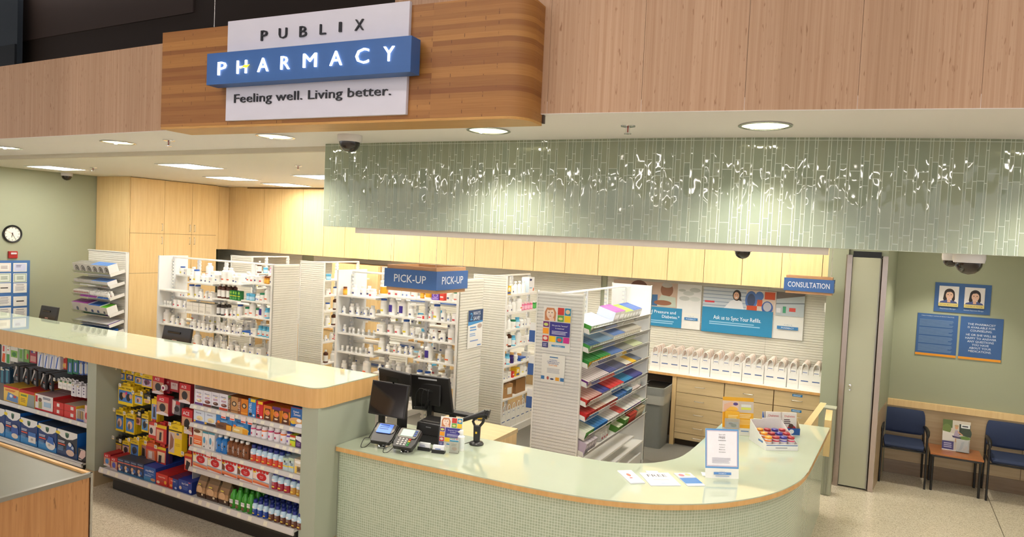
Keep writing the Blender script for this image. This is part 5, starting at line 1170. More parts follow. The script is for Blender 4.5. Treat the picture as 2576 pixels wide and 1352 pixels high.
def juices(spans, Y, z0, cols, yts, ybs, where, n0, multi=False):
    for i, (a, b) in enumerate(spans):
        X0, X1, zb, zt = place(zoomA, a, b, yts[0] + (yts[1] - yts[0]) * i / max(1, len(spans) - 1), ybs, Y, z0); r = (X1 - X0) / 2 * .97; h = zt - zb; c = cols[i]
        mb = MB().lathe([(r * .92, 0), (r, h * .03), (r, h * .6), (r * .99, h * .62), (r * .99, h * .7), (r * .97, h * .72), (r * .75, h * .84)], 16, None, mats=[M((238, 232, 236), .3)] * 2 + [M(c, .3)] * 3 + [M((238, 226, 232), .3)])
        mb.poly([(-r * .25, -r * 1.02, h * .2), (r * .25, -r * 1.02, h * .2), (r * .25, -r * 1.02, h * .36), (-r * .25, -r * 1.02, h * .36)], M(c))
        o = single('juice_bottle', mb, 'white drink bottle with %s band, %s' % (['pink', 'crimson', 'orange', 'violet', 'rose', 'wine', 'coral'][n0 + i], where), 'bottle', ((X0 + X1) / 2, Y + r, z0 + .0006), (0, 0, 0), 'white drink bottles on the second shelf', 40)
        part('cap', MB().lathe([(r * .78, h * .84), (r * .8, h * .87), (r * .8, h * .98), (r * .7, h), (.001, h)], 16, M((236, 232, 234), .35) if n0 + i != 3 else M((60, 50, 140), .35)), o, 40)
juices([(1228, 1312), (1318, 1410), (1416, 1512), (1518, 1590)], YF, z2, PK, (830, 905), 1080, 'second shelf', 0)
juices([(962, 1040), (1042, 1125), (1126, 1215)], YF, z2, [(214, 70, 120), (150, 40, 90), (236, 120, 60)], (790, 830), 1010, 'inside the wrapped three pack', 4)
goods(zoomA, 1592, 1676, 960, 1170, YF, z2, .06, (214, 220, 50), [('R', 0, .82, 1, 1, (206, 60, 50)), ('R', 0, .6, 1, .8, (246, 240, 220)), ('R', 0, .5, 1, .6, (60, 140, 60)), ('E', .2, .14, .14, .08, (236, 110, 90))], 'yellow green carton at right end of the second shelf', rows=2)
goods(zoomA, 1680, 1770, 975, 1185, YF, z2, .06, (74, 44, 96), [('P', [(0, .7), (1, .5), (1, 1), (0, 1)], (240, 236, 240)), ('L', .15, .1, .85, .45, 4, (170, 140, 190))], 'purple and white carton beside the end pilaster', rows=2)
z3 = SHZ[2]
goods(zoomA, 105, 236, 870, 1110, YF, z3, .1, (236, 226, 206), [('R', 0, .12, 1, .45, (240, 110, 36)), ('R', 0, .45, 1, .66, (232, 130, 90)), ('E', .4, .9, .4, .1, (120, 80, 50)), ('L', .1, .2, .9, .4, 2, (250, 220, 190))], 'cream and orange carton at left end of the third shelf', rows=1)
for i, (a, b) in enumerate(((242, 334), (336, 430))):
    goods(zoomA, a, b, 905 + i * 18, 1160 + i * 25, YF, z3, .1, (232, 230, 226), [('R', 0, .9, 1, 1, (70, 150, 170)), ('E', .3, .5, .2, .2, (90, 160, 200)), ('E', .72, .4, .14, .16, (220, 200, 190)), ('E', .3, .12, .08, .05, (40, 40, 40))], 'white carton with blue oval, %s of two on the third shelf' % ORD[i], rows=1)
def pack(Zm, spans, yt, yb, Y, z0, col, cap, where, desc, txt='LEVEL'):
    for i, (a, b) in enumerate(spans):
        X0, X1, zb, zt = place(Zm, a, b, yt[0] + (yt[1] - yt[0]) * i / max(1, len(spans) - 1), yb, Y, z0); w = (X1 - X0) * .95; h = zt - zb
        ol = rbox(w, w * .9, 0, w * .2, 3); mb = MB(); hs = h * .72
        mb.hexa([(x, y + w * .45, 0) for x, y in ol], [(x, y + w * .45, hs) for x, y in ol], M(col, .3)); mb.hexa([(x, y + w * .45, hs) for x, y in ol], [(x * .4, y * .4 + w * .45, h * .86) for x, y in ol], M(col, .3))
        mb.prints([('T', txt, .35, .4, .3, (240, 236, 232), .6, 1), ('E', .72, .42, .14, .06, (40, 36, 36))], -w / 2, 0, w, h, -0.0005)
        o = single('protein_bottle', mb, '%s, %s from left, %s' % (desc, ORD[i], where), 'bottle', ((X0 + X1) / 2, Y, z0 + .0006), (0, 0, 0), 'square shake bottles on the third shelf', 40)
        part('cap', MB().lathe([(w * .27, h * .85), (w * .29, h * .88), (w * .29, h * .98), (w * .22, h), (.001, h)], 12, M(cap, .35), (0, w * .45, 0)), o, 40)
pack(zoomA, ((437, 523), (525, 610)), (955, 975), 1210, YF, z3, (44, 122, 196), (238, 238, 238), 'third shelf', 'blue square shake bottle with white cap')
pack(zoomA, ((614, 695), (697, 775), (778, 858), (860, 945)), (1005, 1070), 1310, YF, z3, (126, 78, 50), (236, 234, 230), 'third shelf', 'brown square shake bottle with white cap')
RB = [(222, 76, 50)] * 6
shakes(zoomB, [(905 + 83 * i, 985 + 83 * i) for i in range(6)], (5, 80), 290, YF, z3, RB, 2, 'third shelf', ['strawberry red blue capped shake bottle'] * 6)
for i, (a, b) in enumerate(((1405, 1485), (1487, 1568))):
    goods(zoomB, a, b, 195, 395, YF, z3, .07, (196, 214, 216), [('R', 0, .3, 1, .4, (236, 210, 60)), ('E', .35, .72, .14, .1, (40, 60, 60)), ('R', 0, .8, 1, 1, (190, 210, 180)), ('L', .4, .45, .9, .65, 2, (90, 120, 150))], 'pale blue carton with yellow stripe, %s of two' % ORD[i], rows=2)
goods(zoomB, 1572, 1690, 215, 420, YF, z3, .07, (226, 214, 190), [('R', .3, .1, 1, .5, (150, 126, 90)), ('R', .1, 0, .35, .5, (246, 206, 90)), ('E', .5, .8, .4, .1, (246, 244, 236)), ('L', .45, .2, .9, .4, 2, (70, 60, 60))], 'cream carton with glass picture beside the end pilaster', rows=1)
z4 = SHZ[3]
for i, (a, b, sc) in enumerate(((92, 300, (246, 236, 190)), (302, 510, (240, 226, 196)), (514, 736, (116, 72, 50)), (740, 964, (120, 76, 54)), (968, 1208, (246, 220, 196)))):
    yt, yb = 120 + i * 65, 365 + i * 66
    goods(zoomB, a, b, yt, yb, YF, z4, .1, (238, 234, 236), [('P', [(0, 0), (.16, 0), (.2, .6), (0, .85)], sc), ('P', [(0, .1), (1, .02), (1, .13), (0, .21)], (226, 110, 60)), ('P', [(0, .21), (1, .13), (1, .24), (0, .32)], (226, 150, 110)), ('P', [(0, .32), (1, .24), (1, .3), (0, .38)], (140, 170, 190)), ('E', .54, .6, .3, .25, (196, 30, 40)), ('T', 'Glucose', .54, .6, .07, (250, 240, 240), .5), ('T', 'Control', .54, .5, .06, (250, 240, 240), .45), ('R', .02, .78, .2, .92, (246, 206, 50))] + [('E', .1 + .2 * q, 1.0, .09, .14, (206, 40, 40)) for q in range(5)], 'breakfast drink carton with red oval, %s from left on the fourth shelf' % ORD[i], top=(176, 40, 40), rows=1)
shakes(zoomB, [(1215, 1303), (1308, 1392), (1397, 1484), (1490, 1574), (1578, 1662)], (400, 520), 720, YF, z4, [(170, 40, 60), (170, 40, 60), (176, 44, 60), (206, 150, 60), (200, 140, 50)], 2, 'fourth shelf', ['berry red blue capped shake bottle'] * 3 + ['amber blue capped shake bottle'] * 2)
zb_ = 0.235; YB = 4.225
for i, (a, b, yt, yb) in enumerate(((125, 262, 450, 790), (262, 442, 510, 850), (446, 602, 560, 915))):
    X0, X1, zb, zt = place(zoomB, a, b, yt, yb, YB, zb_); w = (X1 - X0) * .92; h = (zt - zb) * .97
    mb = MB(); n = 8
    for q in range(n):
        v0, v1 = q / n, (q + 1) / n; d0 = .045 * math.sin(PI * min(1, .25 + v0 * .8)); d1 = .045 * math.sin(PI * min(1, .25 + v1 * .8)) if q < n - 1 else .003
        c = (78, 54, 40) if q < 2 else ((190, 150, 110) if q < 4 else ((150, 120, 90) if q < 6 else (118, 98, 74)))
        mb.hexa([(-w / 2 * (1 - .1 * v0), -d0 + .05, v0 * h), (w / 2 * (1 - .1 * v0), -d0 + .05, v0 * h), (w / 2 * (1 - .1 * v0), d0 + .05, v0 * h), (-w / 2 * (1 - .1 * v0), d0 + .05, v0 * h)], [(-w / 2 * (1 - .1 * v1), -d1 + .05, v1 * h), (w / 2 * (1 - .1 * v1), -d1 + .05, v1 * h), (w / 2 * (1 - .1 * v1), d1 + .05, v1 * h), (-w / 2 * (1 - .1 * v1), d1 + .05, v1 * h)], M(c, .3))
    mb.prints([('E', .45, .42, .3, .16, (214, 174, 132)), ('E', .75, .2, .1, .05, (226, 206, 170)), ('R', .3, .62, .6, .68, (226, 206, 90))], -w / 2, 0, w, h, 0.002)
    o = single('drink_pouch', mb, 'brown powder pouch, %s from left on the bottom shelf' % ORD[i], 'pouch', ((X0 + X1) / 2, YB, zb_ + .0006), (0, 0, 0), 'brown powder pouches on the bottom shelf')
    for k in range(3): dup(o, ((X0 + X1) / 2 + .012 * (k % 2), YB + .125 * (k + 1), zb_ + .0006), None, 'brown powder pouch %s behind the %s one' % (ORD[k], ORD[i]), 'brown powder pouches on the bottom shelf')
for i, (a, b, yt, yb) in enumerate(((608, 690, 665, 960), (692, 775, 670, 985), (776, 860, 725, 1010), (862, 942, 730, 1035))):
    X0, X1, zb, zt = place(zoomB, a, b, yt, yb, YB, zb_); r = (X1 - X0) / 2; h = zt - zb; G1 = (62, 150, 44)
    mb = MB().lathe([(r * .9, 0), (r, h * .05), (r, h * .6), (r * .9, h * .75), (r * .55, h * .88), (r * .5, h * .98), (.001, h)], 14, M(G1, .25))
    mb.poly([(-r * .6, -r * 1.02, h * .3), (r * .6, -r * 1.02, h * .3), (r * .6, -r * 1.02, h * .52), (-r * .6, -r * 1.02, h * .52)], M((230, 226, 222))); mb.poly([(-r * .5, -r * 1.03, h * .1), (r * .5, -r * 1.03, h * .1), (r * .4, -r * 1.03, h * .26), (-r * .4, -r * 1.03, h * .26)], M((130, 90, 70)))
    mb.prints([('T', 'Glucerna', .5, .42, .05, (60, 70, 120), .7)], -r, 0, 2 * r, h, -r * 1.04)
    o = single('green_bottle', mb, 'green wrapped shake bottle, %s from left on the bottom shelf' % ORD[i], 'bottle', ((X0 + X1) / 2, YB + r, zb_ + .0006), (0, 0, 0), 'green wrapped bottles on the bottom shelf', 40)
    for k in range(4): dup(o, ((X0 + X1) / 2, YB + r + (2 * r + .003) * (k + 1), zb_ + .0006), None, 'green wrapped bottle, %s row behind the %s one' % (ORD[k], ORD[i]), 'green wrapped bottles on the bottom shelf')
CH = (112, 66, 50); BLV = (40, 70, 160)
shakes(zoomB, [(935, 1005), (1007, 1080), (1083, 1163), (1172, 1250), (1254, 1334), (1338, 1424), (1428, 1506), (1510, 1590), (1594, 1672)], (810, 1010), 1080, YB, zb_, [BLV] * 3 + [CH] * 6, 6, 'bottom shelf', ['vanilla blue blue capped shake bottle'] * 3 + ['chocolate brown blue capped shake bottle'] * 6)
# deck boxes below the pegs
z5 = 0.235
def ace(Zm, a, b, yt, yb, Y, z0, d, label, pic=(196, 150, 120), rows=0, dark=(40, 36, 36), zmax=None, nm='brace_box'):
    return goods(Zm, a, b, yt, yb, Y, z0, d, (196, 32, 40), [('R', .04, .08, .96, .68, pic), ('E', .5, .4, .26, .22, dark), ('P', [(0, 0), (1, 0), (1, .1), (.5, .2), (0, .1)], (226, 214, 214)), ('T', 'ACE', .42, .76, .15, (250, 246, 246), .66)], label, side=(150, 30, 44), top=(180, 30, 36), rows=rows, name=nm, zmax=zmax)
ace(zoomD, 68, 170, 385, 640, 4.27, z5, .05, 'red brace box with blue wrap picture at left end of bottom deck', dark=(70, 130, 200), rows=2)
ace(zoomD, 172, 278, 440, 680, 4.235, z5, .05, 'second red brace box with blue wrap picture on the bottom deck', dark=(80, 90, 190), rows=3)
for i, (a, b) in enumerate(((281, 378), (380, 476), (478, 580), (582, 682))):
    goods(zoomD, a, b, 455 + i * 26, 705 + i * 38, 4.232, z5, .13, (44, 58, 92), [('R', 0, .0, 1, .12, (60, 120, 170)), ('R', 0, .68, 1, .76, (214, 110, 90)), ('E', .3, .42, .22, .14, (214, 170, 130)), ('E', .62, .36, .2, .12, (60, 110, 190)), ('E', .4, .22, .2, .08, (230, 225, 220)), ('R', .1, .84, .9, .92, (120, 140, 170))], 'dark blue ice bag box, %s from left on the bottom deck' % ORD[i], top=(60, 66, 84), rows=2, name='ice_bag_box')
goods(zoomD, 684, 868, 590, 880, 4.232, z5, .1, (34, 92, 176), [('R', 0, 0, 1, .3, (70, 140, 190)), ('T', 'cryoMAX', .5, .66, .16, (240, 246, 250), .9), ('T', 'COLD PACK', .6, .5, .08, (200, 226, 246), .6), ('E', .8, .2, .2, .1, (206, 150, 110)), ('L', .1, .34, .7, .46, 2, (180, 210, 236))], 'bright blue cold pack box on the bottom deck', top=(30, 70, 170), side=(24, 60, 140), rows=4, name='cold_pack_box')
goods(zoomD, 872, 1055, 700, 930, 4.232, z5, .1, (206, 52, 44), [('T', 'Instant Heat', .5, .68, .13, (250, 240, 230), .84), ('E', .2, .24, .14, .12, (240, 220, 190)), ('R', .35, .3, .7, .55, (180, 60, 50)), ('E', .82, .36, .1, .16, (240, 180, 60))], 'red instant heat box on the bottom deck', top=(196, 44, 40), rows=4, name='heat_pack_box')
goods(zoomD, 1066, 1212, 765, 995, 4.232, z5, .09, (40, 72, 150), [('R', 0, 0, .45, 1, (210, 60, 46)), ('T', 'Hot Cold', .5, .7, .12, (250, 244, 240), .84), ('E', .3, .3, .14, .12, (240, 170, 80)), ('E', .8, .2, .12, .1, (200, 214, 236))], 'half red half blue hot and cold box on the bottom deck', top=(120, 50, 80), rows=4, name='heat_pack_box')
goods(zoomD, 1216, 1430, 800, 1060, 4.232, z5, .1, (34, 62, 146), [('T', 'Icy Cold', .5, .66, .16, (246, 248, 252), .7), ('E', .17, .34, .1, .14, (226, 200, 170)), ('E', .9, .26, .1, .14, (240, 240, 240)), ('R', .75, .88, .9, .94, (230, 100, 110)), ('L', .35, .25, .75, .55, 4, (90, 120, 190))], 'navy icy cold box at right of the bottom deck', top=(36, 60, 150), side=(28, 50, 120), rows=4, name='cold_pack_box')
# hanging boxes on pegs
YEL = (238, 204, 30)
PEGM = metal('peg_wire', (170, 168, 166), 0.3)
def hang(Zm, a, b, yt, yb, Y, body, prints, label, d=.035, side=None, rows=1, name='hanging_box', tagc=True, group='boxed supports hanging on the pegs', yback=4.87):
    X0, X1, zb, zt = place(Zm, a, b, yt, yb, Y); zt = min(zt, 1.275)
    w = X1 - X0 - .004; h = zt - zb; x = (X0 + X1) / 2
    mb = pbox(w, d, h, body, prints, None, side)
    tab = .02 if zt + .03 < 1.28 else 0
    o = single(name, mb, label, 'box', (x, Y, zb), (0, 0, 0), group)
    if tab: part('hang_tab', MB().box(-w * .25, .012, h, w * .25, .014, h + .026, M(body)), o)
    pg = part('peg_hook', MB().tube([(x, yback, zt + .012), (x, Y - .055, zt + .012), (x, Y - .06, zt + .02)], .0028, PEGM, 6), fx if Zm is not zoomL else fl, world=True)
    if tagc and zt + .05 < 1.28: part('price_tag', MB().box(x - .018, Y - .064, zt + .0, x + .018, Y - .0625, zt + .036, M((238, 236, 226))).prints([('L', .15, .3, .85, .9, 2, (90, 90, 90)), ('R', .1, .08, .9, .24, (236, 190, 70))], x - .018, zt, .036, .036, Y - .0642), pg)
    for k in range(rows): dup(o, (x + random.uniform(-.003, .003), Y + (d + .006) * (k + 1), zb), None, label + ', %s back' % ORD[k + 1], group)
    return o
def yart(pic=(80, 120, 190), obj=(214, 170, 140), top=.22): return [('R', .06, .1, .94, 1 - top - .02, pic), ('E', .5, .42, .28, .2, obj), ('E', .42, .34, .12, .16, tuple(int(v * .5) for v in obj)), ('R', .06, 1 - top - .1, .94, 1 - top - .02, (40, 56, 110)), ('T', 'FUTURO', .5, 1 - top * .75, .09, (70, 66, 30), .8)]
HG = [
 (75, 183, 150, 300, 'first', (90, 140, 200), (226, 196, 170), 4.50), (187, 298, 178, 315, 'second', (60, 90, 150), (226, 190, 170), 4.49), (301, 414, 205, 360, 'third', (110, 150, 200), (226, 180, 150), 4.48), (398, 538, 225, 395, 'fourth', (190, 170, 200), (120, 60, 90), 4.46)]
for a, b, yt, yb, o_, pic, ob, Y in HG: hang(zoomP, a, b, yt, yb, Y, YEL, yart(pic, ob, .3), 'yellow support box, %s from left in the top peg row' % o_, rows=2)
ace(zoomP, 537, 690, 245, 480, 4.42, None, .04, 'red brace box hanging at the middle of the top peg row', zmax=1.272, nm='hanging_box')
o = single('tape_roll', MB().lathe([(.016, 0), (.03, 0), (.03, .03), (.016, .03), (.016, 0)], 24, M((240, 234, 232)), axis='y', caps=False), 'white tape roll hanging between two red boxes', 'tape', tuple(aty(*zoomP(713, 392), 4.40)), (0, 0, 0), None, 40); part('core', MB().lathe([(.009, .001), (.0158, .001), (.0158, .029), (.009, .029), (.009, .001)], 20, M((190, 60, 110)), axis='y', caps=False), o, 40)
goods(zoomP, 700, 765, 290, 470, 4.45, None, .03, (170, 36, 44), [('R', .1, .1, .9, .6, (120, 30, 60)), ('T', 'ACE', .5, .75, .12, (240, 230, 230), .8)], 'narrow red pack behind the white tape roll', name='hanging_pack')
goods(zoomP, 768, 880, 295, 450, 4.42, None, .04, (168, 40, 48), [('R', .1, .2, .9, .75, (206, 190, 186)), ('T', 'ACE', .5, .5, .18, (150, 40, 46), .6)], 'red pack with pale window in the top peg row', name='hanging_pack')
ace(zoomP, 886, 1036, 345, 600, 4.33, None, .05, 'red brace box at the right end of the top peg row', zmax=1.27, nm='hanging_box')
hang(zoomP, 90, 285, 370, 625, 4.42, YEL, [('R', .04, .16, .96, .74, (80, 130, 196)), ('E', .22, .42, .14, .2, (40, 36, 36)), ('E', .4, .5, .12, .14, (214, 160, 130)), ('E', .7, .42, .14, .2, (40, 36, 36)), ('E', .86, .5, .1, .12, (214, 160, 130)), ('E', .56, .62, .06, .08, (220, 40, 120)), ('T', 'FUTURO', .25, .82, .08, (70, 66, 30), .4), ('T', 'FUTURO', .72, .82, .08, (70, 66, 30), .4)], 'wide yellow twin support box at left of the second peg row', rows=2)
hang(zoomP, 303, 412, 465, 620, 4.43, YEL, yart((140, 170, 210), (226, 170, 150)), 'yellow support box beside the wide one', rows=2)
hang(zoomP, 423, 518, 480, 602, 4.44, (38, 36, 34), [('R', 0, 0, 1, .45, YEL), ('E', .5, .2, .35, .18, (206, 160, 130)), ('T', 'FUTURO', .5, .7, .14, (220, 190, 60), .8)], 'black and yellow box in the second peg row')
hang(zoomP, 522, 604, 548, 840, 4.40, YEL, [('R', .06, .1, .9, .78, (120, 150, 200)), ('P', [(.3, .2), (.7, .2), (.6, .7), (.4, .7)], (50, 46, 60)), ('E', .5, .72, .2, .05, (214, 160, 140))], 'tall narrow yellow box behind the red brace box')
ace(zoomP, 592, 750, 510, 755, 4.34, None, .06, 'red brace box at the middle of the second peg row', nm='hanging_box')
goods(zoomP, 765, 900, 555, 745, 4.38, None, .04, (120, 116, 120), [('P', [(.1, .2), (.4, 0), (.6, .9), (.2, 1)], (226, 214, 206)), ('E', .7, .4, .24, .2, (50, 48, 50)), ('R', .6, .7, 1, .95, (200, 60, 60))], 'grey pack with pale sleeve in the second peg row', name='hanging_pack')
ace(zoomP, 918, 1062, 680, 1000, 4.32, None, .05, 'tall red brace box at the right end of the second peg row', dark=(30, 28, 28), nm='hanging_box')
hang(zoomP, 57, 165, 690, 965, 4.43, YEL, yart((60, 120, 190), (226, 180, 150)), 'yellow wrist box at left end of the third peg row', side=(226, 190, 20), rows=2)
hang(zoomP, 185, 305, 735, 1000, 4.41, YEL, yart((70, 130, 200), (230, 190, 160)), 'yellow wrist box second in the third peg row', side=(226, 190, 20), rows=3)
hang(zoomP, 308, 388, 725, 880, 4.43, (36, 34, 32), [('R', 0, 0, 1, .6, (206, 150, 130)), ('E', .5, .3, .3, .2, (110, 50, 40)), ('T', 'FUTURO', .5, .8, .1, (220, 190, 60), .8)], 'black topped box in the third peg row')
hang(zoomP, 392, 486, 745, 975, 4.42, YEL, yart((90, 150, 210), (50, 50, 60)), 'yellow elbow box in the third peg row')
hang(zoomP, 488, 590, 845, 1060, 4.38, (206, 60, 54), [('R', .05, .2, .95, .8, (236, 216, 206)), ('E', .35, .45, .22, .2, (60, 56, 60)), ('R', 0, .05, 1, .15, (220, 60, 50))], 'red and white box in the third peg row')
hang(zoomP, 583, 725, 885, 1125, 4.36, (206, 48, 44), [('R', .05, .1, .7, .72, (226, 170, 140)), ('P', [(.3, .15), (.5, .15), (.55, .6), (.35, .6)], (46, 44, 50)), ('R', 0, .82, 1, 1, (238, 196, 40))], 'red box with yellow top in the third peg row', side=(80, 40, 70))
hang(zoomP, 748, 925, 875, 1280, 4.30, YEL, [('R', .0, .06, .45, .72, (206, 190, 190)), ('P', [(.08, .1), (.36, .25), (.4, .5), (.15, .7)], (150, 100, 80)), ('R', .45, .55, 1, .74, (226, 190, 130)), ('R', 0, .76, 1, .8, (50, 46, 40)), ('E', .7, .7, .1, .04, (90, 110, 150)), ('T', 'FUTURO', .5, .86, .05, (90, 80, 30), .8), ('L', .55, .3, .9, .4, 2, (206, 170, 30))], 'very large yellow knee support box at the front of the pegs', d=.06, side=(230, 196, 24), rows=0)
hang(zoomP, 1012, 1075, 940, 1170, 4.33, (216, 60, 54), [('R', .1, .1, .9, .6, (226, 206, 190)), ('P', [(.3, .1), (.7, .15), (.7, .55), (.3, .55)], (50, 48, 50))], 'small red and white box at right of the third peg row')
hang(zoomP, 57, 138, 1050, 1290, 4.43, (40, 38, 34), [('R', .04, .08, .96, .6, (200, 150, 120)), ('E', .6, .25, .3, .16, (40, 36, 40)), ('R', 0, .62, 1, .68, YEL), ('T', 'FUTURO', .5, .78, .09, (220, 190, 60), .8)], 'black and yellow box at left end of the lowest peg row')
hang(zoomP, 142, 240, 1095, 1290, 4.41, YEL, yart((206, 170, 170), (46, 40, 46)), 'yellow ankle box second in the lowest peg row')
hang(zoomP, 246, 362, 1080, 1310, 4.37, YEL, yart((80, 130, 200), (50, 54, 60)), 'yellow wrist brace box with dark glove picture, lowest peg row', side=(230, 196, 24))
hang(zoomP, 368, 478, 1070, 1345, 4.40, YEL, [('R', .05, .0, .95, .72, (170, 120, 120)), ('P', [(.3, 0), (.7, 0), (.65, .55), (.35, .6)], (30, 28, 34)), ('T', 'FUTURO', .5, .84, .07, (90, 80, 30), .8)], 'tall yellow knee box in the lowest peg row')
hang(zoomD, 722, 880, 215, 480, 4.36, (222, 96, 36), [('P', [(.1, 0), (.9, 0), (.8, .55), (.15, .55)], (206, 150, 130)), ('R', .25, .1, .6, .5, (226, 220, 214)), ('R', 0, .6, 1, .78, (196, 50, 60))], 'orange box with white support picture in the lowest peg row', side=(206, 120, 30))
hang(zoomD, 882, 1030, 280, 540, 4.35, (206, 60, 46), [('R', .1, .1, .9, .7, (236, 210, 170)), ('P', [(.2, 0), (.5, .05), (.55, .5), (.25, .5)], (50, 46, 50)), ('R', 0, .84, 1, 1, YEL)], 'red box with pale panel in the lowest peg row', side=(60, 50, 100))
hang(zoomD, 1312, 1432, 380, 650, 4.33, (206, 56, 46), [('R', .1, .3, .9, .7, (232, 200, 180)), ('P', [(.15, .1), (.6, 0), (.8, .5), (.3, .6)], (46, 40, 46)), ('R', 0, .85, 1, 1, (236, 160, 50))], 'red box with black brace picture beside the carton shelves', side=(150, 30, 40))
# left bay: pegs
YL = 4.42
def thin(a, b, yt, yb, Y, body, prints, label, rows=1): return hang(zoomL, a, b, yt, yb, Y, body, prints, label, d=.02, rows=rows, name='hanging_pack', group='small packs hanging in the left bay')
thin(15, 60, 66, 255, YL, (240, 236, 230), [('P', [(.1, .05), (.8, 0), (.9, .5), (.3, .5)], (236, 100, 40)), ('R', .3, .6, .7, .9, (206, 60, 50))], 'orange and white pack at far left of the top peg row')
thin(63, 104, 72, 268, YL, (236, 238, 230), [('R', .1, .02, .9, .5, (70, 150, 60)), ('R', .3, .7, .7, .75, (206, 50, 50))], 'green and white pack second in the top peg row')
thin(108, 184, 95, 250, YL, (236, 236, 226), [('R', .05, .3, .95, .75, (130, 180, 70)), ('E', .5, .5, .3, .15, (60, 130, 50))], 'light green pack third in the top peg row')
thin(188, 245, 95, 245, YL, (150, 180, 140), [('R', .3, .2, .7, .8, (110, 170, 60)), ('R', 0, .85, 1, 1, (240, 240, 236))], 'grey green pack in the top peg row')
thin(248, 302, 100, 255, YL, (110, 160, 80), [('R', .2, .2, .6, .8, (170, 200, 110)), ('E', .7, .4, .2, .2, (190, 60, 60))], 'green pack beside the red one in the top peg row')
thin(306, 378, 118, 262, YL, (170, 44, 60), [('R', .1, .1, .9, .5, (206, 150, 140)), ('R', .2, .7, .8, .9, (60, 70, 140))], 'dark red pack in the top peg row')
for i, (a, b, yt) in enumerate(((384, 440, 150), (448, 500, 165), (506, 556, 172), (560, 618, 178))):
    thin(a, b, yt, yt + 150, 4.38, (222, 226, 234), [('P', [(.2, .05), (.4, 0), (.8, .9), (.6, .95)], (70, 110, 190)), ('R', .1, .85, .9, 1, (200, 206, 220)), ('P', [(.5, .1), (.62, .08), (.9, .8), (.78, .82)], (246, 246, 250))], 'white and blue thermometer pack, %s from left' % ORD[i])
thin(624, 690, 195, 325, YL, (190, 60, 54), [('R', .1, .1, .9, .5, (226, 170, 120)), ('E', .5, .3, .2, .12, (246, 206, 80))], 'red and orange pack in the top peg row')
for i, (a, b) in enumerate(((694, 748), (752, 806))): thin(a, b, 205, 375, YL, (40, 120, 84), [('R', .15, .1, .85, .7, (60, 100, 170)), ('R', .4, .15, .6, .65, (206, 216, 220)), ('R', 0, .9, 1, 1, (60, 160, 80))], 'green and blue pack, %s of two in the top peg row' % ORD[i])
for i, (a, b) in enumerate(((810, 860), (864, 908))): thin(a, b, 225, 385, YL, (70, 96, 160), [('R', .1, .1, .9, .7, (170, 190, 216)), ('R', .4, .05, .6, .8, (226, 206, 150))], 'blue pack, %s of two beside the left pilaster' % ORD[i])
for i, (a, b) in enumerate(((2, 46), (50, 100))): thin(a, b, 325, 470, YL, (34, 70, 96), [('R', .3, .05, .6, .9, (70, 150, 170)), ('R', .1, .92, .9, 1, (220, 226, 220))], 'dark teal pack, %s of two in the second peg row' % ORD[i])
for i, (x, y) in enumerate(((165, 372), (262, 395), (352, 415), (445, 450), (512, 465))):
    X0, X1, zb, zt = place(zoomL, x - 50, x + 50, y - 85, y + 75, 4.37); w = X1 - X0; h = zt - zb
    mb = pbox(w, .02, h, (28, 27, 28), [('P', [(-.1, .2), (.04, .12), (.62, .82), (.5, .92)], (222, 218, 212)), ('E', .55, .86, .16, .12, (206, 196, 190)), ('R', .5, .1, .9, .3, (150, 150, 150)), ('R', .6, .4, .8, .46, (220, 90, 40))])
    single('clamshell_pack', mb, 'black clamshell pack with white wand, %s from left' % ORD[i], 'pack', ((X0 + X1) / 2, 4.37, zb), (0, 0, -.25), 'black clamshell packs in the left bay')
    part('peg_hook', MB().tube([((X0 + X1) / 2, 4.87, zt + .01), ((X0 + X1) / 2, 4.32, zt + .01)], .0028, PEGM, 6), fl, world=True)
for i, (a, b) in enumerate(((598, 642), (645, 688), (691, 736))): thin(a, b, 438 + i * 8, 525 + i * 10, 4.36, (240, 238, 232), [('R', 0, .8, 1, 1, (60, 130, 60)), ('R', .2, .3, .8, .5, (214, 214, 206))], 'small white pack with green header, %s from left' % ORD[i])
for i, (a, b) in enumerate(((732, 784), (787, 838), (842, 886))): thin(a, b, 465 + i * 18, 605 + i * 8, 4.36, (222, 220, 224), [('E', .5, .3, .14, .07, (60, 50, 90)), ('E', .5, .55, .14, .07, (90, 70, 110)), ('E', .5, .8, .14, .07, (60, 50, 90))], 'white pack with dark dots, %s from left' % ORD[i])
# left bay: boxes
zA = 0.611; zC_ = 0.214
goods(zoomL, 38, 194, 505, 705, YF, zA, .22, (246, 206, 110), [('R', 0, .86, 1, 1, (206, 40, 36)), ('P', [(.18, .08), (.95, .05), (.95, .45), (.3, .6)], (110, 150, 200)), ('E', .5, .4, .1, .1, (236, 240, 246)), ('E', .75, .4, .1, .08, (206, 70, 60)), ('L', .1, .66, .8, .8, 2, (230, 90, 60))], 'yellow heating pad box with blue pad picture', top=(226, 180, 60), rows=1)
goods(zoomL, 198, 356, 550, 745, YF, zA, .22, (246, 206, 40), [('R', 0, .82, 1, 1, (200, 40, 36)), ('P', [(.5, 0), (1, 0), (1, .8), (.6, .8)], (150, 160, 156)), ('R', .1, .6, .5, .72, (120, 150, 60)), ('L', .1, .2, .45, .5, 3, (180, 140, 60))], 'yellow heating pad box with grey pad picture', top=(220, 60, 46), rows=1)
goods(zoomL, 362, 545, 598, 798, YF, zA, .2, (236, 232, 230), [('R', 0, 0, 1, .1, (206, 44, 54)), ('R', .02, .5, .14, .9, (206, 44, 54)), ('E', .28, .66, .1, .14, (110, 80, 60)), ('R', .2, .12, .4, .55, (170, 170, 110)), ('R', .5, .3, .9, .6, (170, 200, 226)), ('L', .45, .75, .9, .9, 2, (90, 100, 120))], 'white and red device box with person picture on left shelf', side=(196, 40, 44), top=(190, 150, 150), rows=1)
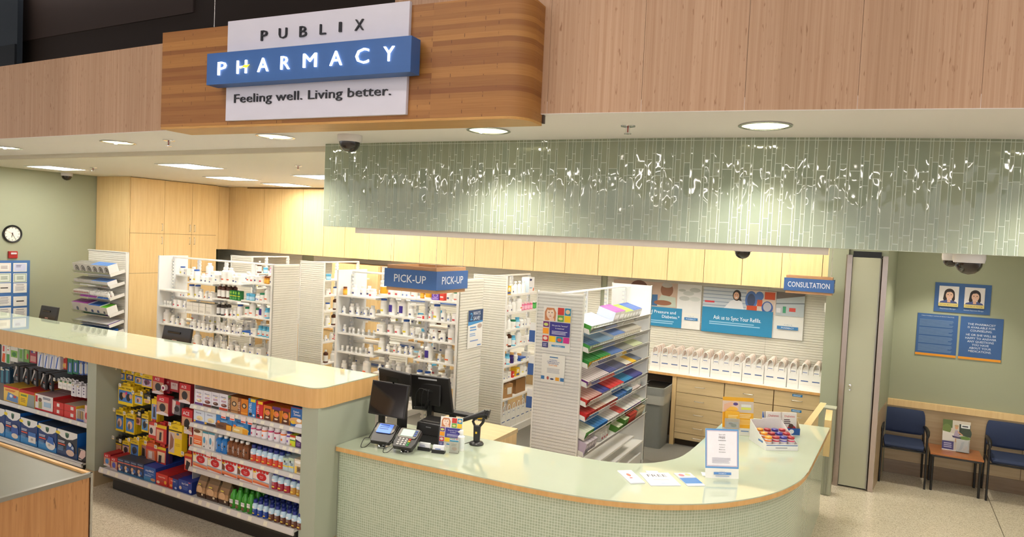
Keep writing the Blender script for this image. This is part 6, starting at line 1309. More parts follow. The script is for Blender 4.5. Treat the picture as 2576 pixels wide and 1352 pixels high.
for i, (a, b, c, lb) in enumerate(((548, 655, (206, 54, 50), 'plain red'), (660, 782, (210, 60, 56), 'red with yellow side'))):
    for k in range(2):
        X0, X1, zb, zt = place(zoomL, a, b, 665 + i * 30, 838 + i * 35, YF, zA); h = (zt - zA) / 2
        single('product_box', pbox(X1 - X0 - .003, .2, h - .002, c, [('R', .55 if i else .35, .3, .8 if i else .6, .8, (240, 236, 230))], side=(236, 190, 50) if i else None, top=(180, 60, 50) if not i else (190, 170, 150)), '%s box, %s of the two stacked on the left shelf' % (lb, ['lower', 'upper'][k]), 'box', ((X0 + X1) / 2, YF, zA + .0006 + h * k))
goods(zoomL, 785, 868, 750, 890, YF, zA, .06, (226, 226, 230), [('R', .05, 0, .95, .2, (90, 110, 180))] + [('R', .1 + .11 * q, .22, .17 + .11 * q, .96, [(70, 80, 120), (236, 190, 60), (90, 90, 100), (210, 160, 70)][q % 4]) for q in range(8)], 'small tray of striped pens at the right end of left shelf', name='pen_tray')
goods(zoomL, 872, 908, 700, 895, YF, zA, .05, (236, 200, 200), [('E', .5, .4, .4, .2, (206, 60, 70))], 'pink pack against the left pilaster')
def vick(a, b, yt, yb, lbl, machine, body=(32, 60, 120), dark=False):
    goods(zoomL, a, b, yt, yb, 4.235, zC_, .25, body, [('P', [(0, 0), (1, 0), (1, .22), (0, .3)], (60, 140, 200) if not dark else (50, 70, 110)), ('P', [(0, .84), (.22, .72), (.5, .67), (.78, .72), (1, .84), (1, 1), (0, 1)], (242, 242, 240)), ('P', [(.4, .92), (.6, .92), (.58, .78), (.5, .72), (.42, .78)], (30, 76, 64)), ('E', .5, .9, .1, .035, (90, 130, 100)), ('E', .04, .86, .12, .06, (240, 216, 60)), ('R', .06, .42, .42, .47, (226, 90, 60)), ('L', .06, .5, .45, .6, 2, (230, 236, 244)), ('L', .06, .2, .36, .38, 4, (120, 160, 200))] + machine, lbl, top=(46, 60, 84), side=(20, 96, 180), rows=1, name='humidifier_box')
vick(-110, 50, 720, 1040, 'humidifier box cut off at the left edge', [('E', .8, .3, .2, .2, (226, 220, 214))])
vick(54, 208, 762, 1090, 'blue humidifier box with tall round tank picture', [('E', .68, .32, .24, .24, (50, 90, 170)), ('E', .68, .16, .22, .09, (230, 214, 196)), ('E', .68, .5, .18, .05, (226, 210, 190))])
vick(212, 384, 842, 1155, 'blue humidifier box with square white unit picture', [('R', .5, .12, .94, .4, (232, 226, 220)), ('R', .5, .36, .94, .52, (70, 120, 190)), ('E', .72, .25, .08, .05, (190, 180, 170))])
vick(394, 582, 905, 1215, 'blue humidifier box with rounded blue topped unit picture', [('E', .7, .28, .26, .2, (234, 230, 226)), ('P', [(.5, .36), (.9, .3), (.84, .58), (.6, .6)], (60, 110, 190)), ('E', .64, .26, .07, .05, (200, 190, 180))])
vick(588, 796, 965, 1285, 'dark humidifier box with pear shaped blue unit picture', [('E', .68, .32, .2, .26, (40, 84, 150)), ('E', .68, .2, .2, .12, (226, 196, 176)), ('E', .66, .52, .08, .08, (240, 240, 240)), ('E', .8, .42, .06, .06, (190, 206, 226))], (38, 44, 60), True)
goods(zoomL, 802, 906, 1150, 1330, 4.235, zC_, .25, (40, 34, 34), [('P', [(.1, .3), (.6, .2), (1, .5), (1, .9), (.4, .85)], (226, 196, 190)), ('R', .1, .1, .5, .18, (226, 220, 216)), ('L', .3, .86, .95, .98, 1, (226, 220, 216))], 'black device box on the lower left deck by the pilaster', top=(30, 66, 120), rows=1)
goods(zoomL, 802, 906, 965, 1145, 4.40, .41, .2, (24, 100, 190), [('R', .25, .5, .5, .8, (226, 206, 60)), ('R', .5, 0, .7, .8, (150, 40, 50))], 'bright blue box stacked behind the black device box', top=(40, 110, 190))
# ------------------------------------------------------------------ signs hung from the ceiling
SIGNW = grain('sign_maple', (190, 138, 92), (206, 156, 110), (8, 8, 60), 0.4, 0.02)
def box_sign(name, label, x0, x1, y0, y1, z0, z1, txt, wires, fr=0.012, stext=None):
    t = thing(name, label, 'sign', ((x0 + x1) / 2, (y0 + y1) / 2, z0)); h = z1 - z0; b0, b1 = z0 + h * .14, z1 - h * .14
    cx, cy = (x0 + x1) / 2, (y0 + y1) / 2
    def ring(n, zz0, zz1, ins, m):
        mb = MB(); a0, a1, c0, c1 = x0 + ins, x1 - ins, y0 + ins, y1 - ins
        for q in ((a0, c0, a1, c0 + .02), (a0, c1 - .02, a1, c1), (a0, c0 + .02, a0 + .02, c1 - .02), (a1 - .02, c0 + .02, a1, c1 - .02)): mb.box(q[0], q[1], zz0, q[2], q[3], zz1, m)
        return part(n, mb, t, world=True)
    ring('maple_frame', z0, z1, .018, SIGNW)
    fa = part('blue_face', MB().box(x0, y0, b0, x1, y0 + .012, b1, SIGNBLUE), t, world=True)
    sf = part('blue_face', MB().box(x1 - .012, y0 + .0125, b0, x1, y1, b1, SIGNBLUE), t, world=True)
    part('lettering', MB().prints([('T', txt, .5, .31, .42, (232, 234, 238), .84)], x0, b0, x1 - x0, b1 - b0, y0, .001), fa)
    mb = MB().prints([('T', stext or txt, .5, .31, .42, (232, 234, 238), .84)], 0, 0, y1 - y0, b1 - b0, 0, .001)
    mb.v = [(x1 - p[1], y0 + p[0], b0 + p[2]) for p in mb.v]
    part('lettering', mb, sf)
    for (wx, wy) in ((x0 + .04, y0 + .04), (x1 - .04, y0 + .04), (x0 + .04, y1 - .04), (x1 - .04, y1 - .04)): part('hanging_wire', MB().tube([(wx, wy, z1 - .01), (wx, wy, wires)], .0015, STEEL, 5), t, world=True)
box_sign('hanging_sign', 'blue PICK-UP box sign with maple frame over the counter', -4.273, -3.656, 5.41, 5.97, 2.19, 2.44, 'PICK-UP', ZC)
box_sign('hanging_sign', 'blue CONSULTATION box sign with maple frame at right', -0.955, -0.425, 8.6, 8.82, 2.265, 2.47, 'CONSULTATION', ZC)

# ------------------------------------------------------------------ left wall
XW = -12.399
ck = thing('wall_clock', 'round black rimmed clock on the green wall', 'clock', (XW, 6.10, 2.455))
part('rim', MB().lathe([(.115, .0), (.142, .0), (.145, .02), (.135, .034), (.118, .03), (.115, .0)], 32, M((22, 20, 20), .3), axis='x'), ck, 40)
part('face', MB().lathe([(.118, .004), (.118, .012)], 32, M((240, 238, 226)), axis='x'), ck)
def hand(ang, ln, w, c, dx, nm):
    a = math.radians(ang); d = Vector((0, math.sin(a), math.cos(a))); p = Vector((0, math.cos(a), -math.sin(a)))
    pts = [d * -0.02 + p * w, d * ln + p * w * .5, d * ln - p * w * .5, d * -0.02 - p * w]
    part(nm, MB().hexa([(dx, q.y, q.z) for q in pts], [(dx + .002, q.y, q.z) for q in pts], M(c)), ck)
hand(152, .095, .004, (40, 40, 40), .014, 'minute_hand'); hand(193, .06, .005, (40, 40, 40), .017, 'hour_hand'); hand(300, .08, .0015, (170, 60, 60), .02, 'second_hand')
for q in range(12):
    a = math.radians(q * 30); y, z = math.sin(a) * .098, math.cos(a) * .098
    part('hour_mark', MB().box(.0125, y - .006, z - .008, .0135, y + .006, z + .008, M((120, 120, 116))), ck)
fa_ = thing('fire_alarm', 'small red fire alarm strobe below the clock', 'alarm', (XW, 6.105, 2.06))
part('body', MB().box(0, -.066, 0, .04, .066, .115, M((176, 34, 30), .4)), fa_, bevel=.008); part('strobe', MB().box(.04, -.04, .065, .055, .045, .095, M((226, 226, 232), .1)), fa_, bevel=.006)
lb = thing('license_board', 'blue wall board holding framed licences', 'notice board', (XW, 5.9, 1.0))
Y0b, Y1b = 5.2, 6.365
part('board', MB().box(0, Y0b - 5.9, 0.1, .02, Y1b - 5.9, 1.025, M((70, 116, 176))), lb)
def lic(px0, px1, py0, py1, kindc, i):
    a = atx(px0, (py0 + py1) / 2, XW + .02); b = atx(px1, (py0 + py1) / 2, XW + .02); zt = atx((px0 + px1) / 2, py0, XW + .02).z - 1.0; zb = atx((px0 + px1) / 2, py1, XW + .02).z - 1.0
    w = b.y - a.y; h = zt - zb
    sp = {'r': [('R', .06, .08, .94, .92, (236, 206, 200)), ('R', .1, .13, .9, .87, (240, 238, 232)), ('L', .25, .3, .75, .7, 4, (170, 150, 150))], 'g': [('R', .05, .06, .95, .94, (150, 176, 150)), ('R', .1, .13, .9, .87, (226, 232, 220)), ('L', .25, .3, .75, .7, 4, (130, 150, 130))],
          'b': [('R', .22, .45, .78, .56, (40, 40, 40))], 'w': [('L', .14, .2, .86, .7, 5, (170, 170, 176)), ('L', .2, .78, .8, .88, 1, (110, 110, 120))], 'v': [('R', .06, .08, .94, .92, (206, 210, 236)), ('L', .2, .5, .6, .8, 3, (110, 110, 150))]}[kindc]
    mb = MB(); mb.box(0, 0, 0, w, .006, h, M((236, 234, 228))); mb.prints(sp, 0, 0, w, h, 0, .0006)
    mb.v = [(.0205 + .006 - p[1], p[0] + a.y - 5.9, p[2] + zb) for p in mb.v]
    part('licence_sheet', mb, lb)
for (r0, r1, kl, kr) in ((662, 684, 'r', 'v'), (688, 711, 'g', 'g'), (713, 737, 'b', 'w'), (746, 770, 'w', 'b'), (775, 800, 'w', 'w'), (804, 828, 'w', 'w')):
    lic(33, 67, r0, r1, kr, 0); lic(-7, 27, r0, r1, kl, 0)

# ------------------------------------------------------------------ screens behind the tall counter
def back_screen(name, label, px, Y, tilt):
    (ax, ay), (bx_, by), (cx, cy) = px   # top left, top right, bottom right
    A = aty(ax, ay, Y); B = aty(bx_, by, Y); w = B.x - A.x; zt = (A.z + B.z) / 2; zb = min(aty(cx, cy, Y).z, zt - .2)
    h = zt - zb; t = thing(name, label, 'monitor', ((A.x + B.x) / 2, Y, ZTOP))
    z0 = zb - ZTOP
    part('back_shell', MB().hexa([(-w / 2, 0, z0), (w / 2, 0, z0), (w / 2, .04, z0), (-w / 2, .04, z0)], [(-w / 2, tilt, z0 + h), (w / 2, tilt, z0 + h), (w / 2, tilt + .03, z0 + h), (-w / 2, tilt + .03, z0 + h)], M((34, 31, 30), .4)), t, bevel=.006)
    part('grip', MB().box(-w * .3, tilt * .7 - .012, z0 + h * .62, w * .15, tilt * .7 + .004, z0 + h * .74, DARK), t, bevel=.004)
    part('badge', MB().box(-w * .1, tilt * .25 - .006, z0 + h * .2, w * .06, tilt * .25 + .004, z0 + h * .27, M((190, 150, 140))), t)
    part('stand', MB().box(-.03, .05, -.45, .03, .08, z0 + h * .5, BLACK), t); part('foot', MB().box(-.1, -.02, -.46, .1, .16, -.445, BLACK), t)
ZTOP = 1.45
dk = thing('inner_desk', 'maple work desk behind the tall counter', 'desk', (-8, 5.3, 0)); part('desk_top', MB().box(-12.2, 5.0, .955, -4.6, 5.55, .989, MAPLE_X), dk, world=True); part('desk_front', MB().box(-12.2, 5.5, 0, -4.6, 5.53, .955, MAPLE), dk, world=True)
back_screen('monitor', 'black monitor seen from behind over the middle of the tall counter', ((405, 820), (474, 829), (477, 866)), 5.2, .04)
back_screen('monitor', 'small black monitor seen from behind near the green wall', ((96, 768), (137, 776), (145, 808)), 5.2, .04)

# ------------------------------------------------------------------ registers on the service counter
SCR = M((30, 26, 26), .12)
m1 = thing('customer_monitor', 'black flat customer monitor at the left end of service counter', 'monitor', (-3.66, 4.8, ZF))
def slab(p, w, h, d, mat, bv=.006): pass
q = [aty(937.6, 955.5, 4.80), aty(1028.6, 970, 4.80), aty(1016.4, 1056.5, 4.715), aty(925.4, 1040, 4.715)]
o = Vector((-3.66, 4.8, ZF))
def panel4(q, th, mat, inset=0.0, push=0.0):
    """slab from 4 corners (tl, tr, br, bl) thickness th away from viewer"""
    n = (q[1] - q[0]).cross(q[3] - q[0]).normalized()
    if n.y < 0: n = -n
    c = sum(q, Vector()) / 4; qq = [p + (c - p).normalized() * inset - n * push for p in q]
    f = [p - o for p in qq]; b = [p - o + n * th for p in qq]
    return MB().hexa([f[3], f[2], f[1], f[0]], [b[3], b[2], b[1], b[0]], mat)
part('bezel', panel4(q, .035, M((30, 28, 28), .35)), m1, bevel=.005); part('screen', panel4(q, .002, SCR, .02, .001), m1)
part('logo', MB().lathe([(.001, .0), (.008, .0)], 14, CHROME, (-3.645 - o.x, 4.797 - o.y - .004, 1.452 - o.z), axis='y'), m1)
for x in (-3.80, -3.56): part('post', MB().box(x - .022 - o.x, .03, 0, x + .022 - o.x, .07, .34, BLACK), m1)
part('foot_plate', MB().box(-.2, .0, 0, .16, .12, .012, BLACK), m1)
m2 = thing('staff_monitor', 'black monitor facing the staff with cables at its back', 'monitor', (-3.5, 5.2, ZF)); o = Vector((-3.5, 5.2, ZF))
q = [aty(1031, 942, 5.23), aty(1128.5, 954, 5.27), aty(1138.5, 1041, 5.32), aty(1036, 1031, 5.28)]
part('back_shell', panel4(q, .035, M((28, 25, 24), .4)), m2, bevel=.008)
c = sum(q, Vector()) / 4 - o
part('back_bulge', MB().box(c.x - .12, c.y - .02, c.z - .1, c.x + .12, c.y + .0, c.z + .1, M((24, 22, 22), .45)), m2, bevel=.015)
part('top_label', panel4([q[0] + (q[1] - q[0]) * .22 + (q[3] - q[0]) * .06, q[0] + (q[1] - q[0]) * .7 + (q[3] - q[0]) * .06, q[0] + (q[1] - q[0]) * .7 + (q[3] - q[0]) * .1, q[0] + (q[1] - q[0]) * .22 + (q[3] - q[0]) * .1], .002, M((176, 176, 180), .3), 0, .002), m2)
part('arm', MB().tube([(c.x, c.y - .02, c.z - .05), (c.x - .03, c.y - .03, c.z - .13), (c.x - .16, c.y - .02, c.z - .15)], .014, BLACK, 8), m2, 40)
part('post', MB().box(c.x - .025, c.y - .01, 0, c.x + .025, c.y + .03, c.z - .08, BLACK), m2)
for k in range(3): part('cable', MB().tube(spline([(c.x - .02 + k * .03, c.y - .025, c.z + .03), (c.x - .08 + k * .05, c.y - .06, c.z + .05), (c.x - .12 + k * .07, c.y - .07, c.z - .03), (c.x - .13 + k * .07, c.y - .04, c.z - .14)], 6), .004, M((30, 30, 30)), 6), m2, 60)
m3 = thing('staff_monitor', 'black monitor behind the customer monitor at the counter end', 'monitor', (-3.8, 5.1, ZF)); o = Vector((-3.8, 5.1, ZF))
q = [aty(952, 926, 5.02), aty(1031, 944, 5.1), aty(1034, 1000, 5.14), aty(956, 985, 5.06)]
part('back_shell', panel4(q, .04, M((32, 29, 28), .4)), m3, bevel=.006); part('recess', panel4([q[0] + (q[1] - q[0]) * .24 + (q[3] - q[0]) * .28, q[0] + (q[1] - q[0]) * .62 + (q[3] - q[0]) * .28, q[0] + (q[1] - q[0]) * .6 + (q[3] - q[0]) * .46, q[0] + (q[1] - q[0]) * .24 + (q[3] - q[0]) * .46], .004, DARK, 0, .002), m3)
part('post', MB().box(-.02, .0, 0, .03, .03, .45, BLACK), m3); part('foot', MB().box(-.1, -.06, 0, .12, .1, .01, BLACK), m3)
kb = thing('keyboard_tray', 'long black keyboard tray behind the card terminals', 'keyboard', (-3.42, 5.42, ZF))
part('tray', MB().hexa([(-.34, -.1, .17), (.36, -.06, .17), (.36, .06, .17), (-.34, .04, .17)], [(-.34, -.1, .185), (.36, -.06, .185), (.36, .06, .185), (-.34, .04, .185)], M((24, 23, 23), .4)), kb, bevel=.004)
part('arm', MB().box(-.02, -.03, 0, .04, .0, .17, BLACK), kb)
part('keys', MB().box(-.28, -.07, .186, .24, .02, .196, M((40, 38, 38))), kb)
def pinpad(loc, label, rz, colour_screen):
    t = thing('card_terminal', label, 'card reader', loc, rz, 'card terminals on the service counter')
    part('base_disc', MB().lathe([(.052, 0), (.052, .004), (.02, .008)], 24, CHROME), t, 40); part('stem', MB().lathe([(.017, .004), (.017, .07)], 16, CHROME), t, 40)
    TL = math.radians(34)
    def R(p): x, y, z = p; return (x, y * math.cos(TL) - z * math.sin(TL), y * math.sin(TL) + z * math.cos(TL) + .10)
    b = MB(); pts = [(-.085, -.1), (.085, -.1), (.1, -.05), (.1, .09), (.085, .1), (-.085, .1), (-.1, .09), (-.1, -.05)]
    b.hexa([R((x, y, -.02)) for x, y in pts], [R((x, y, .02)) for x, y in pts], M((38, 35, 34), .4)); part('body', b, t, bevel=.005)
    part('bezel', MB().hexa([R((x * .88, y * .5 + .045, .0205)) for x, y in pts], [R((x * .88, y * .5 + .045, .027)) for x, y in pts], M((128, 122, 112), .4)), t)
    s = [(-.062, .012), (.05, .012), (.05, .082), (-.062, .082)] if not colour_screen else [(-.068, -.01), (.062, -.01), (.062, .085), (-.068, .085)]
    part('screen', MB().hexa([R((x, y, .0275)) for x, y in s], [R((x, y, .03)) for x, y in s], emit('screen_blue', (96, 130, 226), .55) if colour_screen else emit('screen_green', (170, 206, 176), .35)), t)
    if colour_screen:
        for k in range(3): part('screen_line', MB().poly([R((-.055, .07 - k * .02, .0305)), R((.03, .07 - k * .02, .0305)), R((.03, .076 - k * .02, .0305)), R((-.055, .076 - k * .02, .0305))], M((30, 40, 90))), t)
    else:
        for r_ in range(4):
            for c_ in range(4):
                x, y = -.05 + c_ * .03, -.015 - r_ * .02
                m_ = M((206, 204, 198)) if c_ < 3 else M([(206, 50, 40), (226, 190, 40), (50, 160, 80), (50, 160, 80)][r_])
                part('key', MB().hexa([R((x - .011, y - .007, .0205)), R((x + .011, y - .007, .0205)), R((x + .011, y + .007, .0205)), R((x - .011, y + .007, .0205))], [R((x - .009, y - .005, .026)), R((x + .009, y - .005, .026)), R((x + .009, y + .005, .026)), R((x - .009, y + .005, .026))], m_), t)
        for k in range(3): part('side_key', MB().hexa([R((.056, .02 + k * .022, .0275)), R((.08, .02 + k * .022, .0275)), R((.08, .034 + k * .022, .0275)), R((.056, .034 + k * .022, .0275))], [R((.056, .02 + k * .022, .031)), R((.08, .02 + k * .022, .031)), R((.08, .034 + k * .022, .031)), R((.056, .034 + k * .022, .031))], M((60, 90, 160))), t)
    part('stylus', MB().tube([R((-.12, -.06, .0)), R((-.105, .1, .02))], .005, BLACK, 6), t)
    part('cord', MB().tube(spline([R((-.11, -.06, 0)), (-.14, -.09, .07), (-.15, -.13, .01), (-.12, -.1, .004), (-.09, -.03, .05)], 6), .003, BLACK, 6), t, 60)
pinpad((-3.64, 4.69, ZF), 'card terminal with blue touch screen on a chrome post', .2, True)
pinpad((-3.394, 4.681, ZF), 'card terminal with green display and number keys', .15, False)
pr_ = thing('receipt_printer', 'black receipt printer behind the card terminals', 'printer', (-3.385, 5.06, ZF), .05)
part('body', MB().hexa([(-.13, -.11, 0), (.12, -.11, 0), (.12, .12, 0), (-.13, .12, 0)], [(-.12, -.09, .175), (.115, -.09, .175), (.115, .12, .19), (-.12, .12, .19)], M((32, 30, 29), .35)), pr_, bevel=.012)
part('paper_slot', MB().box(-.09, -.06, .178, .08, -.03, .183, M((70, 66, 62))), pr_); part('front_seam', MB().box(-.12, -.118, .075, .11, -.106, .078, DARK), pr_)
part('maker_plate', MB().box(-.02, -.102, .14, .03, -.1, .148, M((120, 120, 120))), pr_)
sc = thing('barcode_scanner', 'black handheld scanner resting in its upright stand', 'scanner', (-3.02, 5.196, ZF), .3)
part('foot', MB().lathe([(.062, 0), (.064, .008), (.055, .022), (.03, .03)], 24, M((34, 32, 31), .35)), sc, 40)
part('column', MB().hexa([(-.026, -.02, .02), (.026, -.02, .02), (.026, .02, .02), (-.026, .02, .02)], [(-.03, -.022, .17), (.03, -.022, .17), (.03, .022, .17), (-.03, .022, .17)], M((30, 29, 29), .4)), sc, bevel=.006)
part('cradle', MB().tube([(-.02, 0, .16), (-.04, 0, .2), (-.02, 0, .235)], .012, BLACK, 8).tube([(.02, 0, .16), (.05, 0, .2), (.06, 0, .24)], .012, BLACK, 8), sc, 50)
part('gun', MB().tube([(-.14, 0, .2), (-.06, 0, .235), (.02, 0, .265), (.07, 0, .28)], [.018, .02, .026, .036], M((30, 28, 28), .3), 12), sc, 50)
part('nose', MB().tube([(.07, 0, .28), (.1, 0, .272)], [.038, .048], M((22, 22, 22), .25), 14), sc, 50)
part('yellow_badge', MB().box(-.01, -.0235, .10, .006, -.0225, .118, M((226, 186, 30))), sc); part('trigger', MB().box(.0, -.01, .228, .04, .01, .238, M((226, 180, 30))), sc)
part('cord', MB().tube(spline([(-.14, 0, .2), (-.18, 0, .15), (-.17, -.02, .05), (-.12, -.04, .006), (-.06, .05, .004)], 7), .0035, M((30, 30, 30)), 6), sc, 60)
KID = [('R', 0, 0, 1, 1, (238, 236, 234)), ('R', .02, .66, .48, .98, (240, 232, 226)), ('P', [(.06, .67), (.05, .86), (.12, .96), (.38, .96), (.46, .86), (.44, .67)], (206, 132, 86)), ('E', .25, .83, .14, .125, (246, 220, 200)), ('P', [(.11, .93), (.2, .9), (.38, .93), (.36, .96), (.13, .96)], (206, 132, 86)), ('E', .2, .855, .022, .01, (70, 56, 60)), ('E', .31, .855, .022, .01, (70, 56, 60)), ('E', .255, .81, .02, .008, (226, 180, 160)), ('E', .255, .775, .04, .009, (206, 110, 110)), ('P', [(.2, .67), (.4, .67), (.4, .72), (.34, .76), (.28, .75)], (242, 206, 184)),
       ('R', .52, .82, .74, .98, (206, 56, 46)), ('R', .77, .82, .98, .98, (40, 140, 180)), ('E', .875, .9, .08, .05, (236, 206, 170)), ('R', .52, .67, .74, .81, (110, 170, 70)), ('E', .63, .735, .08, .03, (236, 220, 140)), ('R', .77, .67, .98, .81, (246, 204, 30)),
       ('R', .02, .52, .23, .65, (116, 40, 120)), ('E', .12, .58, .08, .035, (214, 224, 120)), ('R', .26, .34, .98, .65, (56, 50, 140)), ('T', 'We put the "mmmm"', .62, .56, .032, (240, 240, 250), .66), ('T', 'in medicine!', .62, .5, .032, (240, 240, 250), .5), ('L', .34, .37, .9, .46, 3, (200, 200, 230)), ('R', .02, .37, .23, .5, (246, 160, 30)),
       ('R', .02, .2, .23, .33, (206, 46, 50)), ('E', .12, .27, .08, .04, (240, 220, 210)), ('R', .26, .2, .48, .33, (246, 204, 30)), ('R', .52, .2, .74, .33, (30, 140, 170)), ('E', .63, .26, .08, .04, (220, 90, 70)), ('R', .77, .2, .98, .33, (206, 40, 140)), ('R', .02, .06, .23, .18, (50, 44, 120)), ('L', .05, .08, .2, .16, 3, (190, 190, 220)), ('R', .36, .1, .84, .14, (80, 150, 200)), ('T', 'PHARMACY', .6, .107, .022, (236, 240, 250), .42)]
easel = MB().box(-.1, 0, 0, .1, .003, .26, WHITE).prints(KID[1:], -.1, 0, .2, .26, 0, .0003)
ez = single('counter_card', easel, 'colourful child poster card standing by the receipt printer', 'poster', (-3.155, 4.97, ZF), (math.radians(-8), 0, .25)); part('easel_leg', MB().hexa([(-.02, .003, 0), (.02, .003, 0), (.02, .08, 0), (-.02, .08, 0)], [(-.02, .003, .15), (.02, .003, .15), (.02, .005, .15), (-.02, .005, .15)], WHITE), ez)
for i, (x, y, rz) in enumerate(((-3.29, 4.79, .2), (-3.155, 4.80, .28))):
    t = thing('card_holder', 'black business card holder, %s one, before the receipt printer' % ['left', 'right'][i], 'card holder', (x, y, ZF), rz, 'card holders on the service counter')
    part('holder', MB().box(-.055, -.02, 0, .055, .025, .018, BLACK).box(-.055, -.02, .018, .055, -.016, .03, BLACK), t); part('card_stack', MB().hexa([(-.048, -.014, .01), (.048, -.014, .01), (.048, .012, .01), (-.048, .012, .01)], [(-.048, -.004, .062), (.048, -.004, .062), (.048, .02, .062), (-.048, .02, .062)], M((240, 240, 242))).prints([('R', .25, .45, .75, .6, (100, 130, 190))] if i else [('L', .1, .3, .7, .8, 3, (160, 160, 190))], -.048, .01, .096, .052, -.0165), t)
lh = thing('leaflet_holder', 'clear leaflet holder with white card at the counter edge', 'holder', (-3.05, 4.88, ZF), .3)
part('holder', MB().box(-.04, -.02, 0, .04, .02, .004, ACRYLIC).box(-.04, -.02, .004, .04, -.018, .1, ACRYLIC).box(-.04, .018, .004, .04, .02, .12, ACRYLIC), lh); part('leaflet', MB().box(-.037, -.012, .006, .037, -.008, .112, WHITE).prints([('R', 0, .85, 1, .98, (50, 150, 190)), ('E', .55, .3, .3, .14, (214, 140, 110)), ('L', .2, .5, .8, .7, 2, (140, 140, 140))], -.037, .006, .074, .106, -.012), lh)
sb_ = single('sanitizer_bottle', bottle(.026, .15, WH, WH, (236, 240, 240), None, .5, .22), 'white pump bottle behind the clear leaflet holder', 'bottle', (-3.04, 4.97, ZF), (0, 0, 0), None, 40); part('pump_head', MB().box(-.03, -.008, .15, .012, .008, .162, WHITE), sb_)

# ------------------------------------------------------------------ displays on the right of the service counter
def standee(name, label, w, h, x, y, rz, specs, lean=-9):
    o_ = single(name, MB().box(-w / 2, 0, 0, w / 2, .004, h, WHITE).prints(specs, -w / 2, 0, w, h, 0, .0003), label, 'sign', (x, y, ZF), (math.radians(lean), 0, rz))
    part('easel_leg', MB().hexa([(-w * .15, .004, 0), (w * .15, .004, 0), (w * .15, .1, .012), (-w * .15, .1, .012)], [(-w * .15, .004, h * .6), (w * .15, .004, h * .6), (w * .15, .006, h * .6), (-w * .15, .006, h * .6)], WHITE), o_)
    return o_
standee('counter_sign', 'white and blue FREE medications sign on the curved counter', .268, .385, -.988, 5.588, math.radians(29.7), [('R', 0, .2, 1, 1, (96, 150, 206)), ('R', .035, .235, .965, .965, (206, 190, 206)), ('R', .06, .26, .94, .945, (240, 236, 242)), ('T', 'Save with', .5, .87, .026, (90, 86, 90), .32), ('T', 'FREE', .5, .8, .048, (70, 66, 72), .4), ('T', 'medications', .5, .755, .024, (90, 86, 90), .42),
   ('T', 'Antibiotics', .5, .67, .022, (120, 116, 120), .3), ('T', 'Lisinopril', .5, .62, .022, (120, 116, 120), .26), ('T', 'Metformin', .5, .57, .022, (120, 116, 120), .3), ('T', 'Amlodipine', .5, .52, .022, (120, 116, 120), .32), ('L', .2, .3, .8, .42, 4, (196, 192, 204)), ('T', 'P U B L I X', .5, .135, .016, (120, 140, 180), .28), ('R', .25, .075, .77, .125, (90, 140, 206)), ('T', 'PHARMACY', .51, .088, .022, (230, 236, 246), .48), ('L', .3, .03, .75, .06, 1, (160, 176, 206))], -10)
yd = standee('counter_sign', 'orange and white brochure display card on the curved counter', .3, .365, -1.112, 6.985, math.radians(25), [('R', 0, .19, 1, 1, (248, 182, 32)), ('R', 0, .6, .52, .9, (236, 206, 190)), ('E', .3, .68, .2, .07, (248, 200, 80)), ('P', [(.05, .62), (.35, .8), (.3, .88), (.05, .8)], (240, 190, 160)), ('E', .42, .82, .08, .04, (90, 70, 140)), ('R', .52, .6, 1, .9, (214, 200, 188)), ('R', .6, .68, .92, .74, (226, 230, 100)), ('R', .6, .75, .92, .82, (240, 240, 236)), ('L', .55, .45, .95, .57, 3, (252, 226, 170)), ('L', .55, .28, .95, .42, 4, (252, 214, 130)), ('R', .6, .1, .85, .125, (90, 130, 190))])
part('brochure', MB().box(-.13, -.03, .06, .005, -.012, .23, M((248, 184, 40))).prints([('R', .05, .05, .95, .4, (226, 222, 214)), ('E', .6, .2, .2, .1, (90, 130, 100)), ('E', .4, .3, .15, .06, (60, 60, 80)), ('L', .2, .55, .9, .8, 3, (252, 224, 150))], -.13, .06, .135, .17, -.03), yd)
part('pocket', MB().box(-.135, -.033, .05, .01, -.031, .16, ACRYLIC), yd)
jt = thing('jar_tray', 'white counter tray holding rows of small drink jars', 'display box', (-.801, 6.614, ZF), math.radians(34))
tw, td = .31, .34; WB = M((242, 240, 236), .5)
part('floor_panel', MB().box(0, 0, 0, tw, td, .004, WB), jt); part('front_lip', MB().box(0, 0, .004, tw, .003, .058, WB).prints([('R', .02, .72, .98, .86, (70, 112, 176)), ('L', .3, .25, .7, .5, 1, (150, 150, 160))], 0, .004, tw, .054, 0), jt)
for x in (0, tw - .003):
    sp_ = part('side_panel', MB().prismx([(.003, .004), (td, .004), (td, .2), (.003, .058)], x, x + .003, WB), jt)
part('blue_mark', MB().box(-.0012, .06, .05, -.0002, .15, .068, M((90, 130, 190))), jt)
part('back_card', MB().box(0, td - .004, .004, tw, td, .2, WB).box(.12, td - .004, .2, tw, td, .215, WB), jt)
JC = [(246, 160, 50), (170, 50, 60), (70, 64, 160), (190, 60, 66)]
ca, sa = math.cos(math.radians(34)), math.sin(math.radians(34))
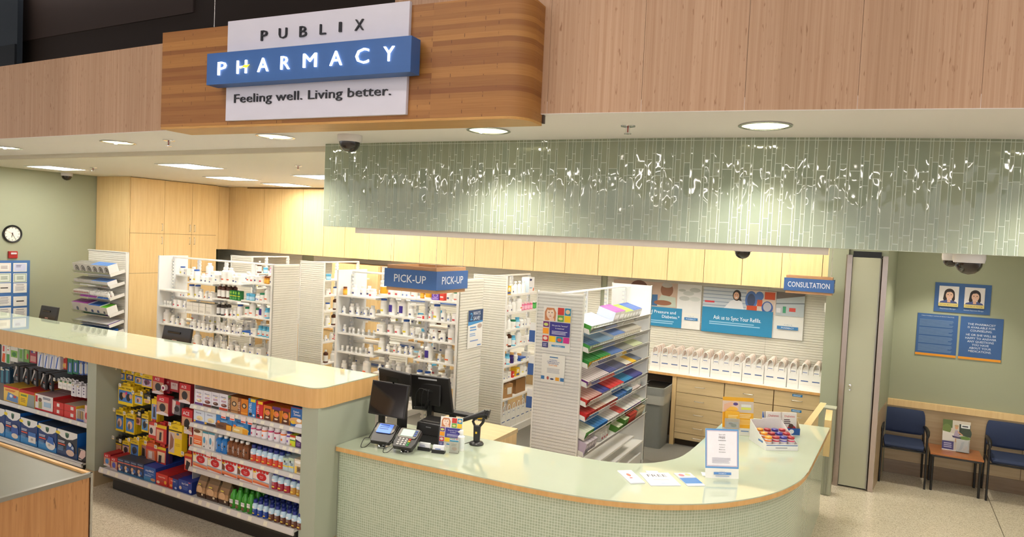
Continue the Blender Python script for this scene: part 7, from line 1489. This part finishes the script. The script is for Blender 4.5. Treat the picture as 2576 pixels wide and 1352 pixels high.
for c_ in range(4):
    for r_ in range(3):
        lx, ly = .045 + c_ * .073, .05 + r_ * .085; X, Y = -.801 + lx * ca - ly * sa, 6.614 + lx * sa + ly * ca
        col = [(236, 120, 30), (190, 40, 70), (96, 90, 190), (236, 70, 110)][c_]
        j = single('drink_jar', cyl([(.03, 0), (.032, .005), (.032, .07), (.0322, .071), (.0322, .082), (.031, .083), (.025, .092)], [(238, 230, 230), (238, 230, 230), col, col, (236, 226, 228), (230, 220, 224)], 18), 'small white jar with %s cap, %s row of the counter tray' % (['orange', 'red', 'blue', 'crimson'][c_], ['front', 'middle', 'back'][r_]), 'jar', (X, Y, ZF + .0045 + .012 * r_), (0, 0, math.radians(34)), 'jars in the counter tray', 40)
        part('lid', MB().lathe([(.028, .092), (.031, .095), (.031, .11), (.027, .113), (.001, .113)], 18, M(JC[c_], .35)), j, 40)
    for r_ in range(2): part('riser', MB().box(.01 + c_ * .073, .085 + r_ * .085, .004, .08 + c_ * .073, .165 + r_ * .085 if r_ == 0 else td - .01, .0158 + .012 * r_, WB), jt)
mgz = thing('magazine_box', 'blue and white box of diabetes magazines behind the jar tray', 'display box', (-.76, 7.33, ZF), math.radians(28))
part('tray', MB().box(-.17, -.06, 0, .17, .06, .004, WB).box(-.17, -.06, .004, .17, -.056, .07, M((30, 88, 170))).box(-.17, .056, .004, .17, .06, .2, M((232, 226, 220))).prismx([(-.056, .004), (.056, .004), (.056, .2), (-.056, .07)], -.17, -.166, M((34, 92, 176))).prismx([(-.056, .004), (.056, .004), (.056, .2), (-.056, .07)], .166, .17, M((214, 190, 140))), mgz)
part('white_star', MB().prints([('E', .5, .5, .5, .5, (240, 240, 244))], .06, .015, .05, .045, -.0601), mgz)
for i, (x, lbx) in enumerate(((-.08, 'left'), (.08, 'right'))):
    X, Y = -.76 + x * math.cos(math.radians(28)) + .012, 7.33 + x * math.sin(math.radians(28)) - .024
    single('magazine', MB().box(-.07, 0, 0, .07, .02, .21, M((238, 230, 226))).prints([('T', 'Diabetes', .5, .78, .1, (206, 40, 50), .86), ('L', .1, .45, .6, .7, 3, (90, 60, 70)), ('E', .65, .22, .32, .2, (206, 50, 60)), ('E', .6, .38, .18, .1, (90, 60, 44))], -.07, 0, .14, .21, 0), 'diabetes magazine in the %s half of the blue box' % lbx, 'magazine', (X, Y, ZF + .005), (math.radians(-6), 0, math.radians(28)), 'magazines in the counter box')
part('info_card', MB().box(-.15, -.075, .0, -.04, -.072, .17, M((238, 234, 240))).prints([('L', .2, .4, .85, .7, 3, (170, 160, 180)), ('R', .35, .15, .8, .19, (90, 120, 190))], -.15, 0, .11, .17, -.075), mgz)
def leaflet(name, label, pts, z, h, specs, cat='leaflet', base=(240, 240, 242)):
    tl, tr, br, bl = [atz(*p, ZF) for p in pts]; c_ = (tl + tr + br + bl) / 4; ex = (br - bl + tr - tl) / 2; ey = (tl - bl + tr - br) / 2
    rz = math.atan2(ex.y, ex.x); w, d = ex.length, ey.length; sk = (ey.dot(ex.normalized()))
    mb = MB(); mb.box(-w / 2, 0, -d / 2, w / 2, h, d / 2, M(base)); mb.prints(specs, -w / 2, -d / 2, w, d, 0, .0004)
    mb.v = [(p[0], p[2], h - p[1] + .0002) for p in mb.v]
    return single(name, mb, label, cat, (c_.x, c_.y, ZF + z), (0, 0, rz))
leaflet('leaflet_stack', 'small white leaflet stack with red figure, leftmost on the counter', ((1558, 1187), (1594, 1186), (1616, 1218), (1581, 1219)), .0006, .008, [('E', .45, .62, .14, .12, (206, 120, 100)), ('R', .3, .35, .5, .42, (206, 90, 80)), ('R', 0, 0, 1, .18, (206, 216, 240))])
leaflet('leaflet_stack', 'white FREE flyer stack lying on the counter', ((1608, 1191), (1680, 1193), (1714, 1223), (1638, 1225)), .0006, .006, [('T', 'FREE', .5, .66, .2, (70, 66, 70), .7), ('L', .25, .35, .8, .5, 2, (206, 190, 196)), ('R', .4, .12, .7, .16, (170, 190, 226))])
leaflet('leaflet_stack', 'blue and white brochure stack lying right of the FREE flyers', ((1692, 1193), (1737, 1193), (1773, 1224), (1733, 1225)), .0006, .007, [('R', 0, .14, 1, .6, (70, 130, 196)), ('R', 0, .6, 1, 1, (222, 206, 214)), ('E', .3, .8, .16, .1, (206, 120, 130)), ('E', .7, .84, .16, .1, (236, 200, 150))])
leaflet('card_slip', 'tiny white slip peeking behind the FREE flyers', ((1624, 1186), (1654, 1187), (1656, 1191), (1626, 1190)), .0006, .003, [])
leaflet('card_slip', 'small white slip beside the FREE medications sign', ((1763, 1190), (1776, 1190), (1778, 1200), (1768, 1198)), .0006, .003, [])

# ------------------------------------------------------------------ posters
single('wall_poster', MB().box(0, 0, 0, .307, .004, .45, WHITE).prints(KID[1:], 0, 0, .307, .45, 0, .0004), 'colourful child and squares poster on the slatted display end', 'poster', (-2.968, CY0 - .008, 1.636))
single('wall_poster', MB().box(0, 0, 0, .255, .004, .29, WHITE).prints([('R', .34, .88, .7, .92, (80, 130, 180)), ('T', "WORKERS'", .5, .78, .045, (60, 90, 160), .4), ('T', 'COMPENSATION', .5, .72, .045, (60, 90, 160), .62), ('T', 'PRESCRIPTION', .5, .66, .045, (50, 70, 150), .62), ('T', 'FILLED HERE', .5, .6, .042, (240, 150, 60), .5), ('L', .25, .34, .8, .52, 4, (190, 190, 196)), ('R', .0, .1, .15, .22, (60, 120, 180)), ('E', .3, .16, .05, .06, (180, 90, 80)), ('E', .48, .14, .08, .03, (50, 60, 110)), ('R', .63, .1, .79, .22, (240, 170, 50)), ('R', .84, .1, 1, .22, (60, 120, 180))], 0, 0, .255, .29, 0, .0004), 'white workers prescription notice below the child poster', 'poster', (-2.962, CY0 - .008, 1.308))
mb = MB().box(0, 0, 0, .34, .004, .46, WHITE).prints([('R', 0, .66, 1, 1, (40, 66, 110)), ('P', [(0, .6), (1, .66), (1, .7), (0, .7)], (70, 150, 210)), ('T', '2', .2, .74, .2, (90, 170, 226), .2), ('T', 'WAYS', .56, .86, .1, (240, 244, 250), .5), ('T', 'SAVE!', .56, .73, .1, (240, 244, 250), .5), ('L', .12, .44, .6, .58, 2, (110, 160, 214)), ('E', .78, .56, .16, .06, (190, 170, 160)), ('L', .12, .3, .55, .4, 2, (150, 180, 220)), ('L', .15, .16, .8, .22, 1, (140, 160, 206)), ('R', .65, .04, .9, .07, (90, 140, 206))], 0, 0, .34, .46, 0, .0004)
single('wall_poster', mb, 'two ways to save poster on the slatted side panel', 'poster', (-4.254, 7.0, 1.41), (0, 0, PI / 2))
FACE = lambda u, v, s, skin, hair: [('E', u, v, .075 * s, .2 * s, hair), ('E', u, v - .02, .05 * s, .15 * s, skin)]
P1 = [('R', 0, .56, .44, 1, (206, 214, 222))] + [('R', 0, .6 + .08 * k, .44, .615 + .08 * k, (140, 160, 186)) for k in range(5)] + [('R', .02, .66, .12, .7, (220, 70, 80)), ('P', [(.22, .56), (.42, .56), (.4, .72), (.34, .78), (.28, .72)], (242, 242, 246))] + [('E', .345, .86, .042, .12, (40, 30, 28)), ('P', [(.37, .9), (.395, .74), (.36, .76)], (40, 30, 28)), ('E', .34, .85, .028, .085, (230, 180, 150)), ('E', .331, .87, .004, .008, (50, 40, 40)), ('E', .35, .87, .004, .008, (50, 40, 40)), ('E', .34, .81, .012, .012, (250, 240, 240))] + \
     [('R', .445, .5, .73, 1, (226, 206, 190)), ('E', .49, .78, .06, .2, (86, 122, 190)), ('E', .49, .78, .04, .14, (70, 84, 120)), ('R', .45, .5, .55, .66, (214, 84, 40)), ('E', .57, .88, .04, .1, (86, 122, 190)), ('R', .55, .66, .6, .8, (214, 90, 50)), ('R', .62, .82, .72, .98, (214, 84, 40)), ('E', .65, .64, .055, .14, (60, 96, 170)), ('E', .65, .66, .04, .1, (190, 190, 200)), ('R', .6, .5, .7, .56, (214, 84, 40)),
      ('R', .735, .5, 1, 1, (190, 200, 206)), ('P', [(.735, .85), (1, .95), (1, 1), (.735, 1)], (120, 110, 104)), ('P', [(.735, .74), (1, .78), (1, .8), (.735, .76)], (110, 120, 130)), ('R', .8, .56, .83, .7, (70, 160, 120)), ('R', .86, .6, .92, .68, (220, 80, 70)), ('R', .74, .56, .78, .66, (230, 230, 236)), ('R', 0, 0, .71, .56, (44, 138, 184)), ('T', 'Ask us to Sync Your Refills.', .36, .3, .09, (244, 248, 250), .48), ('L', .08, .17, .62, .26, 2, (150, 200, 226)), ('T', 'P U B L I X', .86, .3, .025, (150, 170, 190), .12), ('R', .755, .21, .955, .28, (60, 130, 190)), ('T', 'PHARMACY', .855, .228, .035, (230, 240, 250), .17)]
single('back_poster', MB().box(0, 0, 0, 1.335, .008, .63, WHITE).prints(P1, 0, 0, 1.335, .63, 0, .0006), 'wide blue Sync Your Refills poster above the paper bags', 'poster', (-2.165, 9.95, 1.56))
P2 = [('R', 0, .44, .74, 1, (206, 180, 160)), ('E', .3, .86, .1, .16, (110, 70, 50)), ('E', .62, .84, .07, .16, (150, 104, 78)), ('E', .62, .95, .06, .06, (190, 186, 180)), ('P', [(.5, .46), (.73, .46), (.72, .68), (.56, .72)], (196, 206, 190)), ('P', [(.3, .46), (.52, .46), (.52, .72), (.36, .7)], (60, 104, 150)), ('E', .58, .54, .1, .06, (150, 100, 74)), ('R', .74, .36, 1, 1, (232, 232, 230)), ('E', .86, .8, .06, .05, (206, 210, 206)), ('E', .93, .88, .06, .05, (196, 200, 196)), ('E', .82, .68, .06, .05, (200, 204, 200)), ('E', .93, .68, .06, .05, (214, 218, 214)), ('E', .79, .86, .04, .03, (190, 194, 190)), ('R', 0, 0, .8, .44, (44, 138, 184)), ('T', 'High Blood Pressure and', .5, .3, .07, (244, 248, 250), .55), ('T', 'Diabetes.*', .68, .2, .07, (244, 248, 250), .2), ('L', .3, .06, .75, .15, 2, (150, 200, 226)), ('R', .83, .2, .975, .26, (60, 130, 190)), ('T', 'PHARMACY', .9, .213, .03, (230, 240, 250), .13), ('T', 'P U B L I X', .9, .28, .02, (150, 170, 190), .1)]
single('back_poster', MB().box(0, 0, 0, 1.32, .008, .64, WHITE).prints(P2, 0, 0, 1.32, .64, 0, .0006), 'wide blue diabetes poster partly behind the sloped display', 'poster', (-3.51, 9.95, 1.565))
for i, (pa, pb) in enumerate((((1327, 800), (1343, 858)), ((1322, 905), (1338, 940)), ((1316, 955), (1334, 1022)))):
    a = aty(pa[0], pa[1], 6.5); b = aty(pb[0], pb[1], 6.5)
    single('brochure_pocket', MB().box(-.1, 0, 0, 0, .003, .12, M((60, 100, 170))).box(-.095, .004, .04, -.005, .006, .2, M((236, 236, 236))).box(-.1, .007, 0, 0, .012, .1, ACRYLIC), 'blue and white brochure pocket, %s down the left edge of slatted display' % ORD[i], 'brochure', (CX0 - .001, 6.42, b.z), (0, 0, 0), 'brochure pockets on the slatted display')

# ------------------------------------------------------------------ waiting area
NAVY = M((44, 58, 92), .75); ARM = M((28, 26, 26), .45); TUBE = M((24, 22, 22), .35)
def chair(x, y, label):
    c = thing('waiting_chair', label, 'chair', (x, y, 0), 0, 'navy waiting chairs'); w = .24
    c.scale = (.9, 1, 1)
    def pad(nm, rows, th):
        """cushion from rows of (y,z, halfwidth, bulge)"""
        mb = MB(); k = 9
        for (yy, zz, hw, bl) in rows:
            for i in range(k):
                u = i / (k - 1) * 2 - 1; mb.v.append((hw * u, yy - bl * (1 - u * u) * .6, zz + bl * (1 - u * u) * .15))
        m0 = mb.m(NAVY); R = len(rows)
        for r in range(R - 1):
            for i in range(k - 1): mb.f.append((r * k + i, r * k + i + 1, (r + 1) * k + i + 1, (r + 1) * k + i)); mb.mi.append(m0)
        ob = part(nm, mb, c, 60)
        s = ob.modifiers.new('solid', 'SOLIDIFY'); s.thickness = th; s.offset = 0
        b = ob.modifiers.new('bevel', 'BEVEL'); b.width = th * .45; b.segments = 3; b.limit_method = 'ANGLE'
        u = ob.modifiers.new('sub', 'SUBSURF'); u.levels = 1; u.render_levels = 1
    pad('seat', [(-.22, .45, .225, .0), (-.2, .47, .235, .01), (-.05, .475, .24, .02), (.12, .465, .235, .02), (.22, .46, .22, .0)], .06)
    pad('backrest', [(.235, .545, .215, .0), (.228, .565, .245, .015), (.235, .68, .258, .03), (.25, .79, .25, .03), (.262, .83, .225, .01)], .05)
    for s in (-1, 1):
        part('leg', MB().tube([(s * .265, -.235, .0), (s * .262, -.215, .45), (s * .262, -.2, .64)], .013, TUBE, 8), c, 50)
        part('leg', MB().tube([(s * .255, .25, .0), (s * .25, .2, .42), (s * .245, .24, .6), (s * .235, .275, .78)], .013, TUBE, 8), c, 50)
        part('seat_rail', MB().tube([(s * .255, -.215, .43), (s * .25, .21, .43)], .011, TUBE, 8), c, 50)
        part('armrest', MB().tube([(s * .262, -.24, .615), (s * .265, -.235, .65), (s * .265, -.18, .675), (s * .26, .0, .672), (s * .25, .16, .655), (s * .245, .24, .64)], [.014, .022, .026, .024, .02, .014], ARM, 10), c, 50)
    part('cross_rail', MB().tube([(-.255, -.205, .425), (.255, -.205, .425)], .01, TUBE, 8), c, 50); part('back_rail', MB().tube([(-.24, .27, .62), (.24, .27, .62)], .01, TUBE, 8), c, 50)
    return c
chair(.405, 9.72, 'navy padded waiting chair left of the small table')
chair(1.49, 9.72, 'navy padded waiting chair right of the small table')
tb_ = thing('side_table', 'small wooden table with black legs between the navy chairs', 'table', (.945, 9.72, 0))
part('table_top', MB().box(-.265, -.23, .43, .265, .23, .452, grain('cherry_top', (166, 96, 44), (190, 118, 60), (2, 30, 30), .3, .02, coat=.4)), tb_, bevel=.004)
part('apron', MB().box(-.25, -.215, .405, .25, .215, .429, BLACK), tb_)
for sx_ in (-1, 1):
    for sy in (-1, 1): part('leg', MB().tube([(sx_ * .235, sy * .205, 0), (sx_ * .235, sy * .205, .41)], .0135, TUBE, 8), tb_, 50)
fr = [('R', 0, 0, 1, 1, (214, 206, 190)), ('R', 0, .74, .35, 1, (90, 110, 50)), ('R', .6, .5, 1, .9, (50, 60, 46)), ('E', .15, .7, .16, .16, (110, 130, 60)), ('E', .85, .62, .2, .2, (56, 70, 50)), ('P', [(0, .3), (1, .36), (1, .5), (0, .62)], (226, 222, 214)), ('E', .8, .46, .22, .06, (110, 140, 60)), ('R', .66, .78, .98, .9, (232, 236, 232)), ('L', .7, .8, .94, .88, 1, (60, 60, 70)), ('E', .5, .78, .06, .07, (214, 160, 120)), ('E', .5, .83, .08, .03, (190, 160, 110)), ('P', [(.4, .48), (.64, .48), (.56, .68), (.46, .68)], (176, 160, 180)), ('P', [(.34, .5), (.68, .46), (.66, .42), (.38, .44)], (70, 60, 100)), ('P', [(.56, .66), (.74, .56), (.72, .53), (.54, .62)], (214, 160, 120)), ('P', [(.46, .42), (.49, .42), (.5, .3), (.47, .3)], (214, 160, 120)), ('P', [(.54, .42), (.57, .42), (.58, .34), (.55, .34)], (214, 160, 120)), ('R', 0, .03, .42, .3, (66, 60, 120)), ('L', .06, .08, .36, .26, 3, (190, 186, 214)), ('R', 0, 0, 1, .03, (236, 236, 236))]
bh = single('brochure_stand', MB().box(-.14, 0, 0, .14, .004, .36, WHITE).prints(fr, -.14, 0, .28, .36, 0, .0004), 'picture brochure stand with clear pocket on the small table', 'brochure holder', (.95, 9.74, .453), (math.radians(-9), 0, .02))
part('easel_leg', MB().hexa([(-.05, .004, 0), (.05, .004, 0), (.05, .09, .014), (-.05, .09, .014)], [(-.05, .004, .2), (.05, .004, .2), (.05, .006, .2), (-.05, .006, .2)], WHITE), bh)
part('clear_pocket', MB().box(-.0, -.04, 0, .13, -.037, .15, ACRYLIC).box(-.0, -.037, 0, .13, -.001, .004, ACRYLIC).box(.128, -.037, .004, .13, -.001, .15, ACRYLIC), bh); part('leaflet', MB().box(.01, -.02, .005, .12, -.012, .14, M((206, 206, 216), .2)).prints([('P', [(.2, .1), (.5, .2), (.7, .9), (.4, .8)], (150, 160, 190)), ('P', [(.6, .1), (.9, .3), (.9, .6)], (214, 180, 170))], .01, .005, .11, .135, -.02), bh)
# wall notices
BLU = (56, 96, 152)
st2 = thing('staff_board', 'blue staff board with two portrait photos', 'notice board', (.64, 9.99, 2.09))
part('board', MB().box(0, 0, 0, .578, .008, .36, M(BLU)), st2)
for i, (u0, nm, hair, rl) in enumerate(((.045, 'EATON BEAUCAGE', (44, 30, 30), 'Department Manager'), (.31, 'DANIELLE PAYNE', (36, 24, 26), 'Assistant Department Manager'))):
    w, h = .205, .225
    part('portrait', MB().box(u0, -.006, .095, u0 + w, -.0005, .095 + h, M((232, 226, 226))).prints([('E', .53, .6, .27, .27, hair), ('P', [(.26, .6), (.22, .3), (.3, .12), (.42, .14), (.4, .6)], hair), ('P', [(.66, .6), (.66, .2), (.76, .14), (.82, .3), (.8, .6)], hair), ('P', [(.02, .05), (.98, .05), (.9, .16), (.66, .24), (.36, .24), (.1, .16)], (70, 84, 140)), ('P', [(.44, .12), (.6, .12), (.6, .34), (.44, .34)], (222, 174, 150)), ('E', .54, .5, .19, .23, (232, 190, 166)), ('P', [(.34, .66), (.4, .78), (.7, .78), (.74, .6), (.6, .7)], hair), ('E', .46, .54, .035, .018, (50, 36, 34)), ('E', .62, .54, .035, .018, (50, 36, 34)), ('E', .54, .46, .02, .03, (214, 160, 140)), ('E', .54, .38, .075, .03, (250, 240, 238)), ('E', .54, .375, .08, .012, (196, 90, 90))], u0, .095, w, h, -.006, .0003), st2)
    part('name_plate', MB().box(u0, -.016, .072, u0 + w, -.0065, .112, M((214, 196, 120), .3)).prints([('T', nm, .5, .3, .4, (120, 104, 50), .88)], u0, .072, w, .04, -.016), st2)
    part('role_text', MB().prints([('T', rl, .5, 0, .7, (200, 210, 226), 1)], u0, .035, w, .02, 0), st2)
nt_ = single('privacy_notice', MB().box(0, 0, 0, .43, .008, .52, M(BLU)).prints([('R', 0, 0, 1, .055, (236, 156, 36)), ('T', 'PUBLIX PHARMACY NOTICE OF PRIVACY PRACTICES', .5, .94, .02, (200, 212, 230), .9)] + [('L', .06, .1 + .2 * k, .94, .27 + .2 * k, 6, (112, 142, 184)) for k in range(4)], 0, 0, .43, .52, 0, .0005), 'blue notice of fine print with orange bottom edge', 'notice', (.475, 9.99, 1.535))
lines = ['THE PHARMACIST', 'IS AVAILABLE FOR', 'COUNSELING.', 'HE OR SHE WILL BE', 'HAPPY TO ANSWER', 'ANY QUESTIONS', 'YOU HAVE', 'ABOUT YOUR', 'MEDICATIONS.']
ws_ = [.76, .78, .62, .84, .84, .74, .46, .56, .66]; vs_ = [.89, .815, .74, .64, .56, .485, .41, .335, .26]
mb = MB().box(0, 0, 0, .43, .008, .52, M(BLU)).prints([('R', 0, 0, 1, .055, (236, 156, 36))], 0, 0, .43, .52, 0, .0005)
for l_, w_, v_ in zip(lines, ws_, vs_): mb.prints([('T', l_, .5, v_ - .08, .048, (214, 222, 236), w_)], 0, 0, .43, .52, -.0005, .0005)
single('counseling_notice', mb, 'blue counseling notice in large white capitals with orange edge', 'notice', (.93, 9.99, 1.535))
single('wall_device', MB().box(-.03, -.02, 0, .0, .03, .11, M((240, 238, 230))), 'small white wall device at the end of the slatwall', 'device', (-.521, 9.3, 2.02))
